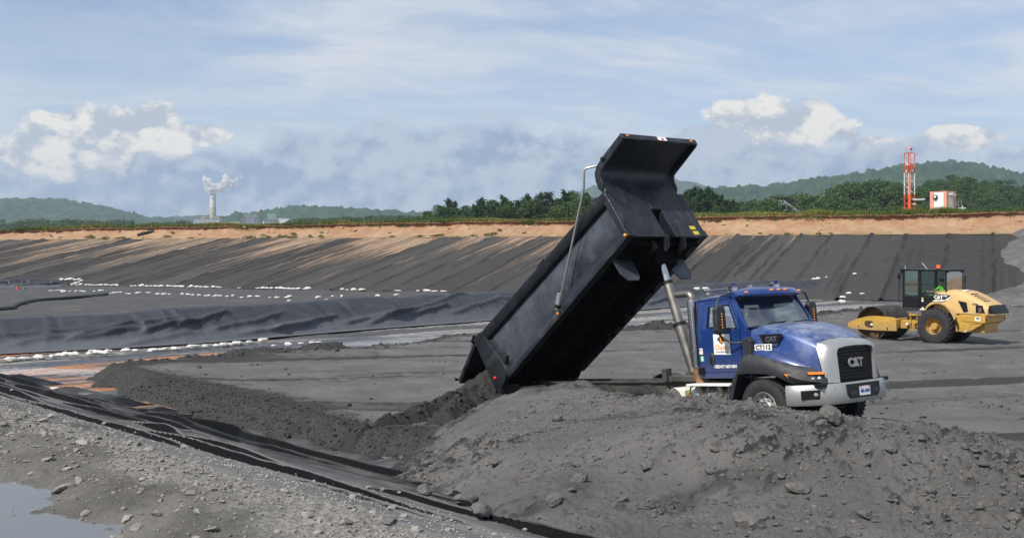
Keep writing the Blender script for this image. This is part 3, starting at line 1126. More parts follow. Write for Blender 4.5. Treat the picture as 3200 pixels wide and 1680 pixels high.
rockp = [rock_mesh('rock', 20 + i) for i in range(6)]
rockp2 = []
for i, me_ in enumerate(rockp):
    q = me_.copy()
    q.materials.clear()
    rockp2.append(q)
for me_ in rockp:
    me_.materials.append(MAT['stone'])
for me_ in rockp2:
    me_.materials.append(MAT['stone2'])
peb = [rock_mesh('pebble', 50 + i, 1) for i in range(5)]


def in_view(x, y, z, m_=30):
    px, py = 1600 + 3200 * x / y, 785 + 3200 * (CAM_Z - z) / y
    return -m_ < px < 3200 + m_ and -m_ < py < 1680 + m_


# the larger stones, one by one
big = [(200, 1513, 0.125, 0), (250, 1503, 0.10, 0), (135, 1321, 0.12, 1), (415, 1397, 0.14, 0), (392, 1398, 0.10, 0), (468, 1408, 0.09, 0), (820, 1492, 0.13, 1), (935, 1490, 0.11, 0), (960, 1625, 0.10, 1),
       (268, 1585, 0.075, 0), (660, 1662, 0.11, 1), (425, 1640, 0.08, 0), (40, 1485, 0.09, 0), (62, 1520, 0.07, 0), (1208, 1635, 0.11, 0), (1250, 1585, 0.09, 0), (1300, 1655, 0.10, 1), (955, 1626, 0.08, 0), (395, 1600, 0.08, 1),
       (15, 1418, 0.08, 0), (85, 1445, 0.07, 0), (580, 1548, 0.06, 0), (1075, 1640, 0.09, 1)]
spots = []
for px, py, s, kd in big:
    p = at_z(px, py, 2.52)
    spots.append((p.x, p.y, s * 0.95, 0 if random.random() < 0.6 else kd))
for _ in range(9000):
    if len(spots) >= 300:
        break
    u_, k_ = random.uniform(-0.6, 9.5), random.random()
    v_ = random.gauss(-0.28, 0.26) if k_ < 0.62 else random.uniform(-1.9, 0.1)
    if v_ > 0.16:
        continue
    x, y = uv2xy(u_, v_)
    if y < 5 or not in_view(x, y, 2.5):
        continue
    s = min(0.026 + random.expovariate(1 / 0.014), 0.085) * (0.7 + 0.05 * y)
    spots.append((x, y, s, 1 if random.random() < 0.3 else 0))
for i, (x, y, s, kd) in enumerate(spots):
    z = float(gravel_z(np.array([x]), np.array([y]))[0])
    o = link('stone', random.choice(rockp2 if kd else rockp), None, loc=(x, y, z + s * 0.07), rot=(random.uniform(-.3, .3), random.uniform(-.3, .3), random.uniform(0, 6.28)))
    sc = s * random.uniform(0.9, 1.15)
    o.scale = (sc * random.uniform(0.85, 1.3), sc, sc * random.uniform(0.75, 1.1))
    _, v_ = xy2uv(x, y)
    size_w = 'large' if s > 0.10 else ('fist sized' if s > 0.06 else 'small')
    where = 'on the rubble strip beside the liner' if v_ > -0.45 else ('in the mud by the puddle' if v_ < -1.0 else 'in the middle of the gravel path')
    side = 'at the left' if x < -3.4 else ('towards the right' if x > -1.9 else 'half way along')
    setp(o, '%s %s stone %s, %s' % (size_w, 'pale' if kd else 'grey', where, side), 'stone', 'stones on the gravel path')
    if i == 0:
        o['label'] = 'largest blocky pale stone near the puddle on the gravel path'
    if i == 3:
        o['label'] = 'broad pale stone at the liner edge, mid path'
    if i == 2:
        o['label'] = 'flat pale stone where path meets liner, nearest the left edge'

# gravel too fine to count
pts, sz = [], []
while len(pts) < 13000:
    u_ = random.uniform(-0.8, 12)
    k_ = random.random()
    v_ = random.gauss(-0.25, 0.30) if k_ < 0.55 else random.uniform(-2.0, 0.3)
    x, y = uv2xy(u_, v_)
    if y < 5:
        continue
    pts.append((x, y))
    sz.append(min(0.006 + random.expovariate(1 / 0.0075), 0.035) * (0.75 + 0.04 * y))
pa_ = np.array(pts)
zz = gravel_z(pa_[:, 0], pa_[:, 1])
_, vv_ = xy2uv(pa_[:, 0], pa_[:, 1])
keep = ~((zz < 2.458) & (rng.random(len(zz)) < 0.93))
scatter_merge('gravel', peb, [(p[0], p[1], z + s * 0.15) for p, z, s, k_ in zip(pts, zz, sz, keep) if k_], [s for s, k_ in zip(sz, keep) if k_], MAT['stone'], label='fine grey gravel strewn over the path', cat='gravel', kind='stuff')
# stray stones on the liner
strays = [(326, 1325), (575, 1399), (1152, 1525), (1196, 1533), (1249, 1540), (1260, 1615), (718, 1441), (37, 1220), (1545, 1676), (1505, 1612), (1640, 1657), (1230, 1590), (1100, 1555), (1400, 1660)]
for px, py in strays:
    best = None
    for Dq in np.arange(6, 22, 0.05):
        p = at(px, py, Dq)
        u_, v_ = xy2uv(p.x, p.y)
        if v_ > 0 and p.z <= float(liner_z(u_, v_)):
            best = p
            break
    if best is None:
        continue
    o = link('stone', random.choice(rockp2), None, loc=best + Vector((0, 0, 0.01)), rot=(0, 0, random.uniform(0, 6)))
    o.scale = [0.055 * random.uniform(0.8, 1.4)] * 3
    setp(o, 'small white stone lying loose on the black liner', 'stone', 'white stones on the liner')
pts, sz = [], []
for _ in range(2600):
    u_, v_ = random.uniform(-1.5, 9), abs(random.gauss(0, 0.55)) + 0.05
    x, y = uv2xy(u_, v_)
    pts.append((x, y, float(liner_z(u_, v_)) + 0.004))
    sz.append(random.uniform(0.008, 0.026))
scatter_merge('stone_chips', peb, pts, sz, MAT['stone2'], label='white stone chips sprinkled along the liner edge', cat='gravel', kind='stuff')

# clods on the ash
clodp = [rock_mesh('clod', 80 + i, 3, 0.75, 0.22, (0.36, 0.5)) for i in range(6)]
clodd = []
for me_ in clodp:
    q = me_.copy()
    clodd.append(q)
for me_ in clodp:
    me_.materials.append(MAT['clod'])
for me_ in clodd:
    me_.materials.append(MAT['clod_dark'])
cbits = [rock_mesh('crumb', 120 + i, 1, 0.8, 0.4) for i in range(5)]


def hit(px, py, d0=7.2, d1=30, step=0.06):
    dd = np.arange(d0, d1, step)
    xx, zz_ = (px - 1600) / 3200 * dd, CAM_Z - (py - 785) / 3200 * dd
    g = ground_z(xx, dd)
    k_ = np.nonzero(zz_ <= g)[0]
    if not len(k_):
        return None
    return Vector((xx[k_[0]], dd[k_[0]], g[k_[0]]))


named = [(2597, 1316, 0.25, 'tall upright ash lump on the mound below the bumper'), (1744, 1314, 0.26, 'dark crumbly ash lump left on the mound shelf'), (1345, 1449, 0.26, 'ash clod pair, upper one on the mound flank'),
         (1305, 1475, 0.24, 'ash clod low on the mound flank near the liner'), (1505, 1608, 0.22, 'grey ash boulder at the mound foot on the liner'), (1462, 1575, 0.24, 'largest ash boulder at the mound foot'),
         (1735, 1570, 0.22, 'rounded dark ash clod low on the mound face'), (1760, 1262, 0.16, 'small dark clod on the mound top behind the tyres'), (2340, 1640, 0.28, 'grey ash boulder at the bottom edge of the picture'),
         (2385, 1620, 0.2, 'ash clod right of the grey boulder at the bottom edge'), (1330, 1540, 0.22, 'ash boulder with a hollow at the mound foot'), (2022, 1470, 0.2, 'dark ash clod in a hollow of the mound face'),
         (1810, 1500, 0.2, 'long ash clod on the left part of the mound face'), (2500, 1535, 0.24, 'broad ash clod on the middle of the mound face')]
for px, py, s, lb in named:
    p = hit(px, py)
    if p is None:
        continue
    o = link('ash_clod', random.choice(clodp), None, loc=p + Vector((0, 0, s * 0.10)), rot=(random.uniform(-.3, .3), random.uniform(-.3, .3), random.uniform(0, 6)), label=lb, cat='ash clod', group='large clods on the ash mound')
    o.scale = (s, s * 0.8, s * (1.3 if s == 0.25 else 0.8))
cand = []
while len(cand) < 170:
    px = random.uniform(1180, 3200)
    py = random.uniform(1215, 1680)
    cand.append((px, py))
for px, py in cand:
    p = hit(px, py, step=0.1)
    if p is None or p.y > 26:
        continue
    _, v_ = xy2uv(p.x, p.y)
    if p.z - float(mound_z(np.array([p.x]), np.array([p.y]))[0][0]) > 0.03:
        continue
    s = min(0.04 + random.expovariate(1 / 0.022), 0.13) * (0.5 + p.y / 18)
    o = link('ash_clod', random.choice(clodp), None, loc=p + Vector((0, 0, s * 0.08)), rot=(random.uniform(-.4, .4), random.uniform(-.4, .4), random.uniform(0, 6)), label='%s ash clod %s of the mound' % ('tiny' if s < 0.07 else ('small' if s < 0.12 else 'fair sized'), ('on the left flank' if px < 1750 else ('on the right end' if px > 2750 else ('on the upper shelf' if py < 1380 else 'on the front face')))), cat='ash clod', group='small clods on the ash mound')
    o.scale = (s * random.uniform(.9, 1.3), s, s * random.uniform(.6, .9))
# crumbs on mound, embankment, heap, back windrows
pts, sz = [], []
xs = rng.uniform(1050, 3300, 60000)
dd = 8 + 18 * rng.random(60000) ** 1.3
X, Y = (xs - 1600) / 3200 * dd, dd
zm, _ = mound_z(X, Y)
za, _ = ash_z(X, Y)
br = fbm(X, Y, 0.35, 3, 90) + 0.9 * fbm(X, Y, 1.3, 3, 99)
_, vv_ = xy2uv(X, Y)
ok = (zm > base_z(X, Y) + 0.03) & (zm > za) & (br + 0.45 * rng.normal(size=60000) > -0.05)
ii = np.nonzero(ok)[0][:26000]
s_ = np.minimum(0.012 + rng.exponential(0.013, 60000), 0.07) * (0.6 + Y / 22)
scatter_merge('ash_crumbs', cbits, np.stack([X, Y, zm], -1)[ii], s_[ii], MAT['clod'], label='loose ash crumbs covering the mound', cat='ash crumbs', kind='stuff')
n_ = 30000
u_ = rng.uniform(2, 24, n_)
v_ = rng.normal(9.0, 0.9, n_)
X, Y = uv2xy(u_, v_)
za, wt = ash_z(X, Y)
ok = (za > base_z(X, Y) + 0.02) & (wt > 0.35)
ii = np.nonzero(ok)[0][:7000]
s_ = np.minimum(0.02 + rng.exponential(0.022, n_), 0.14)
scatter_merge('dark_crumbs', cbits, np.stack([X, Y, za], -1)[ii], s_[ii], MAT['clod_dark'], label='dark damp ash lumps along the edge of the ash layer', cat='ash crumbs', kind='stuff')
n_ = 6000
X, Y = rng.uniform(-4.2, 0.8, n_), rng.uniform(21, 28, n_)
ix, iy = ((X + 5.2) / 7.4 * 169).astype(int), ((Y - 20.6) / 8.9 * 209).astype(int)
n_h = n_
n_f = 9000
xf = rng.uniform(100, 3200, n_f)
df = 21 + 45 * rng.random(n_f)
Xf, Yf = (xf - 1600) / 3200 * df, df
zf, wf = ash_z(Xf, Yf)
kf = (zf > 0.12) & (fbm(Xf * 0.35 + Yf * 0.1, Yf, 0.8, 4, 104) + 0.5 * rng.normal(size=n_f) > 0.55)
scatter_merge('field_crumbs', cbits, np.stack([Xf, Yf, zf], -1)[kf], np.minimum(0.03 + rng.exponential(0.025, n_f), 0.15)[kf], MAT['clod_dark'], label='dark crumbs strewn over the compacted ash field', cat='ash crumbs', kind='stuff')
scatter_merge('heap_crumbs', cbits, np.stack([X, Y, Zp[ix, iy]], -1), np.minimum(0.025 + rng.exponential(0.028, n_), 0.16), MAT['clod_dark'], label='dark damp lumps covering the freshly tipped heap', cat='ash crumbs', kind='stuff')
n_ = 5000
bl, _s = spline(ASH[10:], n_)
X = bl[:, 0] + rng.normal(0, 0.9, n_)
Y = bl[:, 1] + rng.normal(0, 0.9, n_)
za, wt = ash_z(X, Y)
scatter_merge('windrow_crumbs', cbits, np.stack([X, Y, za], -1), np.minimum(0.05 + rng.exponential(0.06, n_), 0.4), MAT['clod_dark'], label='dark ash lumps along the far edge of the ash field', cat='ash crumbs', kind='stuff')
# ================================================================== FAR SIDE OF THE PIT
m, n, b = new_mat('wrinkled_geomembrane')
c = n.n.new('ShaderNodeTexCoord').outputs['Object']
h = n.attr('h')
nn = n.noise(c, 1.4, 6, 0.65)
cc = n.mix(n.ss(nn, 0.3, 0.7), (0.026, 0.028, 0.034, 1), (0.044, 0.047, 0.056, 1))
silt = n.m('MULTIPLY', n.ss(n.m('ADD', h, n.m('MULTIPLY', n.m('SUBTRACT', n.noise(n.vm('MULTIPLY', c, (1, 1, 3)), 2.2, 6, 0.7), 0.5), 0.5)), 0.62, 0.05), 0.75)
cc = n.mix(silt, cc, (0.120, 0.128, 0.143, 1))
n.put(b.inputs['Base Color'], cc)
n.put(b.inputs['Roughness'], n.m('ADD', 0.50, n.m('MULTIPLY', silt, 0.25)))
b.inputs['Specular IOR Level'].default_value = 0.45
bump(n, b, n.noise(c, 3.5, 5, 0.6), 0.25, 0.05)
MAT['membrane'] = m


def lined_berm(name, path, hgt, npts, label, seed, fade=True):
    line, s = spline(path, npts)
    tg = np.gradient(line, axis=0)
    tg /= np.linalg.norm(tg, axis=1)[:, None]
    nr = np.stack([-tg[:, 1], tg[:, 0]], -1)
    prof = [(-0.7, 0.03), (-0.25, 0.05)]
    for k in np.linspace(0, 1, 34):
        prof.append((k * 2.0, 1.0 * (k ** 0.85) * (1 - 0.0 * k)))
    for k in np.linspace(0.1, 1, 8):
        prof.append((2.0 + 0.9 * k, 1 + 0.04 * math.sin(k * 3.14)))
    for k in np.linspace(0.15, 1, 8):
        prof.append((2.9 + 2.4 * k, 1 - k))
    prof = np.array(prof)
    Sg, Dg = np.meshgrid(s, prof[:, 0], indexing='ij')
    Hp = np.broadcast_to(prof[:, 1], Sg.shape)
    L = s[-1]
    hh = hgt * (1 + 0.10 * fbm(Sg, Sg * 0, 0.12, 3, seed))
    face = np.exp(-((Dg - 1.0) / 1.1) ** 2)
    w = 0.045 * fbm(Sg * 0.9, Dg * 0.9, 0.7, 4, seed + 1) + 0.05 * (fbm(Sg * 1.2, Dg * 0.5, 0.7, 3, seed + 2, 0.5, True)) * face
    for k in range(int(L / 4)):                       # long slack folds running down across the face
        s0, sl_, am = random.uniform(0, L), random.uniform(0.05, 0.26), random.uniform(0.12, 0.26)
        ln = random.uniform(3, 9)
        d0 = random.uniform(0.1, 0.9)
        dc = d0 + (Sg - s0) * sl_ + 0.12 * fbm(Sg, Sg * 0 + k, 0.5, 2, seed + k)
        w = w + am * np.exp(-((Dg - dc) / 0.13) ** 2) * sstep(Sg, s0, s0 + 1) * (1 - sstep(Sg, s0 + ln - 1, s0 + ln))
    for k in range(int(L / 0.8)):                     # short upright creases from the crest
        s0, am = random.uniform(0, L), random.uniform(0.05, 0.15) * random.choice((1, -1))
        w = w + am * np.exp(-((Sg - s0 - 0.25 * (Dg - 1) * random.uniform(-1, 1)) / random.uniform(0.10, 0.24)) ** 2) * sstep(Dg, 0.2, 1.6) * (1 - sstep(Dg, 2.0, 2.9))
    px_ = line[:, None, 0] + nr[:, None, 0] * (Dg - w * 0.75) * 1.0
    py_ = line[:, None, 1] + nr[:, None, 1] * (Dg - w * 0.75)
    Zb = np.maximum(Hp * hh, 0) + w * 0.5 * np.clip(Hp * 3, 0.1, 1) + 0.03
    P = np.stack([px_, py_, Zb], -1)
    return link(name, grid_mesh(name, P, {'h': Hp * 1.0}), MAT['membrane'], label=label, cat='lined berm')


lined_berm('lined_berm', BERM, 1.42, 900, 'long low berm wrapped in wrinkled blue black plastic behind the truck', 200)
pl_ = [at_z(-330, 906), at_z(-120, 903), at_z(60, 900), at_z(190, 898)]
lined_berm('lined_berm', [(p.x, p.y) for p in pl_], 0.85, 220, 'short plastic wrapped berm at the far left foot of the slope', 260)

# ---- the lined slope
TA = np.array([29.5, 88.0])
TT = np.array([-0.910, 0.415])
TN = np.array([0.415, 0.910])
SLW, SLZ = 32.0, 6.1


def sw2xy(s, w):
    return TA[0] + TT[0] * s + TN[0] * w, TA[1] + TT[1] * s + TN[1] * w


def slope_z(s, w):
    return SLZ * np.clip(w / SLW, 0, 1) ** 0.93


Sg, Wg = np.meshgrid(np.arange(-70, 191, 1.5), np.concatenate([np.linspace(-0.8, SLW, 40), [33, 34.5]]), indexing='ij')
X, Y = sw2xy(Sg, Wg)
Z = slope_z(Sg, Wg) - 0.22
m, n, b = new_mat('sandy_clay')
c = n.n.new('ShaderNodeTexCoord').outputs['Object']
n.put(b.inputs['Base Color'], n.mix(n.ss(n.noise(c, 0.6, 6, 0.65), 0.3, 0.7), (0.40, 0.235, 0.13, 1), (0.50, 0.33, 0.205, 1)))
b.inputs['Roughness'].default_value = 0.95
SLOPE = link('pit_slope', grid_mesh('pit_slope', np.stack([X, Y, Z], -1)), m, kind='structure')

m, n, b = new_mat('grey_geotextile')
c = n.n.new('ShaderNodeTexCoord').outputs['Object']
tone = n.attr('tone')
stn = n.attr('stain')
sc_ = n.xyz(n.m('MULTIPLY', n.attr('sl'), 1.5), n.m('MULTIPLY', n.attr('wl'), 0.035), 0.0)
stre = n.noise(sc_, 1.6, 7, 0.6)
fine = n.noise(n.xyz(n.m('MULTIPLY', n.attr('sl'), 0.3), n.attr('wl'), 0.0), 2.2, 5, 0.7)
cc = n.mix(tone, (0.032, 0.031, 0.030, 1), (0.066, 0.062, 0.058, 1))
cc = n.mix(n.m('MULTIPLY', n.ss(fine, 0.4, 0.7), 0.35), cc, (0.080, 0.075, 0.069, 1))
f = n.ss(n.m('ADD', stn, n.m('MULTIPLY', n.m('SUBTRACT', stre, 0.5), 2.0)), 0.40, 1.05)
f = n.m('MULTIPLY', f, n.ss(fine, 0.1, 0.5))
cc = n.mix(f, cc, n.mix(n.ss(stre, 0.4, 0.6), (0.18, 0.135, 0.100, 1), (0.36, 0.245, 0.155, 1)))
cc = n.mix(n.m('MULTIPLY', n.attr('seam_shade'), 0.92), cc, (0.010, 0.010, 0.010, 1))  # shade at lapped edges and wrinkles, painted into the colour as dark lines
n.put(b.inputs['Base Color'], cc)
b.inputs['Roughness'].default_value = 0.88
b.inputs['Specular IOR Level'].default_value = 0.25
bump(n, b, n.noise(c, 2.5, 5, 0.6), 0.35, 0.08)
MAT['geotextile'] = m

# one strip of fabric after another, each lapped over the next
s0 = -58.0
k = 0
while s0 < 182:
    wd = random.uniform(3.0, 4.6) if s0 > 22 else random.uniform(3.4, 4.6)
    sl_ = np.concatenate([np.linspace(-0.30, 0.0, 4), np.linspace(0.15, wd - 0.35, 26), np.linspace(wd - 0.2, wd + 0.28, 6)])
    wl_ = np.concatenate([np.linspace(-0.9, SLW + random.uniform(-0.3, 0.5), 54)])
    Sl, Wl = np.meshgrid(sl_, wl_, indexing='ij')
    wob = 0.10 * fbm(Wl, Wl * 0 + k * 3.1, 0.35, 3, 300 + k) + 0.05 * fbm(Wl, Wl * 0 + k, 1.3, 2, 301)
    Ss = s0 + Sl + wob
    zl = slope_z(Ss, Wl) + 0.05 * fbm(Ss, Wl * 1.4, 0.35, 4, 310) + 0.030 * fbm(Ss * 0.4, Wl, 1.1, 3, 311 + k)
    nearer = 1.0 if s0 < 25 else 0.8
    wrinkle_shade = np.zeros_like(Sl)
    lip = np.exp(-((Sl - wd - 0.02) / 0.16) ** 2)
    zl = zl + 0.02 + 0.05 * sstep(Sl, wd * 0.4, wd) + nearer * lip * (0.16 + 0.12 * fbm(Wl, Wl * 0 + k * 7.7, 0.5, 3, 320)) - 0.16 * sstep(-Sl, 0.02, 0.3)
    for q in range(4):
        sc0, am = random.uniform(0.3, wd - 0.3), random.uniform(0.03, 0.09)
        w0, w1 = sorted((random.uniform(0, SLW), random.uniform(0, SLW)))
        zl = zl + am * np.exp(-((Sl - sc0 - 0.3 * fbm(Wl, Wl * 0 + q, 0.2, 2, 330 + k)) / 0.18) ** 2) * sstep(Wl, w0, w0 + 2) * (1 - sstep(Wl, w1 - 2, w1))
        wrinkle_shade = wrinkle_shade + (0.75 if s0 > 8 else 0.35) * np.exp(-((Sl - sc0) / 0.16) ** 2) * sstep(Wl, w0, w0 + 2) * (1 - sstep(Wl, w1 - 2, w1))  # painted shade line following each wrinkle
    X, Y = sw2xy(Ss, Wl)
    P = np.stack([X, Y, zl], -1)
    st_ = (0.62 * sstep(s0, 4, 30) + 0.30) * (0.30 + 0.85 * (Wl / SLW) ** 1.6) * random.choice([0.25, 0.55, 0.9, 1.05, 1.3]) if s0 > -4 else 0.0 * Wl
    st_ = st_ - 0.1 + 0.25 * lip * (s0 > 10)
    me = grid_mesh('liner_panel', P, {'stain': np.clip(st_, 0, 1.2), 'tone': Wl * 0 + random.uniform(0.05, 1.0) * (1 if s0 > -4 else 0.35), 'sl': Ss, 'wl': Wl, 'seam_shade': np.clip(wrinkle_shade, 0, 0.7) + np.exp(-((Sl - wd - 0.10) / 0.13) ** 2) * (0.65 + 0.5 * fbm(Wl, Wl * 0 + k, 0.4, 3, 345))}, ang=50)
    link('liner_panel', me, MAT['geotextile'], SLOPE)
    s0 += wd
    k += 1

# ---- grey ash pushed over the right end of the slope
Sg, Wg = np.meshgrid(np.arange(-60, -6.5, 0.35), np.arange(-3, 36, 0.35), indexing='ij')
edge = -10.6 - 0.05 * (Wg - 16) + 1.3 * fbm(Wg, Wg * 0, 0.16, 4, 340) - 2.5 * np.exp(-((Wg - 8) / 6) ** 2)
th = sstep(edge - Sg, -0.4, 3.0)
th = th * sstep(Wg, -3.0, 1.5)
Z = slope_z(Sg, Wg) - 0.35 + 1.0 * th + 0.10 * fbm(Sg, Wg, 0.6, 5, 341) * th + 0.4 * sstep(-Sg, 18, 40)
X, Y = sw2xy(Sg, Wg)
link('ash_slope', grid_mesh('ash_slope', np.stack([X, Y, Z], -1), {'wet': 0.45 * sstep(fbm(Sg, Wg, 0.3, 4, 342), 0, 0.6)}), MAT['ash_field'], kind='structure')

# ---- clay bank above the slope, undercut below the turf
sg = np.arange(-70, 191, 0.30)
prof = np.array([(31.6, 0.0), (32.2, 0.05), (32.8, 0.12), (33.3, 0.28), (33.8, 0.48), (34.3, 0.70), (34.8, 0.92), (35.2, 1.10), (35.6, 1.28), (35.9, 1.46), (36.15, 1.62), (36.3, 1.78), (36.38, 1.92), (36.42, 2.06), (36.36, 2.18), (36.22, 2.28), (36.12, 2.38), (36.2, 2.46), (36.6, 2.5), (37.6, 2.5)])
Sg, Kg = np.meshgrid(sg, np.arange(len(prof)), indexing='ij')
top = 8.62 - 0.0045 * Sg + 0.14 * fbm(Sg, Sg * 0, 0.05, 3, 350) + 0.07 * fbm(Sg, Sg * 0 + 3, 0.4, 3, 351)
hgt = (top - SLZ) / 2.5
Zb = SLZ + prof[Kg, 1] * hgt
up = sstep(Kg, 6, 12)
Wb = prof[Kg, 0] + (1 - sstep(Kg, 0, 3) * 0) * 0 + up * (0.55 * fbm(Sg, Zb * 0, 0.22, 4, 352) + 0.22 * fbm(Sg, Zb, 1.2, 4, 353)) + sstep(Kg, 1, 5) * (0.10 * fbm(Sg, Zb * 2, 0.9, 4, 354)) + 0.35 * np.maximum(fbm(Sg, Zb * 0, 0.13, 2, 356), 0) * sstep(Kg, 2, 8)
Zb = Zb + 0.03 * fbm(Sg, Kg * 0.4, 2.0, 3, 355) * (Kg > 1)
X, Y = sw2xy(Sg, Wb)
hA = prof[Kg, 1] / 2.5
m, n, b = new_mat('orange_clay_bank')
c = n.n.new('ShaderNodeTexCoord').outputs['Object']
h = n.attr('h')
n1 = n.noise(c, 0.35, 6, 0.65)
n2 = n.noise(n.vm('MULTIPLY', c, (1, 1, 2.2)), 1.8, 6, 0.7)
cc = n.mix(n.ss(n1, 0.35, 0.65), (0.31, 0.170, 0.090, 1), (0.385, 0.255, 0.155, 1))
cc = n.mix(n.m('MULTIPLY', n.ss(n2, 0.52, 0.72), 0.6), cc, (0.44, 0.31, 0.19, 1))
cc = n.mix(n.m('MULTIPLY', n.ss(n2, 0.48, 0.3), 0.6), cc, (0.20, 0.080, 0.034, 1))
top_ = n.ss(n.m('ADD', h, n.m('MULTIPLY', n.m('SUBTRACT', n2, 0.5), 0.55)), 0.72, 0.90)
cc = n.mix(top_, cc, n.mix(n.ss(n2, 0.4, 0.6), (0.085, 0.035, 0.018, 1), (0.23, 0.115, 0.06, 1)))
veg = n.m('MULTIPLY', n.ss(h, 0.30, 0.02), n.ss(n.noise(c, 0.5, 6, 0.7), 0.42, 0.62))
cc = n.mix(n.m('MULTIPLY', veg, 0.7), cc, (0.20, 0.17, 0.055, 1))
n.put(b.inputs['Base Color'], cc)
b.inputs['Roughness'].default_value = 0.95
bump(n, b, n.noise(c, 2.6, 6, 0.7), 0.8, 0.15)
MAT['clay'] = m
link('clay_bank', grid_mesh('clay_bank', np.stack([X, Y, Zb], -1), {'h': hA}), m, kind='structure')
MAT['clayrock'] = pm('clay_boulder', (0.42, 0.26, 0.15), 0.95, 0, 0.3, 2, bmp=0.5, bsc=8)
bould = [rock_mesh('clay_boulder', 140 + i, 2, 0.7, 0.4) for i in range(3)]
for me_ in bould:
    me_.materials.append(MAT['clayrock'])
for i in range(46):
    s = random.uniform(-14, 140)
    w = random.choice([33.2, 34.6, 35.6, 36.1]) + random.uniform(-.3, .3)
    x, y = sw2xy(s, w)
    zz_ = SLZ + float(np.interp(w, prof[:14, 0], prof[:14, 1])) * 0.98
    sc = random.uniform(0.25, 0.85)
    o = link('clay_boulder', random.choice(bould), None, loc=(x, y, zz_), rot=(random.uniform(-.4, .4), random.uniform(-.4, .4), random.uniform(0, 6)), label='pale orange clay lump fallen on the eroded bank', cat='clay lump', group='clay lumps on the bank')
    o.scale = (sc * random.uniform(1, 1.6), sc, sc * random.uniform(0.5, 0.9))


# ---- grassy plain out to the hills
def plain_z(s, w):
    return 8.55 - 0.0045 * np.clip(s, -400, 400) + 0.0016 * np.clip(w - 37, 0, 900)


sg = np.concatenate([np.linspace(-4200, -160, 30), np.linspace(-150, 250, 120), np.linspace(300, 4200, 30)])
wg = np.concatenate([[36.7, 37.5, 39], np.geomspace(42, 4000, 36)])
Sg, Wg = np.meshgrid(sg, wg, indexing='ij')
X, Y = sw2xy(Sg, Wg)
m, n, b = new_mat('plain_grass')
c = n.n.new('ShaderNodeTexCoord').outputs['Object']
n.put(b.inputs['Base Color'], n.mix(n.ss(n.noise(c, 0.4, 6, 0.65), 0.3, 0.7), (0.085, 0.105, 0.022, 1), (0.17, 0.16, 0.045, 1)))
b.inputs['Roughness'].default_value = 0.95
link('grass_plain', grid_mesh('grass_plain', np.stack([X, Y, plain_z(Sg, Wg) - 0.06], -1)), m, kind='structure')

m, n, b = new_mat('grass_blades')
tn = n.attr('tone')
g1 = n.mix(tn, (0.045, 0.085, 0.014, 1), (0.22, 0.215, 0.055, 1))
n.put(b.inputs['Base Color'], g1)
b.inputs['Roughness'].default_value = 0.8
b.inputs['Specular IOR Level'].default_value = 0.2
MAT['grass'] = m


def blades(name, s, w, z, hgt, wid, tone, mat, **kk):
    n_ = len(s)
    x, y = sw2xy(s, w)
    a = rng.uniform(0, math.pi, n_)
    lx, ly = rng.normal(0, 0.35, n_) * hgt, rng.normal(0, 0.35, n_) * hgt
    V_ = np.empty((n_, 3, 3))
    V_[:, 0] = np.stack([x - np.cos(a) * wid, y - np.sin(a) * wid, z - 0.03], -1)
    V_[:, 1] = np.stack([x + np.cos(a) * wid, y + np.sin(a) * wid, z - 0.03], -1)
    V_[:, 2] = np.stack([x + lx, y + ly, z + hgt], -1)
    me_ = bpy.data.meshes.new(name)
    fill(me_, V_.reshape(-1, 3), np.arange(n_ * 3).reshape(-1, 3))
    at_ = me_.attributes.new('tone', 'FLOAT', 'POINT')
    at_.data.foreach_set('value', np.repeat(tone, 3).astype(np.float32))
    return link(name, me_, mat, **kk)


n_ = 90000
s = rng.uniform(-22, 168, n_)
w = 36.45 + 0.5 * fbm(s, s * 0, 0.22, 4, 352) + rng.exponential(2.2, n_)
hg = rng.uniform(0.22, 0.72, n_) * (0.75 + 0.6 * np.clip(fbm(s, w, 0.18, 3, 361), -0.3, 1))
tone = np.clip(0.55 + 0.35 * fbm(s, w, 0.12, 4, 362) + rng.normal(0, 0.14, n_) - 0.55 * sstep(-s, -18, 8), 0, 1)
top_s = 8.62 - 0.0045 * s + 0.14 * fbm(s, s * 0, 0.05, 3, 350) + 0.07 * fbm(s, s * 0 + 3, 0.4, 3, 351)
blades('bank_grass', s, w, top_s, hg, rng.uniform(0.03, 0.09, n_), tone, MAT['grass'], label='yellow green grass along the top of the clay bank', cat='grass', kind='stuff')
n_ = 2600
s = rng.uniform(-14, 110, n_)
w = 36.3 + 0.5 * fbm(s, s * 0, 0.22, 4, 352) + rng.uniform(-0.25, 0.1, n_)
keep = fbm(s, s * 0, 0.5, 3, 363) > 0.1
blades('hanging_turf', s[keep], w[keep], 8.25 - 0.0045 * s[keep], rng.uniform(0.15, 0.4, keep.sum()), np.full(keep.sum(), 0.06), rng.uniform(0, 0.35, keep.sum()), MAT['grass'], label='tufts of turf hanging over the broken bank edge', cat='turf', kind='stuff')

# weeds at the foot of the bank
MAT['weed'] = pm('weed_leaf', (0.085, 0.115, 0.028), 0.8, 0, 0.4, 3)


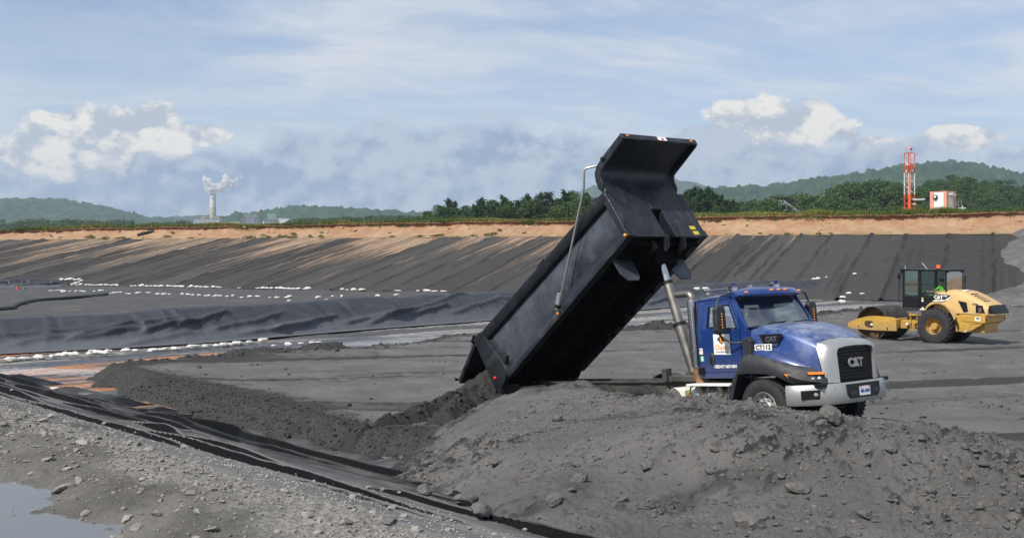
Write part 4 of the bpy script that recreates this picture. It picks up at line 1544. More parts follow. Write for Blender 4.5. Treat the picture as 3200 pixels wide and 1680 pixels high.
def leaf_cloud(name, n_leaf, size, shape, seed, mat, jitter=1.0):
    r_ = np.random.default_rng(seed)
    c_ = shape(r_, n_leaf)
    a, b_ = r_.normal(size=(n_leaf, 3)), r_.normal(size=(n_leaf, 3))
    a /= np.linalg.norm(a, axis=1)[:, None]
    b_ -= a * (a * b_).sum(1)[:, None]
    b_ /= np.linalg.norm(b_, axis=1)[:, None]
    sz_ = (size * r_.uniform(0.55, 1.35, n_leaf))[:, None]
    V_ = np.stack([c_ - a * sz_, c_ + b_ * sz_ * 0.55, c_ + a * sz_, c_ - b_ * sz_ * 0.55], 1)
    me_ = bpy.data.meshes.new(name)
    fill(me_, V_.reshape(-1, 3), np.arange(n_leaf * 4).reshape(-1, 4))
    me_.materials.append(mat)
    return me_


def weed_shape(r_, n_):
    a, q = r_.uniform(0, 6.28, n_), r_.random(n_) ** 0.6
    return np.stack([np.cos(a) * q * 0.6, np.sin(a) * q * 0.4, r_.random(n_) ** 1.4 * (1 - q * 0.6) * 0.6], -1)


weeds = [leaf_cloud('weed', 170, 0.09, weed_shape, 400 + i, MAT['weed']) for i in range(4)]
for i in range(56):
    s = random.choice([random.uniform(-12, 140), random.uniform(50, 62), random.uniform(78, 92), random.uniform(30, 40), random.uniform(100, 135)])
    w = 32.4 + abs(random.gauss(0, 0.9))
    x, y = sw2xy(s, w)
    o = link('weed_clump', random.choice(weeds), None, loc=(x, y, SLZ + float(np.interp(w, prof[:14, 0], prof[:14, 1]))), rot=(0, 0, random.uniform(0, 6)), label='low green weed clump at the foot of the clay bank', cat='weed', group='weeds on the clay bank')
    sc = random.uniform(0.4, 1.1)
    o.scale = (sc * 1.5, sc, sc * random.uniform(0.5, 1.0))

# black pipe end sticking out of the bank
x, y = at(449, 732, 1).x, 1
s_c = 0
for s in np.arange(60, 150, 0.1):
    xx, yy = sw2xy(s, 34.6)
    if abs(1600 + 3200 * xx / yy - 449) < 3:
        s_c = s
        break
xx, yy = sw2xy(s_c, 35.4)
cv = empty('culvert_pipe', (xx, yy, 7.15), label='black drain pipe end lying in a notch of the clay bank', cat='pipe')
MB().tube([(-1.5, -0.55, -0.45), (-0.7, -0.3, -0.1), (0.2, 0.0, 0.05), (1.1, 0.5, 0.1)], 0.33, 12).build('pipe_barrel', MAT['black'], cv)
MB().lathe([(0.36, 0), (0.40, 0.05), (0.40, 0.14), (0.33, 0.16)], (0, 0, 0), 0, 14).build('pipe_collar', MAT['black'], cv, loc=(-1.45, -0.53, -0.43), rot=(0, R(-22), R(18)))


# ------------------------------------------------------------------ sandbags
MAT['sack'] = pm('white_woven_sack', (0.66, 0.64, 0.60), 0.85, 0, 0.15, 6, bmp=0.8, bsc=5, dust=0.25, dcol=(0.45, 0.40, 0.33))
sackp = []
for i in range(4):
    r_ = np.random.default_rng(500 + i)
    bm = bmesh.new()
    bmesh.ops.create_uvsphere(bm, u_segments=12, v_segments=8, radius=0.5)
    for q in bm.verts:
        x, y, z = q.co
        e = 0.62
        sg_ = lambda k_: math.copysign(abs(k_ * 2) ** e / 2, k_)
        q.co = Vector((sg_(x) * 1.0, sg_(y) * 0.6, z * 0.42 + 0.16))
        q.co += Vector(r_.normal(size=3)) * 0.035
        if abs(x) > 0.44:
            q.co.z *= 0.6
            q.co.x *= 1.12
    me_ = bpy.data.meshes.new('sandbag')
    bm.to_mesh(me_)
    bm.free()
    smooth(me_, 70)
    me_.materials.append(MAT['sack'])
    sackp.append(me_)


def sandbag(x, y, z, label, group, sc=0.62, rz=None):
    o = link('sandbag', random.choice(sackp), None, loc=(x, y, z), rot=(random.uniform(-.1, .1), random.uniform(-.1, .1), random.uniform(-.7, .7) if rz is None else rz), label=label, cat='sandbag', group=group)
    q = sc * random.uniform(0.65, 1.1)
    o.scale = (q * random.uniform(0.8, 1.4), q * random.uniform(0.8, 1.2), q * random.uniform(0.5, 1.3))


s = 33.5
while s < 99:
    s += random.uniform(0.45, 0.75) if s > 52 else random.choice([0.8, 0.9, 1.0, 2.4, 4.2])
    if random.random() < 0.06:
        s += 2.0
    x, y = sw2xy(s, -0.9 + random.uniform(-.3, .2))
    sandbag(x, y, 0.10, 'white sandbag in the row at the toe of the lined slope, ' + ('nearest the raised bed' if s < 48 else ('middle stretch' if s < 70 else ('left stretch' if s < 85 else 'far left end'))), 'sandbags along the slope toe', 0.55, random.uniform(-.5, .5) + 2.7)
for px, py in [(160, 909), (178, 908), (188, 907), (198, 912), (218, 910), (238, 911), (255, 910), (262, 911), (295, 911), (317, 910), (340, 918), (355, 916), (365, 915), (378, 914), (398, 917), (405, 920), (425, 917), (432, 916), (465, 917), (492, 919), (513, 920), (530, 921), (570, 920), (588, 921), (603, 923), (622, 923), (645, 925), (652, 924), (668, 926), (675, 924), (687, 925),
               (710, 927), (728, 925), (755, 930), (780, 928), (805, 928), (843, 930), (865, 930), (896, 930), (903, 940), (905, 927), (990, 931), (995, 929), (1020, 938), (1055, 939), (1040, 926), (1068, 927), (1150, 928), (1180, 925), (1240, 922), (1420, 921), (1455, 919), (1500, 922)]:
    p = at_z(px, py, 0.05)
    sandbag(p.x, p.y, 0.05, 'white sandbag scattered on the dark floor below the slope', 'sandbags on the floor by the slope', 0.44)
for px, py in [(34, 1121), (46, 1119), (66, 1117), (78, 1117), (122, 1114), (163, 1110), (174, 1107), (183, 1106), (192, 1106), (204, 1104), (222, 1104), (235, 1104), (276, 1101), (284, 1096), (296, 1095), (302, 1097), (322, 1100), (335, 1096), (345, 1095), (392, 1092), (423, 1092), (470, 1094), (478, 1089), (505, 1088), (515, 1087), (545, 1086), (556, 1085), (600, 1081), (612, 1080),
               (642, 1079), (674, 1077), (695, 1073), (700, 1075), (715, 1074), (740, 1071), (750, 1070), (780, 1067), (815, 1061), (822, 1058), (855, 1076), (900, 1073), (940, 1069), (975, 1067), (995, 1066)]:
    p = at_z(px, py, 0.12)
    sandbag(p.x, p.y, 0.06, 'white sandbag weighing down the foot of the long plastic berm', 'sandbags along the berm foot', 0.33)
for px, py, Dq in [(2178, 902, 78), (2205, 902, 79), (2522, 876, 95), (2545, 873, 96), (2556, 870, 96), (2582, 867, 97), (2610, 869, 97), (2640, 865, 98), (2655, 866, 98), (2665, 866, 98), (2648, 873, 97), (2652, 872, 97)]:
    p = at(px, py, Dq)
    sandbag(p.x, p.y, p.z - 0.05, 'white sandbag on the crest at the right end of the plastic berm', 'sandbags at the berm end', 0.52)
for px, py in [(2671, 904), (2652, 917), (2695, 918), (2634, 935), (2632, 947), (2570, 975), (2700, 970)]:
    p = at_z(px, py, 0.6 if py < 930 else 0.05)
    s_, w_ = (p.x - TA[0]) * TT[0] + (p.y - TA[1]) * TT[1], (p.x - TA[0]) * TN[0] + (p.y - TA[1]) * TN[1]
    sandbag(p.x, p.y, max(p.z, float(slope_z(s_, w_)) + 0.12), 'white sandbag lying alone near the right end of the plastic berm', 'stray sandbags behind the cab', 0.55)
for px, py in [(192, 873), (206, 872), (214, 871), (222, 871), (234, 872), (248, 872), (252, 876), (246, 880), (238, 883), (232, 885), (105, 884), (120, 880), (126, 882), (135, 882), (142, 881)]:
    p = at(px, py, 121)
    sandbag(p.x, p.y, p.z - 0.1, 'white sandbag on the small far left berm', 'sandbags on the far left berm', 0.6)
for px, py in [(40, 1190), (72, 1197), (82, 1198), (170, 1211), (165, 1212)]:
    p = at_z(px, py, 0.15)
    sandbag(p.x, p.y, 0.1, 'white sandbag on orange mud behind the near liner', 'sandbags on the orange mud', 0.28)

# black hose across the far floor
hp = [at_z(-60, 972, 0.12), at_z(0, 966, 0.12), at_z(35, 961, 0.12), at_z(48, 954, 0.12), at_z(62, 948, 0.12), at_z(110, 939, 0.12), at_z(200, 932, 0.12), at_z(290, 925, 0.12), at_z(336, 918, 0.12)]
q, _s = spline([tuple(p) for p in hp], 60)
MB().tube([tuple(p) for p in q], 0.16, 8).build('drain_hose', MAT['black'], label='thick black hose snaking over the dark floor at far left', cat='hose')
# pump on the far left berm
p = at(88, 884, 123)
pmp = empty('water_pump', p + Vector((0, 0, -0.2)), label='small yellow brown pump sitting on the far left berm', cat='pump')
pmp.scale = (0.55, 0.55, 0.55)
MB().cyl((-0.9, 0, 0.55), (0.1, 0, 0.55), 0.5, 0.5, 14).build('engine_housing', MAT['cat_yellow'], pmp, 0.05)
MB().cyl((0.3, -0.3, 0.5), (0.3, 0.4, 0.5), 0.45, 0.45, 14).cyl((0.3, 0.4, 0.5), (0.3, 0.5, 0.5), 0.2, 0.2, 12).build('pump_casing', MAT['rust'], pmp, 0.05)
MB().bx((-1.1, -0.5, 0), (0.9, 0.5, 0.12)).build('skid', MAT['black'], pmp)
q, _s = spline([tuple(at(72, 886, 122.5)), tuple(at(71, 893, 119)), tuple(at_z(74, 904, 0.1))], 16)
MB().tube([tuple(v_) for v_ in q], 0.03, 6).build('pump_hose', MAT['green_ink'], label='thin green hose hanging down the far left berm', cat='hose')
p = at_z(55, 905, 0.0)
cn = empty('marker_cone', p, label='small dark red cone on the floor before the far left berm', cat='cone')
MB().cyl((0, 0, 0.03), (0, 0, 0.5), 0.17, 0.03, 14).build('cone_body', MAT['red_ink'], cn)
MB().bx((-0.2, -0.2, 0), (0.2, 0.2, 0.03)).build('cone_base', MAT['black'], cn)
# ================================================================== HILLS, TREES, BUILDINGS
def hill_mat(name, a, b_, sc):
    m, n, b = new_mat(name)
    c = n.n.new('ShaderNodeTexCoord').outputs['Object']
    n1, n2 = n.noise(c, sc, 6, 0.65), n.noise(c, sc * 0.12, 4, 0.55)
    cc = n.mix(n.ss(n1, 0.36, 0.64), (*a, 1), (*b_, 1))
    cc = n.mix(n.m('MULTIPLY', n.ss(n2, 0.4, 0.65), 0.4), cc, (*[q * 0.62 for q in a], 1))
    n.put(b.inputs['Base Color'], cc)
    b.inputs['Roughness'].default_value = 0.95
    b.inputs['Specular IOR Level'].default_value = 0.1
    bump(n, b, n.noise(c, sc * 1.4, 5, 0.65), 1.0, 6.0)
    return m


MAT['forest'] = hill_mat('hill_forest', (0.014, 0.038, 0.018), (0.052, 0.098, 0.040), 0.05)


def hill(name, prof, D, depth, seed, tree=9.0, step=7.0):
    """ridge through the given skyline points, falling to the plain in front and behind, canopy bumps on top"""
    pp = np.array(prof, float)
    x = (pp[:, 0] - 1600) / 3200 * D
    z = CAM_Z + (785 - pp[:, 1]) / 3200 * D
    xg = np.arange(x[0], x[-1], step)
    zr = np.interp(xg, x, z)
    k_ = np.ones(9) / 9
    zr = np.convolve(np.pad(zr, 4, 'edge'), k_, 'valid')
    yg = np.concatenate([np.arange(-depth, depth * 0.25, step * 1.6), np.arange(depth * 0.25, depth * 0.9, step * 6)])
    Xg, Yg = np.meshgrid(xg, yg, indexing='ij')
    Zr = np.broadcast_to(zr[:, None], Xg.shape)
    tt = np.clip(1 - np.abs(Yg) / np.where(Yg < 0, depth, depth * 0.9), 0, 1)
    pr = tt * tt * (3 - 2 * tt)
    spur = fbm(Xg, Yg, 1.0 / (depth * 0.55), 4, seed)
    Z = 4 + (Zr - 4 - tree * 0.6) * np.clip(pr * (1 + 0.35 * spur * (1 - pr) * 2), 0, 1.02)
    Z = Z + tree * (1.0 * np.abs(fbm(Xg, Yg, 1 / 24.0, 3, seed + 1)) + 0.5 * fbm(Xg, Yg, 1 / 11.0, 2, seed + 2)) * np.clip(pr * 6, 0, 1)
    o = link(name, grid_mesh(name, np.stack([Xg, Yg + D, Z], -1)), MAT['forest'], kind='structure')
    return o


hill('hill', [(-900, 560), (-500, 590), (-200, 618), (0, 625), (100, 623), (190, 624), (241, 631), (299, 642), (349, 655), (408, 671), (466, 682), (575, 689), (700, 697), (900, 705)], 3400, 900, 600, 12, 9)
hill('hill', [(560, 702), (640, 697), (710, 687), (738, 680), (800, 668), (870, 657), (932, 649), (1000, 651), (1080, 655), (1200, 659), (1260, 664), (1340, 672), (1500, 668), (1700, 662), (1900, 672)], 2900, 700, 610, 11, 8)
hill('hill', [(2040, 640), (2150, 605), (2261, 586), (2340, 583), (2423, 581), (2485, 571), (2610, 554), (2700, 543), (2796, 525), (2870, 514), (2945, 507), (3045, 523), (3120, 536), (3201, 553), (3400, 590), (3800, 640)], 2400, 700, 620, 11, 7)
hill('far_ridge', [(-1200, 640), (-400, 655), (200, 668), (450, 684), (520, 682), (600, 675), (640, 673), (690, 680), (760, 676), (820, 664), (880, 656), (930, 654), (1000, 672), (1400, 690), (1700, 640), (1830, 592), (1900, 567), (2000, 548), (2090, 556), (2180, 578), (2280, 592), (2420, 578), (2500, 568), (2560, 572), (2800, 600), (3300, 610), (4200, 640)], 4800, 900, 630, 12, 22)

# ---- trees
def leaf_mat(name, a, b_):
    m, n, b = new_mat(name)
    oi = n.n.new('ShaderNodeObjectInfo').outputs['Random']
    c = n.n.new('ShaderNodeTexCoord').outputs['Object']
    f = n.m('ADD', n.m('MULTIPLY', n.ss(n.noise(c, 0.7, 4, 0.6), 0.3, 0.7), 0.65), n.m('MULTIPLY', oi, 0.35))
    n.put(b.inputs['Base Color'], n.mix(f, (*a, 1), (*b_, 1)))
    b.inputs['Roughness'].default_value = 0.7
    b.inputs['Specular IOR Level'].default_value = 0.25
    return m


MAT['leaf'] = leaf_mat('broad_leaves', (0.026, 0.060, 0.014), (0.075, 0.125, 0.030))
MAT['needle'] = leaf_mat('pine_needles', (0.016, 0.042, 0.016), (0.042, 0.085, 0.028))
MAT['bark'] = pm('bark', (0.085, 0.065, 0.05), 0.95, 0, 0.3, 6)


def broad_shape(seed):
    r0 = np.random.default_rng(seed)
    lob = []
    for i in range(18):
        a, q = r0.uniform(0, 6.28), r0.random() ** 0.5
        zc = r0.uniform(0.28, 0.90)
        wmax = 0.42 * math.sin(math.pi * min(max((zc - 0.06) / 0.94, 0.05), 0.97)) ** 0.8
        lob.append((math.cos(a) * q * wmax, math.sin(a) * q * wmax, zc, r0.uniform(0.09, 0.19)))
    lob = np.array(lob)

    def f(r_, n_):
        L = lob[r_.integers(len(lob), size=n_)]
        d_ = r_.normal(size=(n_, 3))
        d_ /= np.linalg.norm(d_, axis=1)[:, None]
        return L[:, :3] + d_ * (L[:, 3] * (0.55 + 0.55 * r_.random(n_)))[:, None] * (1, 1, 0.75)
    return f


def pine_shape(seed):
    r0 = np.random.default_rng(seed)
    br = []
    for i in range(46):
        zc = 0.16 + 0.80 * (i / 45) ** 0.9
        ln = (0.30 * (1 - zc) ** 0.75 + 0.05) * r0.uniform(0.55, 1.25)
        br.append((r0.uniform(0, 6.28), zc, ln))
    br = np.array(br)

    def f(r_, n_):
        Bq = br[r_.integers(len(br), size=n_)]
        tt = r_.random(n_) ** 0.6
        p = np.stack([np.cos(Bq[:, 0]) * Bq[:, 2] * tt, np.sin(Bq[:, 0]) * Bq[:, 2] * tt, Bq[:, 1] + 0.05 * tt + r_.normal(0, 0.014, n_)], -1)
        return p + r_.normal(0, 0.022, (n_, 3))
    return f


trunk_b = MB().tube([(0, 0, -0.03), (0.005, 0, 0.2), (-0.01, 0.01, 0.45), (0.01, 0, 0.75)], [0.026, 0.021, 0.015, 0.006], 7)
for a in range(6):
    an = a * 1.05
    trunk_b.tube([(0, 0, 0.25 + a * 0.06), (math.cos(an) * 0.12, math.sin(an) * 0.12, 0.40 + a * 0.06), (math.cos(an) * 0.22, math.sin(an) * 0.22, 0.50 + a * 0.055)], [0.011, 0.008, 0.003], 5)
trunk_b = trunk_b.mesh('trunk')
trunk_b.materials.append(MAT['bark'])
trunk_p = MB().tube([(0, 0, -0.03), (0, 0, 0.5), (0.004, 0, 0.97)], [0.020, 0.013, 0.003], 7)
for a in range(14):
    an, zc = a * 2.4, 0.2 + a * 0.05
    ln = 0.26 * (1 - zc) ** 0.8
    trunk_p.tube([(0, 0, zc), (math.cos(an) * ln, math.sin(an) * ln, zc + 0.03)], [0.006, 0.002], 4)
trunk_p = trunk_p.mesh('trunk')
trunk_p.materials.append(MAT['bark'])
crown_b = [leaf_cloud('crown', 2600, 0.026, broad_shape(700 + i), 720 + i, MAT['leaf']) for i in range(5)]
crown_p = [leaf_cloud('crown', 2600, 0.022, pine_shape(740 + i), 760 + i, MAT['needle']) for i in range(4)]


def tree(px, D, hgt, kind, label, group, wid=1.0, z=None, name=None):
    x, y = (px - 1600) / 3200 * D, D
    s_, w_ = (x - TA[0]) * TT[0] + (y - TA[1]) * TT[1], (x - TA[0]) * TN[0] + (y - TA[1]) * TN[1]
    zz_ = float(plain_z(np.array(s_), np.array(w_))) if z is None else z
    o = empty(name or ('pine_tree' if kind == 'p' else 'leafy_tree'), (x, y, zz_ - 0.2), (0, 0, random.uniform(0, 6.28)), label=label, cat='tree', group=group)
    o.scale = (hgt * wid, hgt * wid, hgt)
    link('trunk', trunk_p if kind == 'p' else trunk_b, None, o)
    link('crown', random.choice(crown_p if kind == 'p' else crown_b), None, o)
    return o


def topz(py, D):
    return CAM_Z + (785 - py) / 3200 * D - 9.0


# the dark wood behind the raised bed
g1 = 'trees of the dark wood left of the raised bed'
sky_line = [(1268, 668), (1295, 662), (1320, 660), (1345, 645), (1372, 628), (1402, 615), (1425, 622), (1452, 628), (1478, 632), (1505, 612), (1528, 608), (1552, 625), (1575, 606), (1598, 612), (1622, 618), (1645, 602), (1668, 606), (1690, 598), (1715, 594), (1740, 596), (1762, 590), (1788, 592), (1812, 596), (1838, 598), (1862, 612), (1888, 606), (1915, 612), (1950, 600), (1990, 600)]
for i, (px, py) in enumerate(sky_line):
    D = 300 + random.uniform(-18, 18)
    kd = 'p' if (i % 3 != 1 and px > 1380) else 'b'
    lb = {'p': 'dark pine in the wood left of the bed', 'b': 'dark leafy tree in the wood left of the bed'}[kd]
    if i == 0:
        lb = 'small leafy tree at the left end of the dark wood'
    else:
        lb = lb + (', left third' if px < 1500 else (', right third against the bed' if px > 1730 else ', middle third'))
    tree(px, D, topz(py, D), kd, lb, g1, 0.95 if kd == 'b' else 1.05)
for i in range(40):
    px = random.uniform(1275, 1960)
    D = 285 + random.uniform(-12, 10)
    hl = np.interp(px, [p[0] for p in sky_line], [p[1] for p in sky_line])
    kd = 'b' if random.random() < 0.6 else 'p'
    tree(px, D, topz(hl + random.uniform(12, 42), D), kd, 'lower %s in front of the dark wood, %s' % ('pine' if kd == 'p' else 'leafy tree', 'left third' if px < 1500 else ('right third by the bed' if px > 1730 else 'middle third')), g1, 1.15)
# pines right of the bed, then mixed trees with houses between
for i, (px, py, hh, kd) in enumerate([(2128, 610, 0, 'p'), (2148, 590, 0, 'p'), (2168, 580, 0, 'p'), (2188, 586, 0, 'p'), (2205, 582, 0, 'p'), (2222, 592, 0, 'p'), (2246, 604, 0, 'p'), (2270, 618, 0, 'p'), (2288, 620, 0, 'p'), (2160, 620, 0, 'p'), (2210, 622, 0, 'p'), (2240, 632, 0, 'b')]):
    D = 262 + random.uniform(-12, 12)
    tree(px, D, topz(py, D), kd, 'dark pine in the clump right of the bed, ' + ('nearest the bed' if px < 2165 else ('middle of the clump' if px < 2225 else 'right edge')) if kd == 'p' else 'low leafy tree under the pines right of the raised bed', 'pine clump right of the raised bed', 1.15)
g2 = 'leafy trees round the houses'
for px, py, D in [(2318, 622, 330), (2340, 618, 335), (2362, 640, 320), (2385, 620, 340), (2398, 612, 345), (2428, 606, 520), (2455, 604, 520), (2480, 603, 520), (2500, 606, 520), (2512, 600, 400), (2532, 602, 400), (2545, 620, 390), (2478, 640, 350), (2450, 645, 350), (2570, 618, 380), (2595, 618, 380), (2620, 615, 380), (2650, 612, 380), (2680, 618, 380), (2700, 622, 375), (2725, 632, 370), (2560, 640, 340), (2600, 640, 340),
                  (2640, 640, 340), (2690, 642, 340), (2330, 645, 300), (2370, 650, 300), (2410, 655, 300), (2520, 645, 330), (2740, 645, 330), (2770, 640, 330), (2790, 635, 330), (2820, 640, 330), (2860, 640, 330)]:
    tree(px, D, topz(py, D), 'b', '%s leafy tree among the houses, %s' % ('front row' if D < 345 else ('back row' if D > 450 else 'middle row'), 'left by the pines' if px < 2420 else ('around the cream house' if px < 2560 else ('between the houses' if px < 2700 else 'close to the mast'))), g2, 1.25)
for px, py in [(2618, 568), (2640, 565), (2672, 566), (2700, 570), (2712, 560), (2735, 556), (2755, 560), (2782, 558), (2800, 564), (2815, 572)]:
    tree(px, 420, topz(py, 420), 'b', 'tall leafy tree behind the houses, ' + ('left pair' if px < 2650 else ('middle of the row' if px < 2745 else 'end next to the mast')), 'tall trees left of the lattice mast', 0.75)

# wooded rise behind the mast and the shelter
xs_ = np.arange(60, 460, 4.0)
ys_ = np.arange(380, 900, 5.0)
Xg, Yg = np.meshgrid(xs_, ys_, indexing='ij')


def rise_z(x, y):
    pxv = 1600 + 3200 * x / y
    t_ = sstep(pxv, 2600, 2900) * sstep(y, 370, 600)
    return 8.5 + 27 * t_ * (1 - 0.18 * np.abs(pxv - 2980) / 300) * (1 - 0.5 * sstep(y, 650, 900))


link('wooded_rise', grid_mesh('wooded_rise', np.stack([Xg, Yg, rise_z(Xg, Yg)], -1)), MAT['forest'], kind='structure')
for i in range(150):
    px = random.uniform(2740, 3290)
    D = 380 + 240 * random.random() ** 0.8
    x, y = (px - 1600) / 3200 * D, D
    tree(px, D, random.uniform(8.5, 13), 'b', '%s tree on the wooded rise, %s' % ('near' if D < 460 else ('high' if D > 540 else 'middling'), 'between mast and shelter' if px < 2890 else ('behind the pink striped shelter' if px < 2990 else ('right of the shelter' if px < 3110 else 'at the right edge'))), 'trees on the wooded rise', 1.05, z=float(rise_z(np.array(x), np.array(y))))
# low belts of trees far off on the left
for i in range(52):
    px = random.uniform(-40, 600)
    D = random.uniform(1000, 1300)
    y0 = 695 + max(0, px - 250) * 0.03 if px < 420 else 701
    tree(px, D, topz(y0 + random.uniform(-4, 8), D) + 5, 'b', 'far tree in the low belt under the left hill, ' + ('leftmost stretch' if px < 200 else ('middle stretch' if px < 400 else 'towards the chimney')), 'far trees under the left hill', 1.5)
for i in range(54):
    px = random.uniform(905, 1290)
    D = random.uniform(800, 1000)
    y0 = np.interp(px, [905, 1000, 1100, 1200, 1290], [688, 686, 680, 676, 680])
    tree(px, D, topz(y0 + random.uniform(-3, 6), D) + 3, 'b', 'far tree in the belt between power plant and wood, ' + ('plant end' if px < 1030 else ('middle' if px < 1160 else 'wood end')), 'far trees right of the power plant', 1.3)


# ------------------------------------------------------------------ power plant
MAT['concrete'] = pm('pale_concrete', (0.60, 0.60, 0.58), 0.8, 0, 0.06, 0.2)
MAT['concrete2'] = pm('tan_concrete', (0.46, 0.42, 0.33), 0.85, 0, 0.06, 0.2)
MAT['cladding'] = pm('grey_cladding', (0.33, 0.34, 0.37), 0.7, 0, 0.08, 0.3)
MAT['cladding2'] = pm('pale_cladding', (0.55, 0.56, 0.57), 0.6, 0, 0.08, 0.3)
MAT['framework'] = pm('plant_steelwork', (0.24, 0.245, 0.26), 0.7, 0.2, 0.2, 0.4)
MAT['teal'] = pm('teal_roof', (0.12, 0.32, 0.27), 0.6, 0, 0.1, 0.4)
MAT['flue'] = pm('brown_flue', (0.34, 0.22, 0.10), 0.7, 0, 0.1, 0.5)
DP = 2400.0
G0 = 7.0


def pz(py, D=DP):
    return CAM_Z + (785 - py) / 3200 * D


def pX(px, D=DP):
    return (px - 1600) / 3200 * D


cx = pX(665)
ch = empty('chimney', (cx, DP, G0), label='tall white and tan chimney giving off white steam', cat='chimney')
r0 = 9.2 / 3200 * DP
MB().lathe([(r0 * 1.08, 0), (r0 * 1.0, pz(648) - G0)], (0, 0, 0), 2, 32).build('lower_shaft', MAT['concrete2'], ch)
MB().lathe([(r0 * 1.0, pz(648) - G0), (r0 * 0.97, pz(612) - G0), (r0 * 0.2, pz(612) - G0 + 0.5)], (0, 0, 0), 2, 32).build('upper_shaft', MAT['concrete'], ch)
for sx_ in (-0.45, 0.45):
    MB().cyl((sx_ * r0, 0, pz(613) - G0), (sx_ * r0, 0, pz(604.5) - G0), r0 * 0.36, r0 * 0.36, 16).build('flue', MAT['flue'], ch)
for zz_ in (0.35, 0.68, 0.97):
    MB().lathe([(r0 * 1.0, -0.4), (r0 * 1.13, -0.4), (r0 * 1.13, 0.4), (r0 * 1.0, 0.4)], (0, 0, (pz(612) - G0) * zz_), 2, 28).build('gallery', MAT['concrete'], ch)

bl_ = empty('scrubber_building', (pX(661), DP - 30, G0), label='long grey industrial building at the chimney foot', cat='building')
x0, x1 = pX(621) - pX(661), pX(703) - pX(661)
MB().bx((x0, -10, 0), (x1, 12, pz(686) - G0)).build('wall', MAT['cladding'], bl_, 0.3)
MB().bx((x0 - .5, -10.6, pz(686) - G0), (x1 + .5, 12.6, pz(685) - G0)).build('roof', MAT['framework'], bl_)
for i in range(9):
    xx = x0 + (x1 - x0) * (i + 0.5) / 9
    MB().bx((xx - 0.5, -10.35, 1), (xx + 0.5, -10.0, pz(687) - G0)).build('wall_rib', MAT['framework'], bl_)
MB().bx((x1 - 6, -10.7, pz(699) - G0), (x1 - 2, -10.02, pz(692) - G0)).build('door', MAT['cladding2'], bl_)
MB().cyl((pX(650) - pX(661) - 6, 0, pz(683) - G0), (pX(658) - pX(661), 0, pz(680) - G0), 2.4, 1.6, 12).build('duct', MAT['flue'], bl_)
MB().cyl((pX(673) - pX(661), 0, pz(681) - G0), (pX(692) - pX(661), 0, pz(683) - G0), 2.2, 1.4, 12).build('duct', MAT['flue'], bl_)
MB().bx((pX(640) - pX(661), -4, pz(686) - G0), (pX(652) - pX(661), 4, pz(682.5) - G0)).build('roof_unit', MAT['framework'], bl_)
MB().cyl((pX(695) - pX(661), -2, pz(682) - G0), (pX(707) - pX(661), -4, pz(700) - G0), 1.0, 1.0, 8).build('conveyor', MAT['cladding2'], bl_)

bo = empty('boiler_house', (pX(785), DP, G0), label='open steel framed boiler house in the middle of the power plant', cat='building')
q = lambda px: pX(px) - pX(785)
MB().bx((q(772), -8, 0), (q(796), 10, pz(678) - G0)).build('wall', MAT['cladding'], bo)
for i, px in enumerate((760, 766, 772, 780, 788, 796, 803, 808)):
    for yy in (-9, 9):
        MB().bx((q(px) - 0.35, yy - 0.35, 0), (q(px) + 0.35, yy + 0.35, pz(670 if 764 < px < 806 else 684) - G0)).build('column', MAT['framework'], bo)
for py in (670, 674, 678, 684, 690, 696):
    for yy in (-9.5, 9.5):
        MB().bx((q(764 if py < 684 else 759), yy - 0.3, pz(py) - 0.5 - G0), (q(804 if py < 684 else 809), yy + 0.3, pz(py) + 0.2 - G0)).build('girder', MAT['framework'], bo)
for px in (768, 776, 784, 792, 800):
    MB().tube([(q(px - 4), -9.2, pz(684) - G0), (q(px + 4), -9.2, pz(671) - G0)], 0.3, 5).build('brace', MAT['framework'], bo)
for px in (770, 782, 798):
    MB().cyl((q(px), 0, pz(672) - G0), (q(px), 0, pz(666) - G0), 0.6, 0.5, 8).build('vent_stack', MAT['framework'], bo)
MB().cyl((q(807), -4, 0), (q(807), -4, pz(684) - G0), 1.2, 0.5, 8).build('hopper', MAT['cladding2'], bo)

b2 = empty('turbine_house', (pX(852), DP, G0), label='teal roofed steel structure at the right of the power plant', cat='building')
q = lambda px: pX(px) - pX(852)
MB().prism([(q(835), pz(676) - G0), (q(838), pz(669) - G0), (q(862), pz(669) - G0), (q(865), pz(676) - G0)], 1, -7, 8).build('roof', MAT['teal'], b2)
MB().bx((q(838), -6, pz(684) - G0), (q(862), 7, pz(676.3) - G0)).build('wall', MAT['cladding'], b2)
for px in (832, 840, 848, 856, 864, 869):
    MB().bx((q(px) - 0.4, -8, 0), (q(px) + 0.4, -7.2, pz(676 if 836 < px < 866 else 682) - G0)).build('column', MAT['framework'], b2)
for py in (684, 689, 695):
    MB().bx((q(830), -8.4, pz(py) - 0.5 - G0), (q(871), -7.8, pz(py) + 0.3 - G0)).build('girder', MAT['framework'], b2)
MB().bx((q(834), -6, 0), (q(868), 6, pz(695) - G0)).build('base', MAT['cladding2'], b2)
b3 = empty('service_building', (pX(740), DP - 20, G0), label='low white service building between chimney and boiler house', cat='building')
q = lambda px: pX(px) - pX(740)
MB().bx((q(722), -5, 0), (q(757), 6, pz(694.5) - G0)).build('wall', MAT['white'], b3)
MB().bx((q(721), -5.6, pz(694.5) - G0), (q(758), 6.6, pz(693.5) - G0)).build('roof', MAT['cladding'], b3)
for px in (726, 733, 740, 747, 753):
    MB().bx((q(px), -5.3, pz(699) - G0), (q(px) + 2.2, -5.02, pz(696.5) - G0)).build('window', MAT['black'], b3)
b4 = empty('long_shed', (pX(885), DP, G0), label='long pale shed at the right end of the power plant', cat='building')
q = lambda px: pX(px) - pX(885)
MB().bx((q(871), -5, 0), (q(903), 6, pz(684) - G0)).build('wall', MAT['cladding2'], b4)
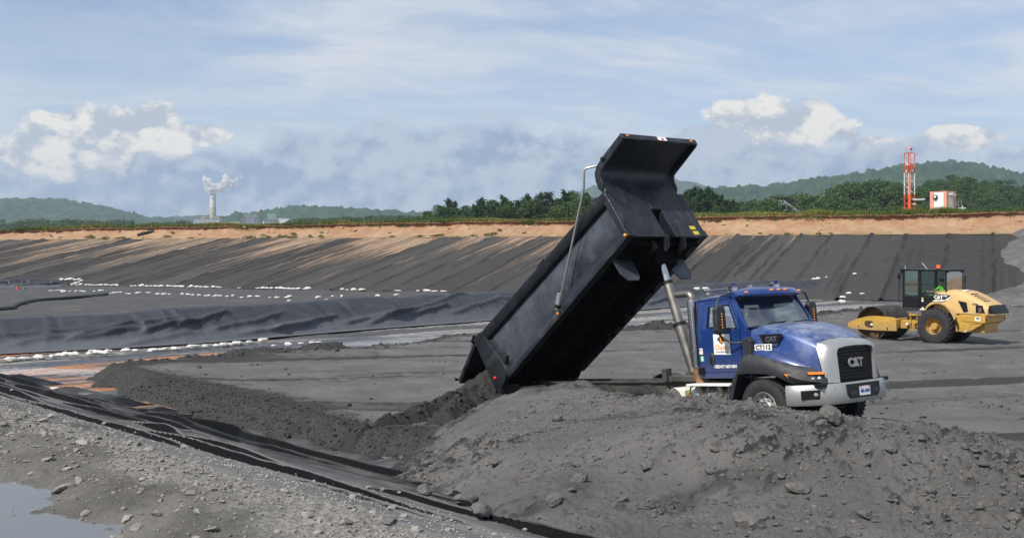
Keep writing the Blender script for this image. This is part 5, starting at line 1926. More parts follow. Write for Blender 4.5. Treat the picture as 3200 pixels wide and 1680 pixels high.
MB().prism([(q(870), pz(684) - G0), (q(872), pz(682.3) - G0), (q(902), pz(682.3) - G0), (q(904), pz(684) - G0)], 1, -5.6, 6.6).build('roof', MAT['concrete'], b4)
b5 = empty('silo', (pX(824), DP, G0), label='white silo between boiler house and teal roofed structure', cat='silo')
MB().cyl((0, 0, 0), (0, 0, pz(692) - G0), 2.0, 2.0, 14).build('drum', MAT['white'], b5)
MB().cyl((0, 0, pz(692) - G0), (0, 0, pz(690.5) - G0), 2.0, 0.5, 14).build('roof', MAT['cladding'], b5)

# steam
r_ = random.Random(5)
blobs = [(652, 592, 11), (648, 578, 12), (642, 565, 10), (662, 594, 10), (675, 592, 12), (690, 589, 13), (700, 577, 14), (706, 563, 13), (715, 573, 12), (722, 581, 9), (684, 580, 11), (668, 582, 11), (655, 568, 11), (730, 568, 8), (638, 555, 7), (704, 550, 9), (742, 560, 6), (752, 552, 4), (658, 601, 5), (672, 601, 5)]
me = bpy.data.meshes.new('steam_cloud')
bm = bmesh.new()
for px, py, rr in blobs:
    for q in range(10):
        o3 = Vector((r_.gauss(0, 1), r_.gauss(0, 1), r_.gauss(0, 0.9))) * (rr / 3200 * DP * 0.42 if q else 0)
        r3 = rr / 3200 * DP * (0.9 if q == 0 else r_.uniform(0.35, 0.8))
        bmesh.ops.create_icosphere(bm, subdivisions=3, radius=r3, matrix=Matrix.Translation(Vector((pX(px), DP + r_.uniform(-5, 5), pz(py))) + o3))
bm.to_mesh(me)
bm.free()
smooth(me, None)
m, n, b = new_mat('steam')
c = n.n.new('ShaderNodeTexCoord').outputs['Object']
b.inputs['Base Color'].default_value = (0.93, 0.93, 0.94, 1)
b.inputs['Roughness'].default_value = 1.0
b.inputs['Specular IOR Level'].default_value = 0.0
n.put(b.inputs['Alpha'], n.m('MULTIPLY', n.ss(n.noise(c, 0.12, 6, 0.7), 0.28, 0.66), 0.19))
bump(n, b, n.noise(c, 0.25, 5, 0.65), 0.7, 3.0)
ob = link('steam_plume', me, m, label='white steam drifting off the top of the chimney', cat='steam', kind='stuff')

# ------------------------------------------------------------------ houses
MAT['siding'] = pm('cream_siding', (0.44, 0.41, 0.32), 0.8, 0, 0.05, 1)
MAT['shingle'] = pm('grey_shingle', (0.15, 0.15, 0.165), 0.9, 0, 0.1, 1)
MAT['pane'] = pm('dark_window', (0.04, 0.05, 0.06), 0.2, 0, 0.1, 1)


def house(px, D, w, d_, ztop, zeave, label, floors=3, rz=0.2):
    g = 9.0
    o = empty('house', ((px - 1600) / 3200 * D, D, g), (0, 0, rz), label=label, cat='house', group='houses among the trees')
    he, ht = zeave - g, ztop - g
    MB().bx((-w / 2, -d_ / 2, 0), (w / 2, d_ / 2, he)).build('wall', MAT['siding'], o)
    MB().add([(-w / 2 - .4, -d_ / 2 - .4, he), (w / 2 + .4, -d_ / 2 - .4, he), (w / 2 + .4, d_ / 2 + .4, he), (-w / 2 - .4, d_ / 2 + .4, he), (-w / 2 + d_ * .35, 0, ht), (w / 2 - d_ * .35, 0, ht)],
             [(0, 1, 5, 4), (1, 2, 5), (2, 3, 4, 5), (3, 0, 4), (3, 2, 1, 0)]).build('roof', MAT['shingle'], o, ang=10)
    gx = -w * 0.18
    MB().add([(gx - 2, -d_ / 2 - .9, 0), (gx + 2, -d_ / 2 - .9, 0), (gx + 2, -d_ / 2 - .9, he), (gx - 2, -d_ / 2 - .9, he), (gx, -d_ / 2 - .9, he + 2.2), (gx - 2, -d_ / 2 + 2, 0), (gx + 2, -d_ / 2 + 2, 0), (gx + 2, -d_ / 2 + 2, he), (gx - 2, -d_ / 2 + 2, he), (gx, -d_ / 2 + 3, he + 2.2)],
             [(0, 1, 2, 4, 3), (1, 6, 7, 2), (0, 3, 8, 5), (3, 4, 9, 8), (4, 2, 7, 9)]).build('gable', MAT['siding'], o, ang=10)
    for f in range(floors):
        for i in range(5):
            x = -w / 2 + w * (i + 0.5) / 5
            if abs(x - gx) < 2.2:
                continue
            zc = he * (f + 0.55) / floors
            win = MB().bx((x - .6, -d_ / 2 - .06, zc - .8), (x + .6, -d_ / 2 - .01, zc + .8)).build('window', MAT['white'], o)
            MB().bx((x - .48, -d_ / 2 - .09, zc - .68), (x + .48, -d_ / 2 - .063, zc + .68)).build('pane', MAT['pane'], win)
    return o


house(2438, 360, 9.5, 9, 22.2, 18.0, 'cream house with grey hipped roof, leftmost among the trees', 3, 0.25)
house(2706, 400, 11, 9, 21.5, 18.5, 'grey roofed house mostly hidden by tall trees, left of the mast', 3, 0.3)
house(2752, 350, 5.0, 7, 18.6, 16.0, 'small cream house close to the left side of the mast', 3, 0.3)
house(2806, 420, 8, 7, 19.5, 17.0, 'grey roofed house directly behind the mast foot', 3, 0.1)

# ------------------------------------------------------------------ mast and shelter
DM = 185.0
GM = 9.2
MAT['mast_red'] = pm('signal_orange_paint', (0.66, 0.085, 0.025), 0.55, 0, 0.1, 1)
MAT['mast_white'] = pm('mast_white_paint', (0.72, 0.72, 0.70), 0.55, 0, 0.06, 1)
MAT['pink'] = pm('faded_salmon_panel', (0.70, 0.30, 0.22), 0.65, 0, 0.06, 1)
zt = lambda py: CAM_Z + (785 - py) / 3200 * DM - GM
xm = lambda px: (px - 1600) / 3200 * DM
mast = empty('lattice_mast', (xm(2842), DM, GM), (0, 0, 0.25), label='red and white lattice mast with a red ball lamp on top', cat='mast')
mw = 0.62
ztop = zt(478)
legs = [(-mw, -mw), (mw, -mw), (mw, mw), (-mw, mw)]
bands = [(0.0, zt(608), 'mast_red'), (zt(608), zt(542), 'mast_white'), (zt(542), ztop, 'mast_red')]
for z0, z1, mt in bands:
    for lx, ly in legs:
        MB().bx((lx - .055, ly - .055, z0), (lx + .055, ly + .055, z1)).build('leg', MAT[mt], mast)
    nseg = max(2, int((z1 - z0) / 0.95))
    for i in range(nseg):
        za_, zb_ = z0 + (z1 - z0) * i / nseg, z0 + (z1 - z0) * (i + 1) / nseg
        for j in range(4):
            (ax, ay), (bx2, by2) = legs[j], legs[(j + 1) % 4]
            if i % 2:
                (ax, ay), (bx2, by2) = (bx2, by2), (ax, ay)
            mm_ = MAT['mast_white'] if mt == 'mast_white' or z0 > 4 else MAT[mt]
            MB().tube([(ax, ay, za_), (bx2, by2, zb_)], 0.032, 5).build('brace', mm_, mast)
for j in range(4):
    (ax, ay), (bx2, by2) = legs[j], legs[(j + 1) % 4]
    for zz_ in (ztop, zt(520), zt(542), zt(608)):
        MB().tube([(ax, ay, zz_), (bx2, by2, zz_)], 0.045, 5).build('girt', MAT['mast_red'], mast)
MB().tube([(0.35, 0, ztop), (0.35, 0, zt(469))], 0.04, 6).build('lamp_pole', MAT['steel'], mast)
lm = MB().sphere((0.35, 0, zt(465)), 0.24, 12, 8, (1, 1, 1.1)).build('obstruction_lamp', MAT['redlens'], mast)
MB().tube([(-0.55, 0, ztop), (-0.5, 0, zt(455))], 0.02, 5).build('whip_aerial', MAT['steel'], mast)
for zz_ in (zt(530), zt(525), zt(520)):
    MB().bx((-1.15, -0.95, zz_ - .05), (0.3, -0.75, zz_ + .05)).build('aerial_arm', MAT['mast_red'], mast)
MB().bx((-0.55, -1.0, zt(533)), (-0.25, -0.7, zt(517))).build('aerial_box', MAT['mast_red'], mast)
MB().sphere((-1.25, -0.85, zt(537)), 0.13, 8, 6).tube([(-1.25, -0.85, zt(537)), (-1.25, -0.85, zt(546))], 0.03, 5).build('lamp', MAT['white'], mast)
for zz_ in (zt(623), zt(638)):
    MB().bx((-0.1, -0.85, zz_ - .12), (0.75, -0.70, zz_ + .12)).build('bracket', MAT['mast_white'], mast)
MB().cyl((xm(2826) - xm(2842), -1.3, 0.0), (xm(2826) - xm(2842), -1.3, zt(553)), 0.16, 0.16, 12).build('aerial_tube', MAT['beacon'], mast)
for zz_ in (1.6, 2.6):
    MB().bx((xm(2820) - xm(2842), -1.25, zz_), (0, -0.5, zz_ + 0.2)).build('tube_bracket', MAT['mast_red'], mast)

sh = empty('equipment_shelter', (xm(2932), DM - 2, GM), label='white shelter with salmon stripes beside the lattice mast', cat='shelter')
sh.rotation_euler.z = R(38)
hS = zt(603)
MB().bx((-1.55, -1.55, 0), (1.55, 1.55, hS)).build('wall', MAT['white'], sh, 0.03)
MB().bx((-1.62, -1.62, hS), (1.62, 1.62, hS + 0.12)).build('roof', MAT['pink'], sh, 0.02)
# left face is local -y ... both visible faces get stripes
for a0, a1 in ((-1.56, -1.0), (0.8, 1.56)):
    MB().bx((a0, -1.60, 0), (a1, -1.552, hS)).build('stripe', MAT['pink'], sh)
for a0, a1 in ((-1.56, -1.0), (0.80, 1.56)):
    MB().bx((-1.60, a0, 0), (-1.552, a1, hS)).build('stripe', MAT['pink'], sh)
MB().lathe([(0.42, 0.0), (0.42, -0.25), (0.34, -0.25), (0.34, -0.05), (0.05, -0.02)], (0, 0, 0), 1, 20).build('vent_drum', MAT['black'], sh, loc=(-1.62, 0.45, hS - 0.9), rot=(0, 0, R(-90)))
MB().sphere((0, 0, 0), 0.26, 12, 8).build('dome_lamp', MAT['white'], sh, loc=(-1.85, 0.45, hS - 0.9))
MB().bx((-0.75, -1.62, 0.05), (0.25, -1.59, hS - 0.55)).build('door', MAT['mast_white'], sh, 0.01)
MB().prism([(-1.0, hS - 0.55), (1.1, hS - 0.62), (0.9, hS - 0.45), (-0.3, hS - 0.38)], 1, -2.05, -1.6).build('awning', MAT['white'], sh, 0.02)
MB().bx((0.35, -1.66, 1.25), (0.75, -1.61, 1.75)).build('notice', MAT['cream'], sh)
MB().bx((0.43, -1.69, 1.35), (0.67, -1.662, 1.65)).build('meter', MAT['blue_ink'], sh)
MB().bx((-1.64, -0.35, 0.75), (-1.61, -0.1, 1.05)).build('sign', MAT['blue_ink'], sh)
cb = empty('equipment_cabinet', (xm(2795), DM - 1, GM + 0.1), label='white steel cabinet on a post left of the mast', cat='cabinet')
MB().bx((-0.45, -0.3, 0), (0.45, 0.3, 0.72)).build('housing', MAT['white'], cb, 0.02)
MB().bx((-0.45, -0.33, 0.05), (0.45, -0.302, 0.68)).build('door', MAT['mast_white'], cb)
MB().tube([(1.0, 0, 0), (1.0, 0, 1.7)], 0.05, 6).build('post', MAT['steel'], cb)
MB().bx((0.75, -0.15, 0.3), (1.2, 0.15, 0.8)).build('valve_box', MAT['framework'], cb, 0.02)
MB().sphere((-0.55, 0, 1.95), 0.12, 8, 6).tube([(-0.55, 0, 0), (-0.55, 0, 1.95)], 0.04, 5).build('lamp_post', MAT['white'], cb)
MB().sphere((0.45, 0, 1.75), 0.1, 8, 6).tube([(0.45, 0, 0.7), (0.45, 0, 1.75)], 0.03, 5).build('lamp_post', MAT['redlens'], cb)
MB().tube([(xm(2853), DM - 0.8, GM + zt(625)), (xm(2882), DM - 1.2, GM + zt(624))], 0.13, 8).build('cable_bridge', MAT['cladding2'], label='pale cable tray joining mast and shelter', cat='cable tray')
fn = empty('pipe_rack', (xm(2995), DM, GM), label='small grey pipe rack right of the striped shelter', cat='rack')
for px in (2988, 2994, 3005):
    MB().bx((xm(px) - xm(2995) - .06, -.06, 0), (xm(px) - xm(2995) + .06, .06, zt(627) if px > 3000 else zt(630))).build('post', MAT['framework'], fn)
MB().bx((xm(2984) - xm(2995), -.1, zt(630)), (xm(3000) - xm(2995), .1, zt(628.5))).build('crossbar', MAT['framework'], fn)
st_ = empty('sign_post', (xm(3023), DM + 2, GM), label='short white crossbar post at the far right of the shelter', cat='post')
MB().bx((-.05, -.05, 0), (.05, .05, zt(641))).build('post', MAT['white'], st_)
MB().bx((-.75, -.07, zt(650)), (.6, .07, zt(647.5))).build('crossbar', MAT['white'], st_)
# ================================================================== DUMP TRUCK
truck = empty('dump_truck', TR['T'], label='blue dump truck with its black bed raised, tipping ash', cat='truck')
Rz, Ry, Rx = Matrix.Rotation(TR['yaw'], 3, 'Z'), Matrix.Rotation(-TR['pit'], 3, 'Y'), Matrix.Rotation(TR['rol'], 3, 'X')
truck.rotation_euler = (Rz @ Ry @ Rx).to_euler()


def arcpts(c, r, a0, a1, n_, ax=(0, 2)):
    o = []
    for i in range(n_ + 1):
        a = R(a0 + (a1 - a0) * i / n_)
        p = list(c)
        p[ax[0]] += r * math.cos(a)
        p[ax[1]] += r * math.sin(a)
        o.append(tuple(p))
    return o


# ---- wheels
def tyre_profile(r, w, rim):
    h_ = w / 2
    return [(rim, -h_ * .80), (rim + .03, -h_ * .92), (rim + (r - rim) * .45, -h_), (r - .05, -h_ * .93), (r - .012, -h_ * .80), (r, -h_ * .55), (r, -h_ * .18), (r - .014, -h_ * .15), (r - .014, -h_ * .11), (r, -h_ * .08), (r, h_ * .08), (r - .014, h_ * .11), (r - .014, h_ * .15), (r, h_ * .18),
            (r, h_ * .55), (r - .012, h_ * .80), (r - .05, h_ * .93), (rim + (r - rim) * .45, h_), (rim + .03, h_ * .92), (rim, h_ * .80)]


def truck_wheel(x, y, z, r, w, side, dual=False):
    wl = empty('wheel', (x, y, z))
    wl.parent = truck
    ty = MB().lathe(tyre_profile(r, w, .29), (0, 0, 0), 1, 44)
    h_ = w / 2
    for i in range(44):                          # shoulder lugs
        a = 2 * math.pi * i / 44
        for sg_ in (-1, 1):
            ty.box(((r - .004) * math.cos(a), sg_ * h_ * .68, (r - .004) * math.sin(a)), (.024, h_ * .34, .045), (0, -a, 0))
    ty.build('tyre', MAT['rubber'], wl)
    o_ = side * h_
    ri = MB().lathe([(.292, -o_ * .8), (.27, -o_ * .6), (.262, o_ * .55), (.285, o_ * .72), (.30, o_ * .84), (.292, o_ * .86), (.262, o_ * .70), (.235, o_ * .52), (.20, o_ * .46), (.13, o_ * .55), (.12, o_ * .6)], (0, 0, 0), 1, 40)
    ri.build('rim', MAT['alu'], wl)
    hb = MB().cyl((0, o_ * .40, 0), (0, o_ * 1.02, 0), .12, .085, 20).cyl((0, o_ * 1.02, 0), (0, o_ * 1.12, 0), .06, .05, 16)
    hb.build('hub', MAT['steel'], wl, .006)
    for i in range(10):
        a = 2 * math.pi * (i + .5) / 10 + .05
        MB().cyl((.162 * math.cos(a), o_ * .44, .162 * math.sin(a)), (.162 * math.cos(a), o_ * .72, .162 * math.sin(a)), .016, .014, 6).build('wheel_nut', MAT['steel'], wl)
        a += .314
        MB().cyl((.218 * math.cos(a), o_ * .40, .218 * math.sin(a)), (.218 * math.cos(a), o_ * .535, .218 * math.sin(a)), .021, .021, 12).build('hand_hole', MAT['black'], wl)
    return wl


for sd in (-1, 1):
    truck_wheel(-.06, sd * 1.05, .535, .535, .31, sd)
    for x in (-3.42, -4.8):
        truck_wheel(x, sd * 1.06, .43, .52, .29, sd)
    for x in (-6.15, -7.5):
        truck_wheel(x, sd * 1.07, .39, .52, .27, sd)
        truck_wheel(x, sd * .74, .39, .52, .27, sd)
for x in (-.06, -3.42, -4.8, -6.15, -7.5):
    ax_ = MB().cyl((x, -.95, .45), (x, .95, .45), .075, .075, 12).sphere((x, 0, .45), .2, 12, 8)
    ax_.build('axle', MAT['chassis'], truck)

# ---- chassis
for sd in (-1, 1):
    MB().prism([(sd * .40, .70), (sd * .49, .70), (sd * .49, .73), (sd * .43, .73), (sd * .43, .95), (sd * .49, .95), (sd * .49, .98), (sd * .40, .98)], 0, -8.5, .95).build('frame_rail', MAT['chassis'], truck)
for x in (-8.3, -7.0, -5.5, -4.1, -2.7, -1.5, .2):
    MB().bx((x - .06, -.40, .74), (x + .06, .40, .94)).build('crossmember', MAT['chassis'], truck)
MB().bx((-3.15, -.55, .98), (-2.2, .55, 1.10)).build('hoist_mount', MAT['chassis'], truck, .015)
MB().bx((-3.3, -.60, 1.0), (-3.18, -.42, 1.26)).build('bracket', MAT['chassis'], truck, .01)
MB().bx((-2.6, .1, 1.10), (-2.2, .4, 1.32)).build('valve_block', MAT['black'], truck, .02)
for x in (-3.42, -4.8):                            # fenders over the far lift axle wheels
    for sd in (1,):
        q = arcpts((x, 0, .43), .62, 35, 145, 10)
        q2 = arcpts((x, 0, .43), .64, 145, 35, 10)
        MB().prism([(p[0], p[2]) for p in q + q2], 1, .88, 1.22).build('wheel_fender', MAT['plastic'], truck)
# hinge lugs and bed runners at the rear
for sd in (-1, 1):
    MB().prism([(-8.7, .7), (-8.0, .7), (-8.2, 1.12), (-8.55, 1.12)], 1, sd * .40, sd * .52).build('hinge_bracket', MAT['under'], truck)
# fuel tank, step, battery box
MB().cyl((-1.95, -.86, .66), (-.86, -.86, .66), .28, .28, 28).build('fuel_tank', MAT['alu'], truck, .015)
for x in (-1.7, -1.15):
    MB().lathe([(.29, -.03), (.30, -.03), (.30, .03), (.29, .03)], (x, -.86, .66), 0, 28).build('tank_strap', MAT['steel'], truck)
    MB().add([(x, -1.24, .95), (x + .10, -1.24, .95), (x + .16, -1.22, .56), (x + .22, -1.22, .56), (x, -1.18, .95), (x + .10, -1.18, .95), (x + .16, -1.16, .56), (x + .22, -1.16, .56)],
             [(0, 1, 3, 2), (4, 6, 7, 5), (0, 4, 5, 1), (2, 3, 7, 6), (0, 2, 6, 4), (1, 5, 7, 3)]).build('step_bracket', MAT['steel'], truck)
    MB().tube([(x + .32, -1.22, .95), (x + .18, -1.22, .55)], .018, 6).build('step_brace', MAT['steel'], truck)
MB().bx((-1.95, -1.26, .945), (-.80, -.84, .985)).build('step_plate', MAT['white'], truck, .006)
MB().prism([(-3.0, .66), (-2.15, .62), (-2.15, .86), (-2.45, .90)], 1, -1.12, -.6).build('side_tank', MAT['cream'], truck, .03)
MB().tube([(-1.95, -1.0, .72), (-2.0, -1.12, .80), (-1.92, -1.16, .92), (-1.80, -1.12, .96)], .018, 6).build('air_hose', MAT['green_ink'], truck)
MB().tube([(-1.99, -1.0, .66), (-2.04, -1.14, .72), (-1.97, -1.17, .82)], .015, 6).build('air_hose', MAT['orange_ink'], truck)
MB().tube([(-.98, -1.1, .92), (-.88, -1.16, .86), (-.86, -1.16, .72)], .016, 6).build('cable', MAT['redlens'], truck)
MB().bx((-1.6, -.6, .45), (.5, .6, .72)).build('engine_sump', MAT['under'], truck)
MB().bx((-.4, -.42, .75), (.85, .42, 1.35)).build('engine', MAT['under'], truck, .05)

# ---- cab
cab = empty('cab', (0, 0, 0))
cab.parent = truck


def ys(z):
    return 1.05 if z < 2.02 else 1.05 - (z - 2.02) * .17


def side_fn(sd, th=.05):
    def f(x, y, z):
        return (x, sd * (ys(z) - (th if y > .5 else 0)), z)
    return f


outer = [(-1.74, 1.10), (-1.76, 2.05), (-1.76, 2.62), (-.84, 2.64), (-.47, 2.04), (-.44, 1.40), (-.44, 1.22), (-.70, 1.10)]
dro = [(-1.60, 1.20), (-1.60, 2.05), (-1.58, 2.55), (-.88, 2.57), (-.62, 2.04), (-.60, 1.42), (-.66, 1.28), (-.78, 1.20)]
win = [(-1.46, 2.09), (-1.46, 2.30), (-1.44, 2.49), (-.91, 2.505), (-.69, 2.06), (-.75, 2.02), (-.90, 2.05), (-1.30, 2.09)]
dro2 = [(-1.60, 1.20), (-1.60, 2.05), (-1.58, 2.55), (-.88, 2.57), (-.62, 2.04), (-.60, 1.42), (-.66, 1.28), (-.78, 1.20)]
sh_ = MB()
for sd in (-1, 1):
    sh_.ring(outer, dro, 1, 0, 1, side_fn(sd, .06))
sh_.bx((-1.78, -1.03, 1.10), (-1.72, 1.03, 2.06))                     # rear wall with window band
sh_.bx((-1.785, -.96, 2.50), (-1.725, .96, 2.62))
for yy in (-.96, -.30, .30, .90):
    sh_.bx((-1.785, yy, 2.05), (-1.725, yy + .10, 2.52))
sh_.bx((-1.72, -1.0, 1.08), (-.45, 1.0, 1.13))                        # floor
sh_.bx((-.50, -1.0, 1.10), (-.44, 1.0, 2.0))                          # firewall
sh_.build('cab_shell', MAT['blue'], cab, .012)
for sd in (-1, 1):
    # pillars at the windscreen corners
    MB().tube([(-.475, sd * .995, 2.02), (-.60, sd * .985, 2.24), (-.82, sd * .925, 2.63)], .038, 8).build('pillar', MAT['blue'], cab)
    dr = MB()
    low = [(-1.595, 1.205), (-1.595, 2.05), (-1.30, 2.085), (-.90, 2.045), (-.75, 2.015), (-.625, 2.035), (-.605, 1.42), (-.665, 1.285), (-.785, 1.205)]
    dr.prism(low, 1, 0, 1, lambda x, y, z, s_=sd: (x, s_ * (1.062 - (.05 if y > .5 else 0)), z))
    fr = MB().ring([(-1.595, 2.05), (-1.575, 2.545), (-.885, 2.565), (-.625, 2.04)], [(-1.46, 2.08), (-1.44, 2.49), (-.91, 2.505), (-.70, 2.05)], 1, 0, 1, lambda x, y, z, s_=sd: (x, s_ * (ys(z) + .012 - (.05 if y > .5 else 0)), z))
    dr.add(fr.v, fr.f)
    d_ = dr.build('door', MAT['blue'], cab, .008)
    MB().add([(-1.47, sd * (ys(2.07) - .015), 2.07), (-1.45, sd * (ys(2.5) - .015), 2.5), (-.90, sd * (ys(2.51) - .015), 2.51), (-.69, sd * (ys(2.03) - .015), 2.03)], [(0, 1, 2, 3)]).build('door_glass', MAT['glass'], d_)
    MB().tube([(-1.465, sd * (ys(2.08) + .014), 2.08), (-1.445, sd * (ys(2.49) + .014), 2.492), (-.91, sd * (ys(2.5) + .014), 2.507), (-.695, sd * (ys(2.05) + .014), 2.045), (-.90, sd * 1.064, 2.05), (-1.30, sd * 1.064, 2.085)], .012, 5, True).build('window_seal', MAT['black'], d_)
    MB().lathe([(.002, .02), (.07, .02), (.085, .01), (.09, 0)], (0, 0, 0), 1, 20).build('handle', MAT['plastic'], d_, loc=(-1.37, sd * 1.064, 1.46), rot=(0, 0, 0 if sd > 0 else math.pi)).scale = (.8, 1.2, 1.5)
    MB().box((-1.37, sd * 1.088, 1.44), (.035, .014, .13)).build('handle_lever', MAT['black'], d_, .004)
    # small plates behind the door
    MB().box((-1.665, sd * 1.057, 1.62), (.10, .006, .12)).build('sticker', MAT['white'], cab)
    MB().box((-1.64, sd * 1.057, 1.47), (.10, .006, .11)).build('sticker', MAT['green_ink'], cab)
    MB().bx((-1.74, sd * .80, 1.16), (-1.60, sd * 1.10, 1.30)).build('grab_bracket', MAT['black'], cab, .01)
    MB().tube([(-1.70, sd * 1.09, 2.53), (-1.70, sd * 1.12, 2.50), (-1.70, sd * 1.12, 1.40), (-1.70, sd * 1.09, 1.36)], .015, 6).build('grab_rail', MAT['black'], cab)

me = text_mesh('S', .12, bold=.006)
link('lettering', me, MAT['white'], cab, loc=(-1.64, -1.062, 1.468), rot=(R(90), 0, 0))
me = text_mesh('IFTA', .04)
link('lettering', me, MAT['red_ink'], cab, loc=(-1.665, -1.062, 1.64), rot=(R(90), 0, 0))

# roof with raised brow over the windscreen
secs = []
for y in np.linspace(-1, 1, 15):
    k = abs(y) ** 3.2
    yy, dz_ = y * .97, -.085 * k
    secs.append([(-1.80, yy, 2.615), (-1.80 + .03 * k, yy, 2.66 + dz_ * .4), (-1.70, yy, 2.73 + dz_), (-1.30, yy, 2.755 + dz_), (-.86, yy, 2.765 + dz_), (-.80, yy, 2.70 + dz_ * .5), (-.80, yy, 2.615)])
MB().loft(secs).build('roof', MAT['blue'], cab, ang=45)
secs = []
for y in np.linspace(-1, 1, 19):
    k = abs(y) ** 3
    fx = -.42 - .14 * y * y - .10 * k
    yy, dz_ = y * .97, -.07 * k
    secs.append([(-.92, yy, 2.62), (-1.02, yy, 2.70 + dz_), (-.98, yy, 2.79 + dz_), (-.80, yy, 2.825 + dz_), (fx - .12, yy, 2.80 + dz_), (fx - .02, yy, 2.735 + dz_ * .8), (fx, yy, 2.675), (fx - .02, yy, 2.645), (fx - .10, yy, 2.635)])
MB().loft(secs).build('roof_brow', MAT['blue'], cab, ang=50)
for y in (-.78, -.20, 0, .20, .78):
    u_ = y / .97
    fx = -.42 - .14 * u_ * u_ - .10 * abs(u_) ** 3
    MB().sphere((0, 0, 0), 1, 12, 8).build('marker_light', MAT['amber'], cab, loc=(fx - .045, y, 2.745 - .05 * abs(u_) ** 3), rot=(0, 0, -.35 * y)).scale = (.035, .065, .026)
for sd, yy in ((-1, -.70), (1, .58)):
    hn = empty('horn', (-1.05, yy, 2.83 if sd < 0 else 2.87))
    hn.parent = truck
    MB().lathe([(.018, -.62), (.022, -.15), (.05, -.04), (.085, .05), (.095, .06), (.085, .055), (.03, -.03), (.004, -.03)], (0, 0, 0), 0, 20).build('trumpet', MAT['chrome'], hn)
    MB().cyl((-.70, 0, 0), (-.60, 0, 0), .05, .05, 14).bx((-.68, -.03, -.1), (-.60, .03, 0)).bx((-.10, -.015, -.10), (-.06, .015, 0)).build('horn_base', MAT['chrome'], hn, .006)

# windscreen
rows = []
for v_ in np.linspace(0, 1, 7):
    row = []
    for y in np.linspace(-1, 1, 15):
        hw = .985 - .065 * v_
        xc = (-.40 - .36 * v_) - .085 * y * y + .025 * math.sin(v_ * 3.14)
        row.append((xc, y * hw, 2.03 + .61 * v_ + (1 - v_) * .035 * (1 - y * y)))
    rows.append(row)
P = np.array(rows)
link('windscreen', grid_mesh('windscreen', P), MAT['screen'], cab)
bd = [tuple(p) for p in P[0]] + [tuple(p) for p in P[1:, -1]] + [tuple(p) for p in P[-1, ::-1][1:]] + [tuple(p) for p in P[::-1, 0][1:-1]]
MB().tube(bd, .020, 6, True).build('windscreen_seal', MAT['black'], cab)
MB().bx((-.86, -.86, 2.49), (-.78, .86, 2.63)).build('sun_visor', MAT['black'], cab, .01)
MB().add([(-.50, -1.0, 2.0), (-.50, 1.0, 2.0), (-.33, .90, 2.045), (-.27, .4, 2.07), (-.27, -.4, 2.07), (-.33, -.90, 2.045)], [(0, 1, 2, 3, 4, 5)]).build('cowl', MAT['black'], cab)
for y0 in (-.55, .15):
    MB().tube([(-.34, y0, 2.075), (-.37, y0 + .1, 2.10), (-.40, y0 + .62, 2.115)], .012, 6).build('wiper', MAT['black'], cab)
# inside
for yy, nm in ((.50, 'seat'), (-.50, 'seat')):
    st = empty(nm, (-1.25, yy, 1.13))
    st.parent = cab
    MB().bx((-.22, -.25, .30), (.26, .25, .44)).build('cushion', MAT['seat'], st, .05)
    MB().box((-.27, 0, .78), (.13, .48, .78), (0, R(-8), 0)).build('backrest', MAT['seat'], st, .05)
    MB().box((-.34, 0, 1.22), (.09, .26, .18), (0, R(-8), 0)).build('headrest', MAT['seat'], st, .04)
    MB().bx((-.18, -.2, 0), (.2, .2, .30)).build('pedestal', MAT['black'], st)
MB().prism([(-.50, 1.3), (-.48, 2.0), (-.62, 1.99), (-.72, 1.86), (-.68, 1.6)], 1, -.95, .95).build('dashboard', MAT['seat'], cab, .03)
sw_ = empty('steering_wheel', (-.82, .50, 1.93), (0, R(-38), 0))
sw_.parent = cab
MB().tube([(.23 * math.cos(a), .23 * math.sin(a), 0) for a in np.linspace(0, 2 * math.pi, 25)[:-1]], .016, 6, True).build('wheel_rim', MAT['black'], sw_)
MB().bx((-.22, -.02, -.01), (.22, .02, .01)).bx((-.02, -.22, -.01), (.02, 0, .01)).cyl((0, 0, -.3), (0, 0, .02), .03, .04, 10).build('wheel_spoke', MAT['black'], sw_)

# ---- mirrors
for sd in (-1, 1):
    mr = empty('mirror', (-.84 if sd < 0 else -.80, sd * 1.36, 2.21))
    mr.parent = truck
    MB().prism([(-.13, -.20), (-.13, .22), (-.08, .28), (.08, .28), (.13, .22), (.13, -.22), (.08, -.27), (-.08, -.27)], 0, -.05, .07).build('mirror_shell', MAT['plastic'], mr, .03)
    MB().bx((-.062, -.105, -.2), (-.052, .105, .2)).build('mirror_glass', MAT['chrome'], mr)
    for i in range(6):
        MB().sphere((.073, -.02 * sd * 0 + .01, .12 - i * .052), .016, 8, 6).build('indicator_lamp', MAT['amber'], mr)
    arm = MB().tube([(-.02, 0, .27), (-.04, -.02 * sd, .36), (-.02, -.10 * sd, .46), (.02, -.36 * sd, .52)], .020, 6)
    arm.build('mirror_arm', MAT['plastic'], mr)
    MB().tube([(-.02, 0, -.26), (.02, -.02 * sd, -.34), (.14, -.16 * sd, -.44), (.34, -.26 * sd, -.44)], .020, 6).build('mirror_arm', MAT['plastic'], mr)
    MB().prism([(-.54, 1.80), (-.35, 1.87), (-.30, 1.78), (-.32, 1.42), (-.46, 1.40)], 1, sd * 1.02, sd * 1.13).build('cowl_mount', MAT['plastic'], truck, .02)

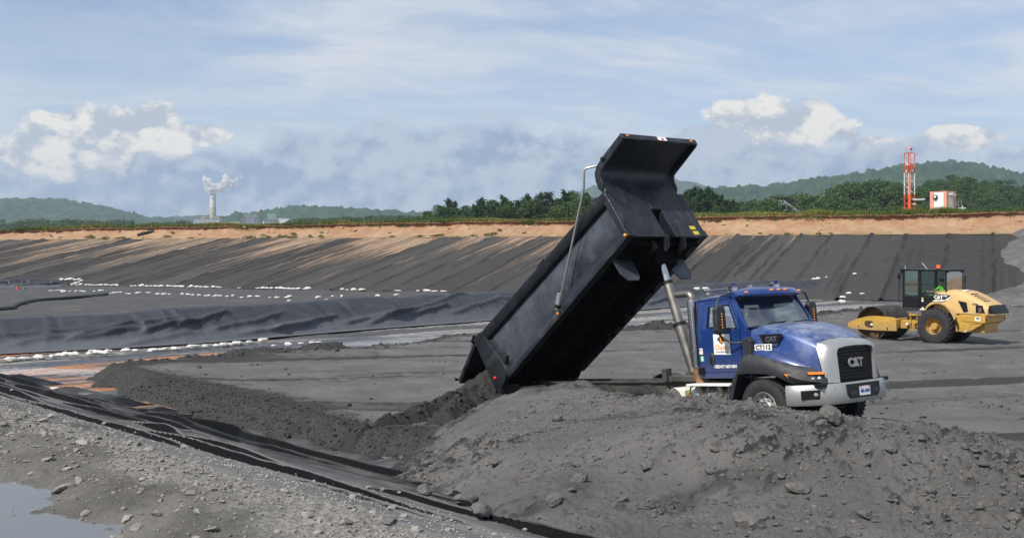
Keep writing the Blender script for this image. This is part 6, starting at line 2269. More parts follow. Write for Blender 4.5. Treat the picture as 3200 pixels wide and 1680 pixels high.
# ---- hood
hs = [(-.46, .94, 2.015, 2.085, 1.03, 1.30), (-.15, .93, 2.01, 2.085, 1.03, 1.30), (.15, .90, 1.975, 2.06, 1.00, 1.27), (.42, .87, 1.905, 1.99, .96, 1.22), (.66, .82, 1.80, 1.885, .90, 1.15), (.88, .765, 1.675, 1.755, .82, 1.02)]
secs = []
for x, yb, zs, zc, ybt, zb in hs:
    q = []
    right = [(ybt, zb), (ybt - .015, (zb + zs) / 2), (yb + .005, zs - .10), (yb - .02, zs - .02), (yb - .10, zs + .030), (yb * .62, zc - .012), (yb * .30, zc)]
    for y, z in right:
        q.append((x, -y, z))
    q.append((x, 0, zc + .004))
    for y, z in right[::-1]:
        q.append((x, y, z))
    if x > .8:
        q = [(px_ + .27 * max(0, 1.69 - pz_), py_, pz_) for px_, py_, pz_ in q]
    secs.append(q)
MB().loft(secs, False, False).build('hood', MAT['blue_top'], truck, ang=60)
# lower blue shoulder that runs into the fender
for sd in (-1, 1):
    secs = []
    for x, y1, z1, y0, z0 in [(-.44, 1.06, 1.55, 1.0, 1.66), (-.1, 1.12, 1.50, .99, 1.63), (.25, 1.12, 1.42, .96, 1.56), (.55, 1.05, 1.32, .90, 1.45), (.85, .92, 1.20, .81, 1.30)]:
        secs.append([(x, sd * (y0 - .03), z0), (x, sd * (y0 + (y1 - y0) * .35), z0 - .015), (x, sd * y1, z1), (x, sd * (y1 + .01), z1 - .16), (x, sd * (y0 - .05), z1 - .16)])
    MB().loft(secs).build('hood_shoulder', MAT['blue'], truck, ang=50)
    # badge scoop in the hood side
    bz = empty('hood_vent', (.02, sd * .985, 1.79), (0, 0, -sd * .085 if sd < 0 else .085))
    bz.rotation_euler = (0, 0, .095 if sd < 0 else -.095)
    bz.parent = truck
    MB().prism([(-.22, .105), (.30, .105), (.21, -.075), (-.13, -.075)], 1, sd * -.02, sd * .012).build('vent_recess', MAT['black'], bz)
    MB().prism([(-.24, .10), (-.20, .10), (-.115, -.075), (.21, -.075), (.19, -.12), (-.14, -.12)], 1, sd * -.02, sd * .03).build('vent_trim', MAT['blue'], bz, .004)
    me = text_mesh('CAT', .125, bold=.006)
    link('lettering', me, MAT['chrome'], bz, loc=(.06, sd * .018, .012), rot=(R(90), 0, 0 if sd < 0 else math.pi))
pl = MB().box((0, 0, 0), (.40, .006, .125)).build('fleet_number_plate', MAT['white'], truck, .004, loc=(-.085, -1.036, 1.655), rot=(0, 0, .05))
link('lettering', text_mesh('CT112', .115, bold=.0035, sx=1.08), MAT['black_ink'], pl, loc=(0, -.005, 0), rot=(R(90), 0, 0))

# company sign on the near door
sg = MB().box((0, 0, 0), (.43, .005, .40)).build('door_sign', MAT['white'], truck, loc=(-1.085, -1.068, 1.745), rot=(0, R(1), 0))
MB().add([(-.115, -.005, .10), (.01, -.005, .195), (.115, -.005, .095), (0, -.005, .0)], [(0, 1, 2, 3)]).build('logo_diamond', MAT['black_ink'], sg)
q = arcpts((.035, -.008, .10), .075, 75, 290, 10)
q2 = arcpts((.055, -.008, .105), .06, 290, 75, 10)
MB().add(q + q2, [tuple(range(len(q) * 2))]).build('logo_arc', MAT['orange_ink'], sg)
link('lettering', text_mesh('Charah', .125, bold=.001, sx=.98), MAT['orange_ink'], sg, loc=(.0, -.006, -.062), rot=(R(90), 0, 0))
link('lettering', text_mesh('www.charah.com', .045, sx=1.0), MAT['grey_ink'], sg, loc=(0, -.006, -.145), rot=(R(90), 0, 0))
link('lettering', text_mesh('USDOT 0671454', .082, bold=.0035, sx=.98), MAT['white'], truck, loc=(-1.03, -1.070, 1.31), rot=(R(90), 0, 0), label='white registration lettering along the bottom of the door')

# ---- grille and surround
secs = []
sur = MB()
o_in = [(-.50, .975), (-.535, 1.50), (-.47, 1.575), (0, 1.60), (.47, 1.575), (.535, 1.50), (.50, .975)]


def rim_pts(x, pts):
    return [(x, y, z) for y, z in pts]


A0 = [(.885 + .27 * max(0, (1.69 - z)), y, z) for y, z in [(-.80, .965), (-.79, 1.30), (-.765, 1.60), (-.70, 1.695), (-.40, 1.742), (0, 1.757), (.40, 1.742), (.70, 1.695), (.765, 1.60), (.79, 1.30), (.80, .965)]]
A1 = [(.99 + .14 * max(0, (1.67 - z)), y, z) for y, z in [(-.785, .965), (-.775, 1.30), (-.745, 1.58), (-.68, 1.665), (-.40, 1.71), (0, 1.725), (.40, 1.71), (.68, 1.665), (.745, 1.58), (.775, 1.30), (.785, .965)]]
A2 = [(1.125, y, z) for y, z in [(-.70, .965), (-.70, 1.28), (-.69, 1.53), (-.63, 1.625), (-.38, 1.668), (0, 1.68), (.38, 1.668), (.63, 1.625), (.69, 1.53), (.70, 1.28), (.70, .965)]]
A3 = [(1.185, y, z) for y, z in [(-.52, .965), (-.535, 1.25), (-.55, 1.50), (-.50, 1.575), (-.33, 1.60), (0, 1.61), (.33, 1.60), (.50, 1.575), (.55, 1.50), (.535, 1.25), (.52, .965)]]
A4 = [(1.09, y * .99, z - .005) for x, y, z in A3]
sur.loft([A0, A1, A2, A3, A4], False, False)
sur.build('grille_surround', MAT['silver'], truck, ang=38)
gr = MB().add([(1.115, -.52, .95), (1.115, .52, .95), (1.115, .55, 1.5), (1.115, .48, 1.6), (1.115, -.48, 1.6), (1.115, -.55, 1.5)], [(0, 1, 2, 3, 4, 5)]).build('grille', MAT['black'], truck)
for i in range(10):
    z = .995 + i * .06
    MB().box((1.13, 0, z), (.03, 1.03, .022), (0, R(25), 0)).build('grille_bar', MAT['black'], gr)
me = text_mesh('CAT', .215, bold=.010, depth=.012, sx=1.0)
lg = link('lettering', me, MAT['silver'], gr, loc=(1.165, 0, 1.29), rot=(R(90), 0, R(90)))
MB().add([(1.178, -.06, 1.225), (1.178, .06, 1.225), (1.178, 0, 1.29)], [(0, 1, 2)]).build('logo_triangle', MAT['silver'], gr)

# ---- bumper
path = [(.52, -1.215), (.66, -1.205), (.86, -1.09), (1.08, -.88), (1.16, -.80), (1.235, -.52), (1.26, -.2), (1.265, 0)]
path = path + [(x, -y) for x, y in path[::-1][1:]]
zb = [(.0, .60), (.012, .585), (.03, .62), (.035, .78), (.02, .93), (.0, .955), (-.06, .955), (-.08, .90), (-.08, .63), (-.05, .60)]
secs = []
for i, (x, y) in enumerate(path):
    tx = Vector((path[min(i + 1, len(path) - 1)][0] - path[max(i - 1, 0)][0], path[min(i + 1, len(path) - 1)][1] - path[max(i - 1, 0)][1]))
    nn_ = Vector((tx.y, -tx.x)).normalized()
    drop = -.0
    secs.append([(x + nn_.x * o_, y + nn_.y * o_, z + drop) for o_, z in zb])
bp = MB().loft(secs).build('bumper', MAT['silver'], truck, ang=50)
MB().prism([(-.47, .925), (.47, .925), (.47, .75), (.40, .665), (-.40, .665), (-.47, .75)], 0, 1.24, 1.305).build('bumper_opening', MAT['black'], bp, .01)
for yy in (-.33, .33):
    MB().box((1.308, yy, .77), (.01, .16, .07)).build('tow_hole', MAT['plastic'], bp)
pt = MB().box((1.315, .0, .785), (.008, .31, .165)).build('number_plate', MAT['white'], truck)
link('lettering', text_mesh('MK-4002', .085, bold=.002, sx=.85), MAT['blue_ink'], pt, loc=(1.321, 0, .78), rot=(R(90), 0, R(90)))
MB().box((1.320, -.12, .853), (.003, .05, .02)).build('plate_sticker', MAT['red_ink'], pt)
MB().box((1.320, .12, .853), (.003, .05, .02)).build('plate_sticker', MAT['red_ink'], pt)
for sd in (-1, 1):
    nrm = Vector((.70, sd * .71, 0))
    q = frame_rot((-sd * nrm.y * 0 + -nrm.y, nrm.x, 0), nrm)
    fl = empty('fog_lamp', (.935, sd * 1.06, .775), frame_rot((-nrm.y, nrm.x, 0), nrm))
    fl.parent = bp
    MB().prism([(-.17, -.075), (.15, -.075), (.17, .085), (-.17, .085)], 2, -.03, .012).build('lamp_recess', MAT['black'], fl)
    MB().sphere((-.09 * -sd * -1, 0, .012), .045, 12, 8).build('lamp_lens', MAT['lamp'], fl)
    for dy in (0, .06):
        for dz_ in (.72, .86):
            MB().sphere((1.185 - (dy) * .0 + .03, sd * (.73 - dy), dz_), .010, 8, 6).build('bolt', MAT['steel'], bp)
MB().bx((.4, -1.0, .90), (1.14, 1.0, .97)).build('bumper_shelf', MAT['black'], truck)

# ---- front fenders
for sd in (-1, 1):
    prof_o = [(-.68, 1.19), (-.60, 1.38), (-.50, 1.525), (-.38, 1.545), (-.1, 1.505), (.20, 1.43), (.50, 1.345), (.80, 1.265), (1.00, 1.19), (1.10, 1.10), (1.10, .985)]
    prof_i = [(-.60, 1.16), (-.45, 1.175), (-.30, 1.18), (-.1, 1.178), (.10, 1.165), (.28, 1.135), (.42, 1.085), (.52, 1.03), (.60, .99), (.80, .975), (1.05, .965)]

    def yo(x):
        return 1.215 if x < .45 else 1.215 - (x - .45) ** 1.25 * .72

    secs = []
    for (xo, zo), (xi, zi) in zip(prof_o, prof_i):
        secs.append([(xi, sd * yo(xi), zi), (xi * .6 + xo * .4, sd * (yo(xi) + .012), zi * .62 + zo * .38), (xo, sd * (yo(xo) - .02), zo - .06), (xo, sd * (yo(xo) - .09), zo), (xo, sd * .76, zo + .01), (xi, sd * .76, zi)])
    MB().loft(secs).build('fender', MAT['plastic'], truck, ang=42)
    MB().prism([(-.70, 1.17), (-.60, 1.17), (-.70, .95), (-.82, .60), (-.94, .60), (-.82, .95)], 1, sd * .80, sd * 1.21).build('fender_skirt', MAT['plastic'], truck, .02)
    nx = Vector((.52, sd * .85, .05))
    tl = MB().prism([(-.15, .045), (.14, -.005), (.15, -.06), (-.06, -.05)], 2, -.02, .012).build('turn_signal', MAT['amber'], truck, .006, loc=(.63, sd * (yo(.63) + .022), 1.125), rot=frame_rot((nx.y * -sd * -1 * -sd if False else -sd * nx.y * sd * -1 if False else abs(nx.y), -sd * nx.x, 0), nx))
    hl = empty('headlight', (.965, sd * (yo(.965) - .0), 1.085))
    n2_ = Vector((.72, sd * .70, .06))
    hl.rotation_euler = frame_rot((abs(n2_.y), -sd * n2_.x, 0), n2_)
    hl.parent = truck
    MB().prism([(-.15, .09), (.13, .085), (.16, -.03), (.12, -.095), (-.11, -.095), (-.15, -.03)], 2, -.05, .006).build('lamp_housing', MAT['black'], hl, .008)
    MB().prism([(-.15, .10), (.14, .09), (.15, .045), (-.14, .05)], 2, -.04, .016).build('indicator_lens', MAT['amber'], hl, .005)
    MB().sphere((.05, -.025, .0), .045, 12, 8).build('lamp_bulb', MAT['lamp'], hl)
    MB().sphere((-.06, -.03, .0), .04, 12, 8).build('lamp_bulb', MAT['lamp'], hl)

# ---- exhaust stack
ex = empty('exhaust_stack', (-1.92, -.95, 1.0))
ex.parent = truck
MB().tube([(0, 0, .28), (0, 0, .12), (.04, .02, -.0), (.14, .06, -.06), (.30, .15, -.08)], .075, 14).build('lower_pipe', MAT['rust'], ex)
MB().cyl((0, 0, .30), (0, 0, 1.66), .098, .098, 28).build('heat_shield', MAT['chrome'], ex, .006)
hs_ = MB()
for i in range(34):                                  # pierced slots
    for j in range(7):
        a = R(-150 + j * 26)
        hs_.box((.099 * math.cos(a), .099 * math.sin(a), .36 + i * .0375), (.004, .020, .016), (0, 0, a))
hs_.build('shield_slots', MAT['black'], ex, kind='stuff')
MB().tube([(0, 0, 1.60)] + [(-.14 + .14 * math.cos(a), 0, 1.70 + .10 * math.sin(a)) for a in np.linspace(0, 1.57, 8)] + [(-.42, 0, 1.80)], .072, 16).build('elbow_pipe', MAT['steel'], ex)
MB().cyl((-.40, 0, 1.80), (-.4225, 0, 1.80), .062, .062, 16).build('pipe_mouth', MAT['black'], ex)
for z in (.62, 1.36):
    MB().box((.02, -.10, z), (.05, .02, .045)).build('clamp', MAT['chrome'], ex, .005)
MB().tube([(.16, .02, .32), (.16, .02, 1.50)], .028, 8).build('support_post', MAT['alu'], ex)

# ---- hoist
ho = empty('hoist_cylinder', (0, 0, 0))
ho.parent = truck
b0, b1 = Vector((-2.94, .02, 1.10)), Vector((-3.79, .04, 3.86))
dv = b1 - b0
MB().cyl(b0, b0 + dv * .39, .10, .135, 22).build('outer_barrel', MAT['steel'], ho, .004)
MB().cyl(b0 + dv * .38, b0 + dv * .405, .15, .15, 22).build('gland_ring', MAT['black'], ho, .004)
MB().cyl(b0 + dv * .38, b0 + dv * .73, .105, .105, 22).build('middle_stage', MAT['steel'], ho)
MB().cyl(b0 + dv * .72, b0 + dv * .745, .12, .12, 22).build('gland_ring', MAT['black'], ho, .004)
MB().cyl(b0 + dv * .72, b0 + dv * .885, .08, .08, 22).build('upper_stage', MAT['chrome'], ho)
MB().cyl(b0 + dv * .88, b0 + dv * .91, .08, .045, 22).cyl(b0 + dv * .90, b0 + dv * 1.0, .045, .045, 18).build('piston_rod', MAT['chrome'], ho)
MB().cyl(b0 + Vector((0, -.2, 0)), b0 + Vector((0, .2, 0)), .07, .07, 14).build('pivot_pin', MAT['chassis'], ho)

# ---- tipping bed (its own axes: u forward, v across, w up)
bed = MB()
bed.bx((-.05, -1.10, -.02), (5.88, 1.10, .03))
bedo = bed.build('dump_bed', MAT['under'], truck)
bedo.location = (-8.374, 0, .991)
bedo.rotation_euler = (0, -.567, 0)


def wtop(u_):
    return 1.575 - .052 * u_


for sd in (-1, 1):
    rows = []
    for w_ in np.linspace(0, 1, 14):
        rows.append([(u_, sd * (1.075 + .045 * math.sin(w_ * 3.14) - .10 * (1 - w_) ** 3), .05 + w_ * (wtop(u_) - .12)) for u_ in np.linspace(.05, 5.86, 30)])
    sp = link('side_panel', grid_mesh('side_panel', np.array(rows)), MAT['bedside'], bedo)
    md = sp.modifiers.new('thick', 'SOLIDIFY')
    md.thickness = .012
    md.offset = 0
    # rails
    MB().loft([[(u_, sd * 1.075, wtop(u_) - .30), (u_, sd * 1.20, wtop(u_) - .275), (u_, sd * 1.225, wtop(u_) - .22), (u_, sd * 1.225, wtop(u_) - .02), (u_, sd * 1.20, wtop(u_)), (u_, sd * 1.04, wtop(u_))] for u_ in (-.02, 2.0, 4.0, 5.86)]).build('top_rail', MAT['bed'], bedo, .006)
    MB().loft([[(u_, sd * 1.02, .40), (u_, sd * 1.06, .385), (u_, sd * 1.215, .115), (u_, sd * 1.225, .085), (u_, sd * 1.225, -.03), (u_, sd * 1.02, -.03)] for u_ in (.30, 3.0, 5.93)]).build('bottom_rail', MAT['bed'], bedo, .006)
    MB().bx((5.74, sd * 1.03, .0), (5.905, sd * 1.215, 1.262)).build('front_post', MAT['bed'], bedo, .01)
    MB().box((3.10, sd * 1.05, wtop(3.1) + .002), (.30, .36, .02)).build('rail_splice', MAT['bed'], bedo)
    # rear post, a wide bent plate
    MB().prism([(-.40, 1.62), (-.02, 1.585), (.06, 1.32), (.12, 1.22), (.32, .42), (.36, .10), (.06, -.03), (-.12, -.06), (-.30, -.28), (-.40, -.30), (-.36, .1)], 1, sd * 1.12, sd * 1.235).build('rear_post', MAT['bed'], bedo, .008)
    MB().prism([(.12, 1.22), (.20, 1.20), (.50, .50), (.36, .36)], 1, sd * 1.09, sd * 1.19).build('post_gusset', MAT['bed'], bedo, .01)
    for u_, w_ in ((5.86, -.0), (2.93, .03)):
        MB().sphere((u_, sd * 1.24, w_ + .03), .042, 10, 8).build('marker_light', MAT['amber'], bedo)
    MB().sphere((-.17, sd * 1.245, .27), .045, 10, 8).build('marker_light', MAT['redlens'], bedo)
    # tarp arm
    ta = MB().tube([(3.12, sd * 1.29, .16), (4.3, sd * 1.31, .89), (5.46, sd * 1.33, 1.61), (5.54, sd * 1.335, 1.67), (5.78, sd * 1.36, 1.90), (5.83, sd * 1.36, 1.935), (5.88, sd * 1.34, 1.94), (6.02, sd * 1.14, 1.90)], .026, 10)
    arm = ta.build('tarp_arm', MAT['alu'], bedo)
    MB().prism([(3.02, .08), (3.22, .20), (3.34, .36), (3.28, .40), (3.10, .28), (2.97, .14)], 1, sd * 1.275, sd * 1.325).build('arm_pivot', MAT['alu'], arm, .01)
    MB().cyl((3.08, sd * 1.23, .16), (3.08, sd * 1.34, .16), .05, .05, 12).build('pivot_pin', MAT['black'], arm)
    # spray wings hanging under the front corners
    w0, w1 = (-1.10, -.52) if sd < 0 else (.52, 1.10)
    MB().prism([(w0, -.02), (w1, -.02), (w1 - .02, -.50), (w1 - .12, -.60), (w0 + .16, -.60), (w0 + .02, -.42)], 0, 5.06, 5.085).build('spray_plate', MAT['bedside'], bedo)

# headboard with the doghouse slot
hb = MB()
hx_ = 5.88
left_ = [(-1.16, -.03), (-.075, -.03), (-.075, .76), (-.03, .78), (-.03, 1.40), (-1.06, 1.40), (-1.08, .75), (-1.16, .45)]
right_ = [(.245, -.03), (1.16, -.03), (1.16, .45), (1.08, .75), (1.06, 1.40), (-.03, 1.40), (-.03, .78), (.20, .78), (.245, .74)]
hb.prism(left_, 0, hx_ - .04, hx_ + .02)
hb.prism(right_, 0, hx_ - .04, hx_ + .02)
hbo = hb.build('headboard', MAT['bed'], bedo, .006)
MB().bx((5.30, -.075, -.03), (5.32, .245, .78)).bx((5.32, -.085, -.03), (5.86, -.07, .78)).bx((5.32, .24, -.03), (5.86, .255, .78)).bx((5.32, -.075, .77), (5.86, .245, .785)).build('doghouse', MAT['bed'], hbo)
for yy in (-.11, .40):
    MB().prism([(5.70, -.03), (5.98, -.03), (5.98, -.10), (5.86, -.30), (5.70, -.30)], 1, yy - .012, yy + .012).build('hoist_lug', MAT['bed'], hbo, .004)
for i, w_ in enumerate((.085, .235)):
    MB().box((hx_ + .024, .93 - i * .02, w_), (.004, .17, .10)).build('warning_sticker', MAT['yellow_ink'], hbo)
# upper headboard leans forward into the cab shield
secs = []
for u_, w_, hw in ((5.88, 1.37, 1.06), (5.885, 1.55, 1.06), (5.91, 1.70, 1.07), (5.99, 1.79, 1.09), (6.15, 1.83, 1.11), (6.60, 1.845, 1.13), (7.00, 1.85, 1.135)):
    dn = Vector((1, 0, .03)) if u_ > 6.05 else Vector((0, 0, 1))
    secs.append((u_, w_, hw))
cs = MB()
n_s = len(secs)
pts_ = []
for u_, w_, hw in secs:
    pts_ += [(u_, -hw, w_), (u_, hw, w_)]
top_ = []
for i, (u_, w_, hw) in enumerate(secs):
    a, b_ = secs[max(i - 1, 0)], secs[min(i + 1, n_s - 1)]
    t_ = Vector((b_[0] - a[0], 0, b_[1] - a[1])).normalized()
    nn_ = Vector((-t_.z, 0, t_.x)) * .025
    top_ += [(u_ + nn_.x, -hw, w_ + nn_.z), (u_ + nn_.x, hw, w_ + nn_.z)]
fs_ = []
N2 = 2 * n_s
for i in range(n_s - 1):
    a = 2 * i
    fs_ += [(a, a + 1, a + 3, a + 2), (N2 + a, N2 + a + 2, N2 + a + 3, N2 + a + 1), (a, a + 2, N2 + a + 2, N2 + a), (a + 1, N2 + a + 1, N2 + a + 3, a + 3)]
fs_ += [(0, N2, N2 + 1, 1), (N2 - 2, N2 - 1, 2 * N2 - 1, 2 * N2 - 2)]
cs.add(pts_ + top_, fs_)
cso = cs.build('cab_shield', MAT['bed'], bedo, ang=40)
for sd in (-1, 1):
    MB().prism([(5.80, 1.30), (5.93, 1.42), (5.96, 1.62), (6.05, 1.72), (6.98, 1.76), (7.04, 1.80), (6.98, 1.92), (6.30, 1.93), (6.02, 1.90), (5.86, 1.82), (5.78, 1.66), (5.74, 1.45)], 1, sd * 1.10, sd * 1.16).build('shield_flange', MAT['bed'], cso, .012)
    MB().cyl((6.28, sd * 1.15, 1.86), (6.28, sd * 1.21, 1.86), .05, .05, 12).build('shield_bolt', MAT['black'], cso)
    MB().sphere((7.055, sd * .98, 1.86), .035, 10, 8, (.6, 1.4, .8)).build('marker_light', MAT['amber'], cso)
MB().bx((6.99, -1.16, 1.785), (7.045, 1.16, 1.93)).build('shield_lip', MAT['bed'], cso, .012)
dc = MB().box((7.048, .06, 1.86), (.004, .27, .11)).build('maker_plate', MAT['white'], cso)
MB().cyl((7.05, .06, 1.845), (7.056, .06, 1.845), .035, .035, 16).build('plate_mark', MAT['red_ink'], dc)
# underside
for yy in (-.42, .42):
    MB().bx((-.10, yy - .05, -.30), (5.80, yy + .05, -.02)).build('long_beam', MAT['under'], bedo, .01)
for i in range(13):
    MB().bx((.25 + i * .45, -1.01, -.12), (.33 + i * .45, 1.01, -.022)).build('cross_beam', MAT['under'], bedo)
for u_ in (2.2, 3.0):
    MB().box((u_, .62, -.14), (.06, .24, .02)).build('cross_plate', MAT['steel'], bedo)
MB().bx((-.15, -.6, -.42), (.5, .6, -.30)).build('hinge_block', MAT['under'], bedo)
MB().prism([(5.0, -.02), (5.6, -.02), (5.4, -.40), (5.1, -.40)], 1, -.25, .42).build('hoist_pocket', MAT['under'], bedo)
# tailgate hanging open from its top hinge
tg_ = empty('tailgate', (-.38, 0, 1.66), (0, R(-109.5 + 180 - 180), 0))
tg_.parent = bedo
d_g = Vector((-1.41, 0, -.43)).normalized()
tg_.rotation_euler = frame_rot(d_g, Vector((0, 1, 0)).cross(d_g) * -1)
# local x runs down the gate, y across, z out of it
MB().bx((.02, -1.12, -.03), (1.46, 1.12, .03)).build('gate_plate', MAT['bed'], tg_, .006)
for xx in (.05, .76, 1.40):
    MB().bx((xx, -1.15, .03), (xx + .09, 1.15, .12)).build('gate_rib', MAT['bed'], tg_, .006)
for yy in (-1.12, -.4, .4, 1.12):
    MB().bx((.05, yy - .035, .031), (1.46, yy + .035, .115)).build('gate_stile', MAT['bed'], tg_, .006)
for yy in (-1.19, 1.19):
    MB().cyl((.0, yy - .03, 0), (.0, yy + .03, 0), .05, .05, 12).bx((.0, yy - .025, -.05), (.18, yy + .025, .05)).build('gate_hinge', MAT['under'], tg_)
    MB().bx((.93, yy - .03, .08), (1.02, yy + .03, .20)).build('gate_hook', MAT['under'], tg_)
    MB().cyl((1.44, yy - .06, 0), (1.44, yy + .02, 0), .035, .035, 10).build('gate_pin', MAT['under'], tg_)
# ladder rungs half buried by the sliding ash
MB().tube([(-.62, -1.0, .32), (-.46, -1.12, .52)], .016, 6).tube([(-.62, -1.0, .32), (-.70, -.96, .12)], .016, 6).build('step_iron', MAT['alu'], bedo)
# ================================================================== ROLLER
rol = empty('soil_roller', (18.59, 44.0, 0.285), (0, 0, R(131)), label='yellow single drum roller with a black cab, driving left', cat='roller')


def rp(name):
    o = empty(name)
    o.parent = rol
    return o


# ---- drum module
dm = rp('drum')
MB().lathe([(.70, -1.0), (.74, -1.0), (.74, 1.0), (.70, 1.0)], (2.83, 0, .74), 1, 56).build('drum_shell', MAT['drum'], dm, ang=30)
MB().lathe([(.70, 1.0), (.695, .62), (.25, .60), (.25, .80), (.02, .80)], (2.83, 0, .74), 1, 48).build('drum_end', MAT['drum_in'], dm, ang=30)
MB().lathe([(.70, -1.0), (.695, -.62), (.25, -.60), (.25, -.80), (.02, -.80)], (2.83, 0, .74), 1, 48).build('drum_end', MAT['drum_in'], dm, ang=30)
fm = rp('drum_frame')
outer_p = [(3.92, .52), (3.92, .68), (3.84, .74), (3.45, .905), (3.0, 1.03), (2.62, 1.07), (1.72, 1.045), (1.62, .97), (1.59, .46), (2.6, .43), (3.30, .44), (3.80, .47)]
hx0, hz0 = 2.90, .69
inner_p = [(hx0 + .20, hz0 - .08), (hx0 + .20, hz0 + .08), (hx0 + .17, hz0 + .13), (hx0 + .12, hz0 + .15), (hx0 + .03, hz0 + .15), (hx0 - .05, hz0 + .15), (hx0 - .15, hz0 + .14), (hx0 - .20, hz0 + .09), (hx0 - .20, hz0 - .10), (hx0 - .12, hz0 - .16), (hx0 + .05, hz0 - .16), (hx0 + .14, hz0 - .14)]
for sd in (-1, 1):
    pl = MB().ring(outer_p, inner_p, 1, sd * 1.05, sd * 1.13).build('side_plate', MAT['cat_yellow'], fm, .01)
    for x, z in ((3.20, .90 - .05), (3.20, .70), (3.20, .52), (2.50, .86), (2.50, .70), (2.50, .52), (3.80, .66), (3.70, .70), (3.82, .54)):
        MB().cyl((x, sd * 1.12, z), (x, sd * 1.145, z), .025, .025, 8).build('bolt', MAT['cat_yellow'], pl)
    for x, z in ((3.40, .56), (2.02, .56), (2.02, .505)):
        MB().cyl((x, sd * 1.125, z), (x, sd * 1.136, z), .032, .032, 10).build('bolt_hole', MAT['black'], pl)
    MB().cyl((hx0 - .07, sd * .84, hz0), (hx0 - .07, sd * 1.02, hz0), .10, .07, 14).build('drum_bearing', MAT['cream'], fm, .01)
MB().bx((3.72, -1.05, .50), (3.90, 1.05, .72)).build('front_beam', MAT['cat_yellow'], fm, .02)
MB().bx((1.60, -1.05, .58), (1.86, 1.05, .98)).build('rear_beam', MAT['cat_yellow'], fm, .02)
MB().prism([(1.62, -.75), (1.62, .75), (.95, .35), (.95, -.35)], 2, .55, .92).build('yoke', MAT['cat_yellow'], fm, .02)
MB().cyl((.86, 0, .45), (.86, 0, 1.05), .16, .16, 16).build('hitch_pin', MAT['black'], fm)
for k in range(4):
    MB().tube([(1.55, .3 - k * .15, .95), (1.3, .32 - k * .15, 1.15 - k * .03), (.9, .28 - k * .15, 1.05), (.6, .3 - k * .15, 1.2)], .022, 6).build('hydraulic_hose', MAT['black'], fm)
MB().bx((1.25, .55, .72), (1.38, .75, .80)).build('lamp_bracket', MAT['cream'], fm)

# ---- rear body
body = MB()
body.bx((-2.0, -.62, .55), (.75, .62, 1.32))
body.build('rear_frame', MAT['cat_yellow'], rol, .02)
for sd in (-1, 1):
    MB().prism([(-.92, 1.18), (-1.08, 1.30), (-2.02, 1.30), (-1.98, .96), (-1.50, .90), (-1.48, .62), (-1.30, .55), (-1.12, .57)], 1, sd * .60, sd * .88).build('frame_cheek', MAT['cat_yellow'], rol, .015)
    MB().prism([(-1.18, 1.25), (-1.98, 1.25), (-1.98, .98), (-1.18, 1.02)], 1, sd * .88, sd * .905).build('side_box', MAT['cat_yellow'], rol, .008)
    MB().bx((-1.95, sd * .905, 1.06), (-1.72, sd * .915, 1.22)).build('data_plate', MAT['white'], rol)
    MB().bx((-1.91, sd * .915, 1.12), (-1.78, sd * .919, 1.20)).build('data_print', MAT['grey_ink'], rol)
    MB().cyl((-1.32, sd * .885, .60), (-1.32, sd * .90, .60), .03, .03, 8).build('reflector', MAT['white'], rol)
MB().prism([(-1.98, .96), (-2.16, 1.0), (-2.16, 1.32), (-1.98, 1.32)], 1, -.95, .95).build('rear_bumper', MAT['cat_yellow'], rol, .015)
MB().prism([(-1.45, .58), (-2.12, 1.0), (-1.45, 1.0)], 1, -.86, .86).build('belly_guard', MAT['cat_yellow'], rol, .01)
for yy in (-.86, .86):
    MB().cyl((-2.155, yy, 1.12), (-2.175, yy, 1.12), .05, .05, 10).build('tow_hole', MAT['black'], rol)
    MB().cyl((-2.155, yy, 1.25), (-2.175, yy, 1.25), .035, .035, 10).build('tail_light', MAT['redlens'], rol)
# hood: sections from the cab to the tail
hsec = []
for x, hw, zt_, zb_ in [(.10, .72, 2.235, 1.33), (-.25, .74, 2.27, 1.33), (-.75, .76, 2.29, 1.33), (-1.15, .77, 2.225, 1.33), (-1.55, .78, 2.06, 1.33), (-1.95, .78, 1.85, 1.33), (-2.20, .76, 1.70, 1.33)]:
    q = [(hw + .05, zb_), (hw + .04, zb_ + .25), (hw + .01, zt_ - .16), (hw - .06, zt_ - .045), (hw - .20, zt_)]
    hsec.append([(x, -y, z) for y, z in q] + [(x, 0, zt_ + .02)] + [(x, y, z) for y, z in q[::-1]])
hd = MB().loft(hsec, True, True).build('engine_hood', MAT['cat_pale'], rol, ang=45)
MB().prism([(-2.20, 1.70), (-2.20, 1.33), (-2.44, 1.33), (-2.26, 1.66)], 1, -.72, .72).build('tail_grille', MAT['black'], hd, .015)
for i in range(6):
    z = 1.38 + i * .05
    MB().bx((-2.43 + (z - 1.33) * .55, -.68, z), (-2.41 + (z - 1.33) * .55, .68, z + .016)).build('grille_bar', MAT['plastic'], hd)
MB().bx((-2.48, -.80, 1.318), (-1.0, .80, 1.345)).build('hood_base', MAT['cat_pale'], hd)
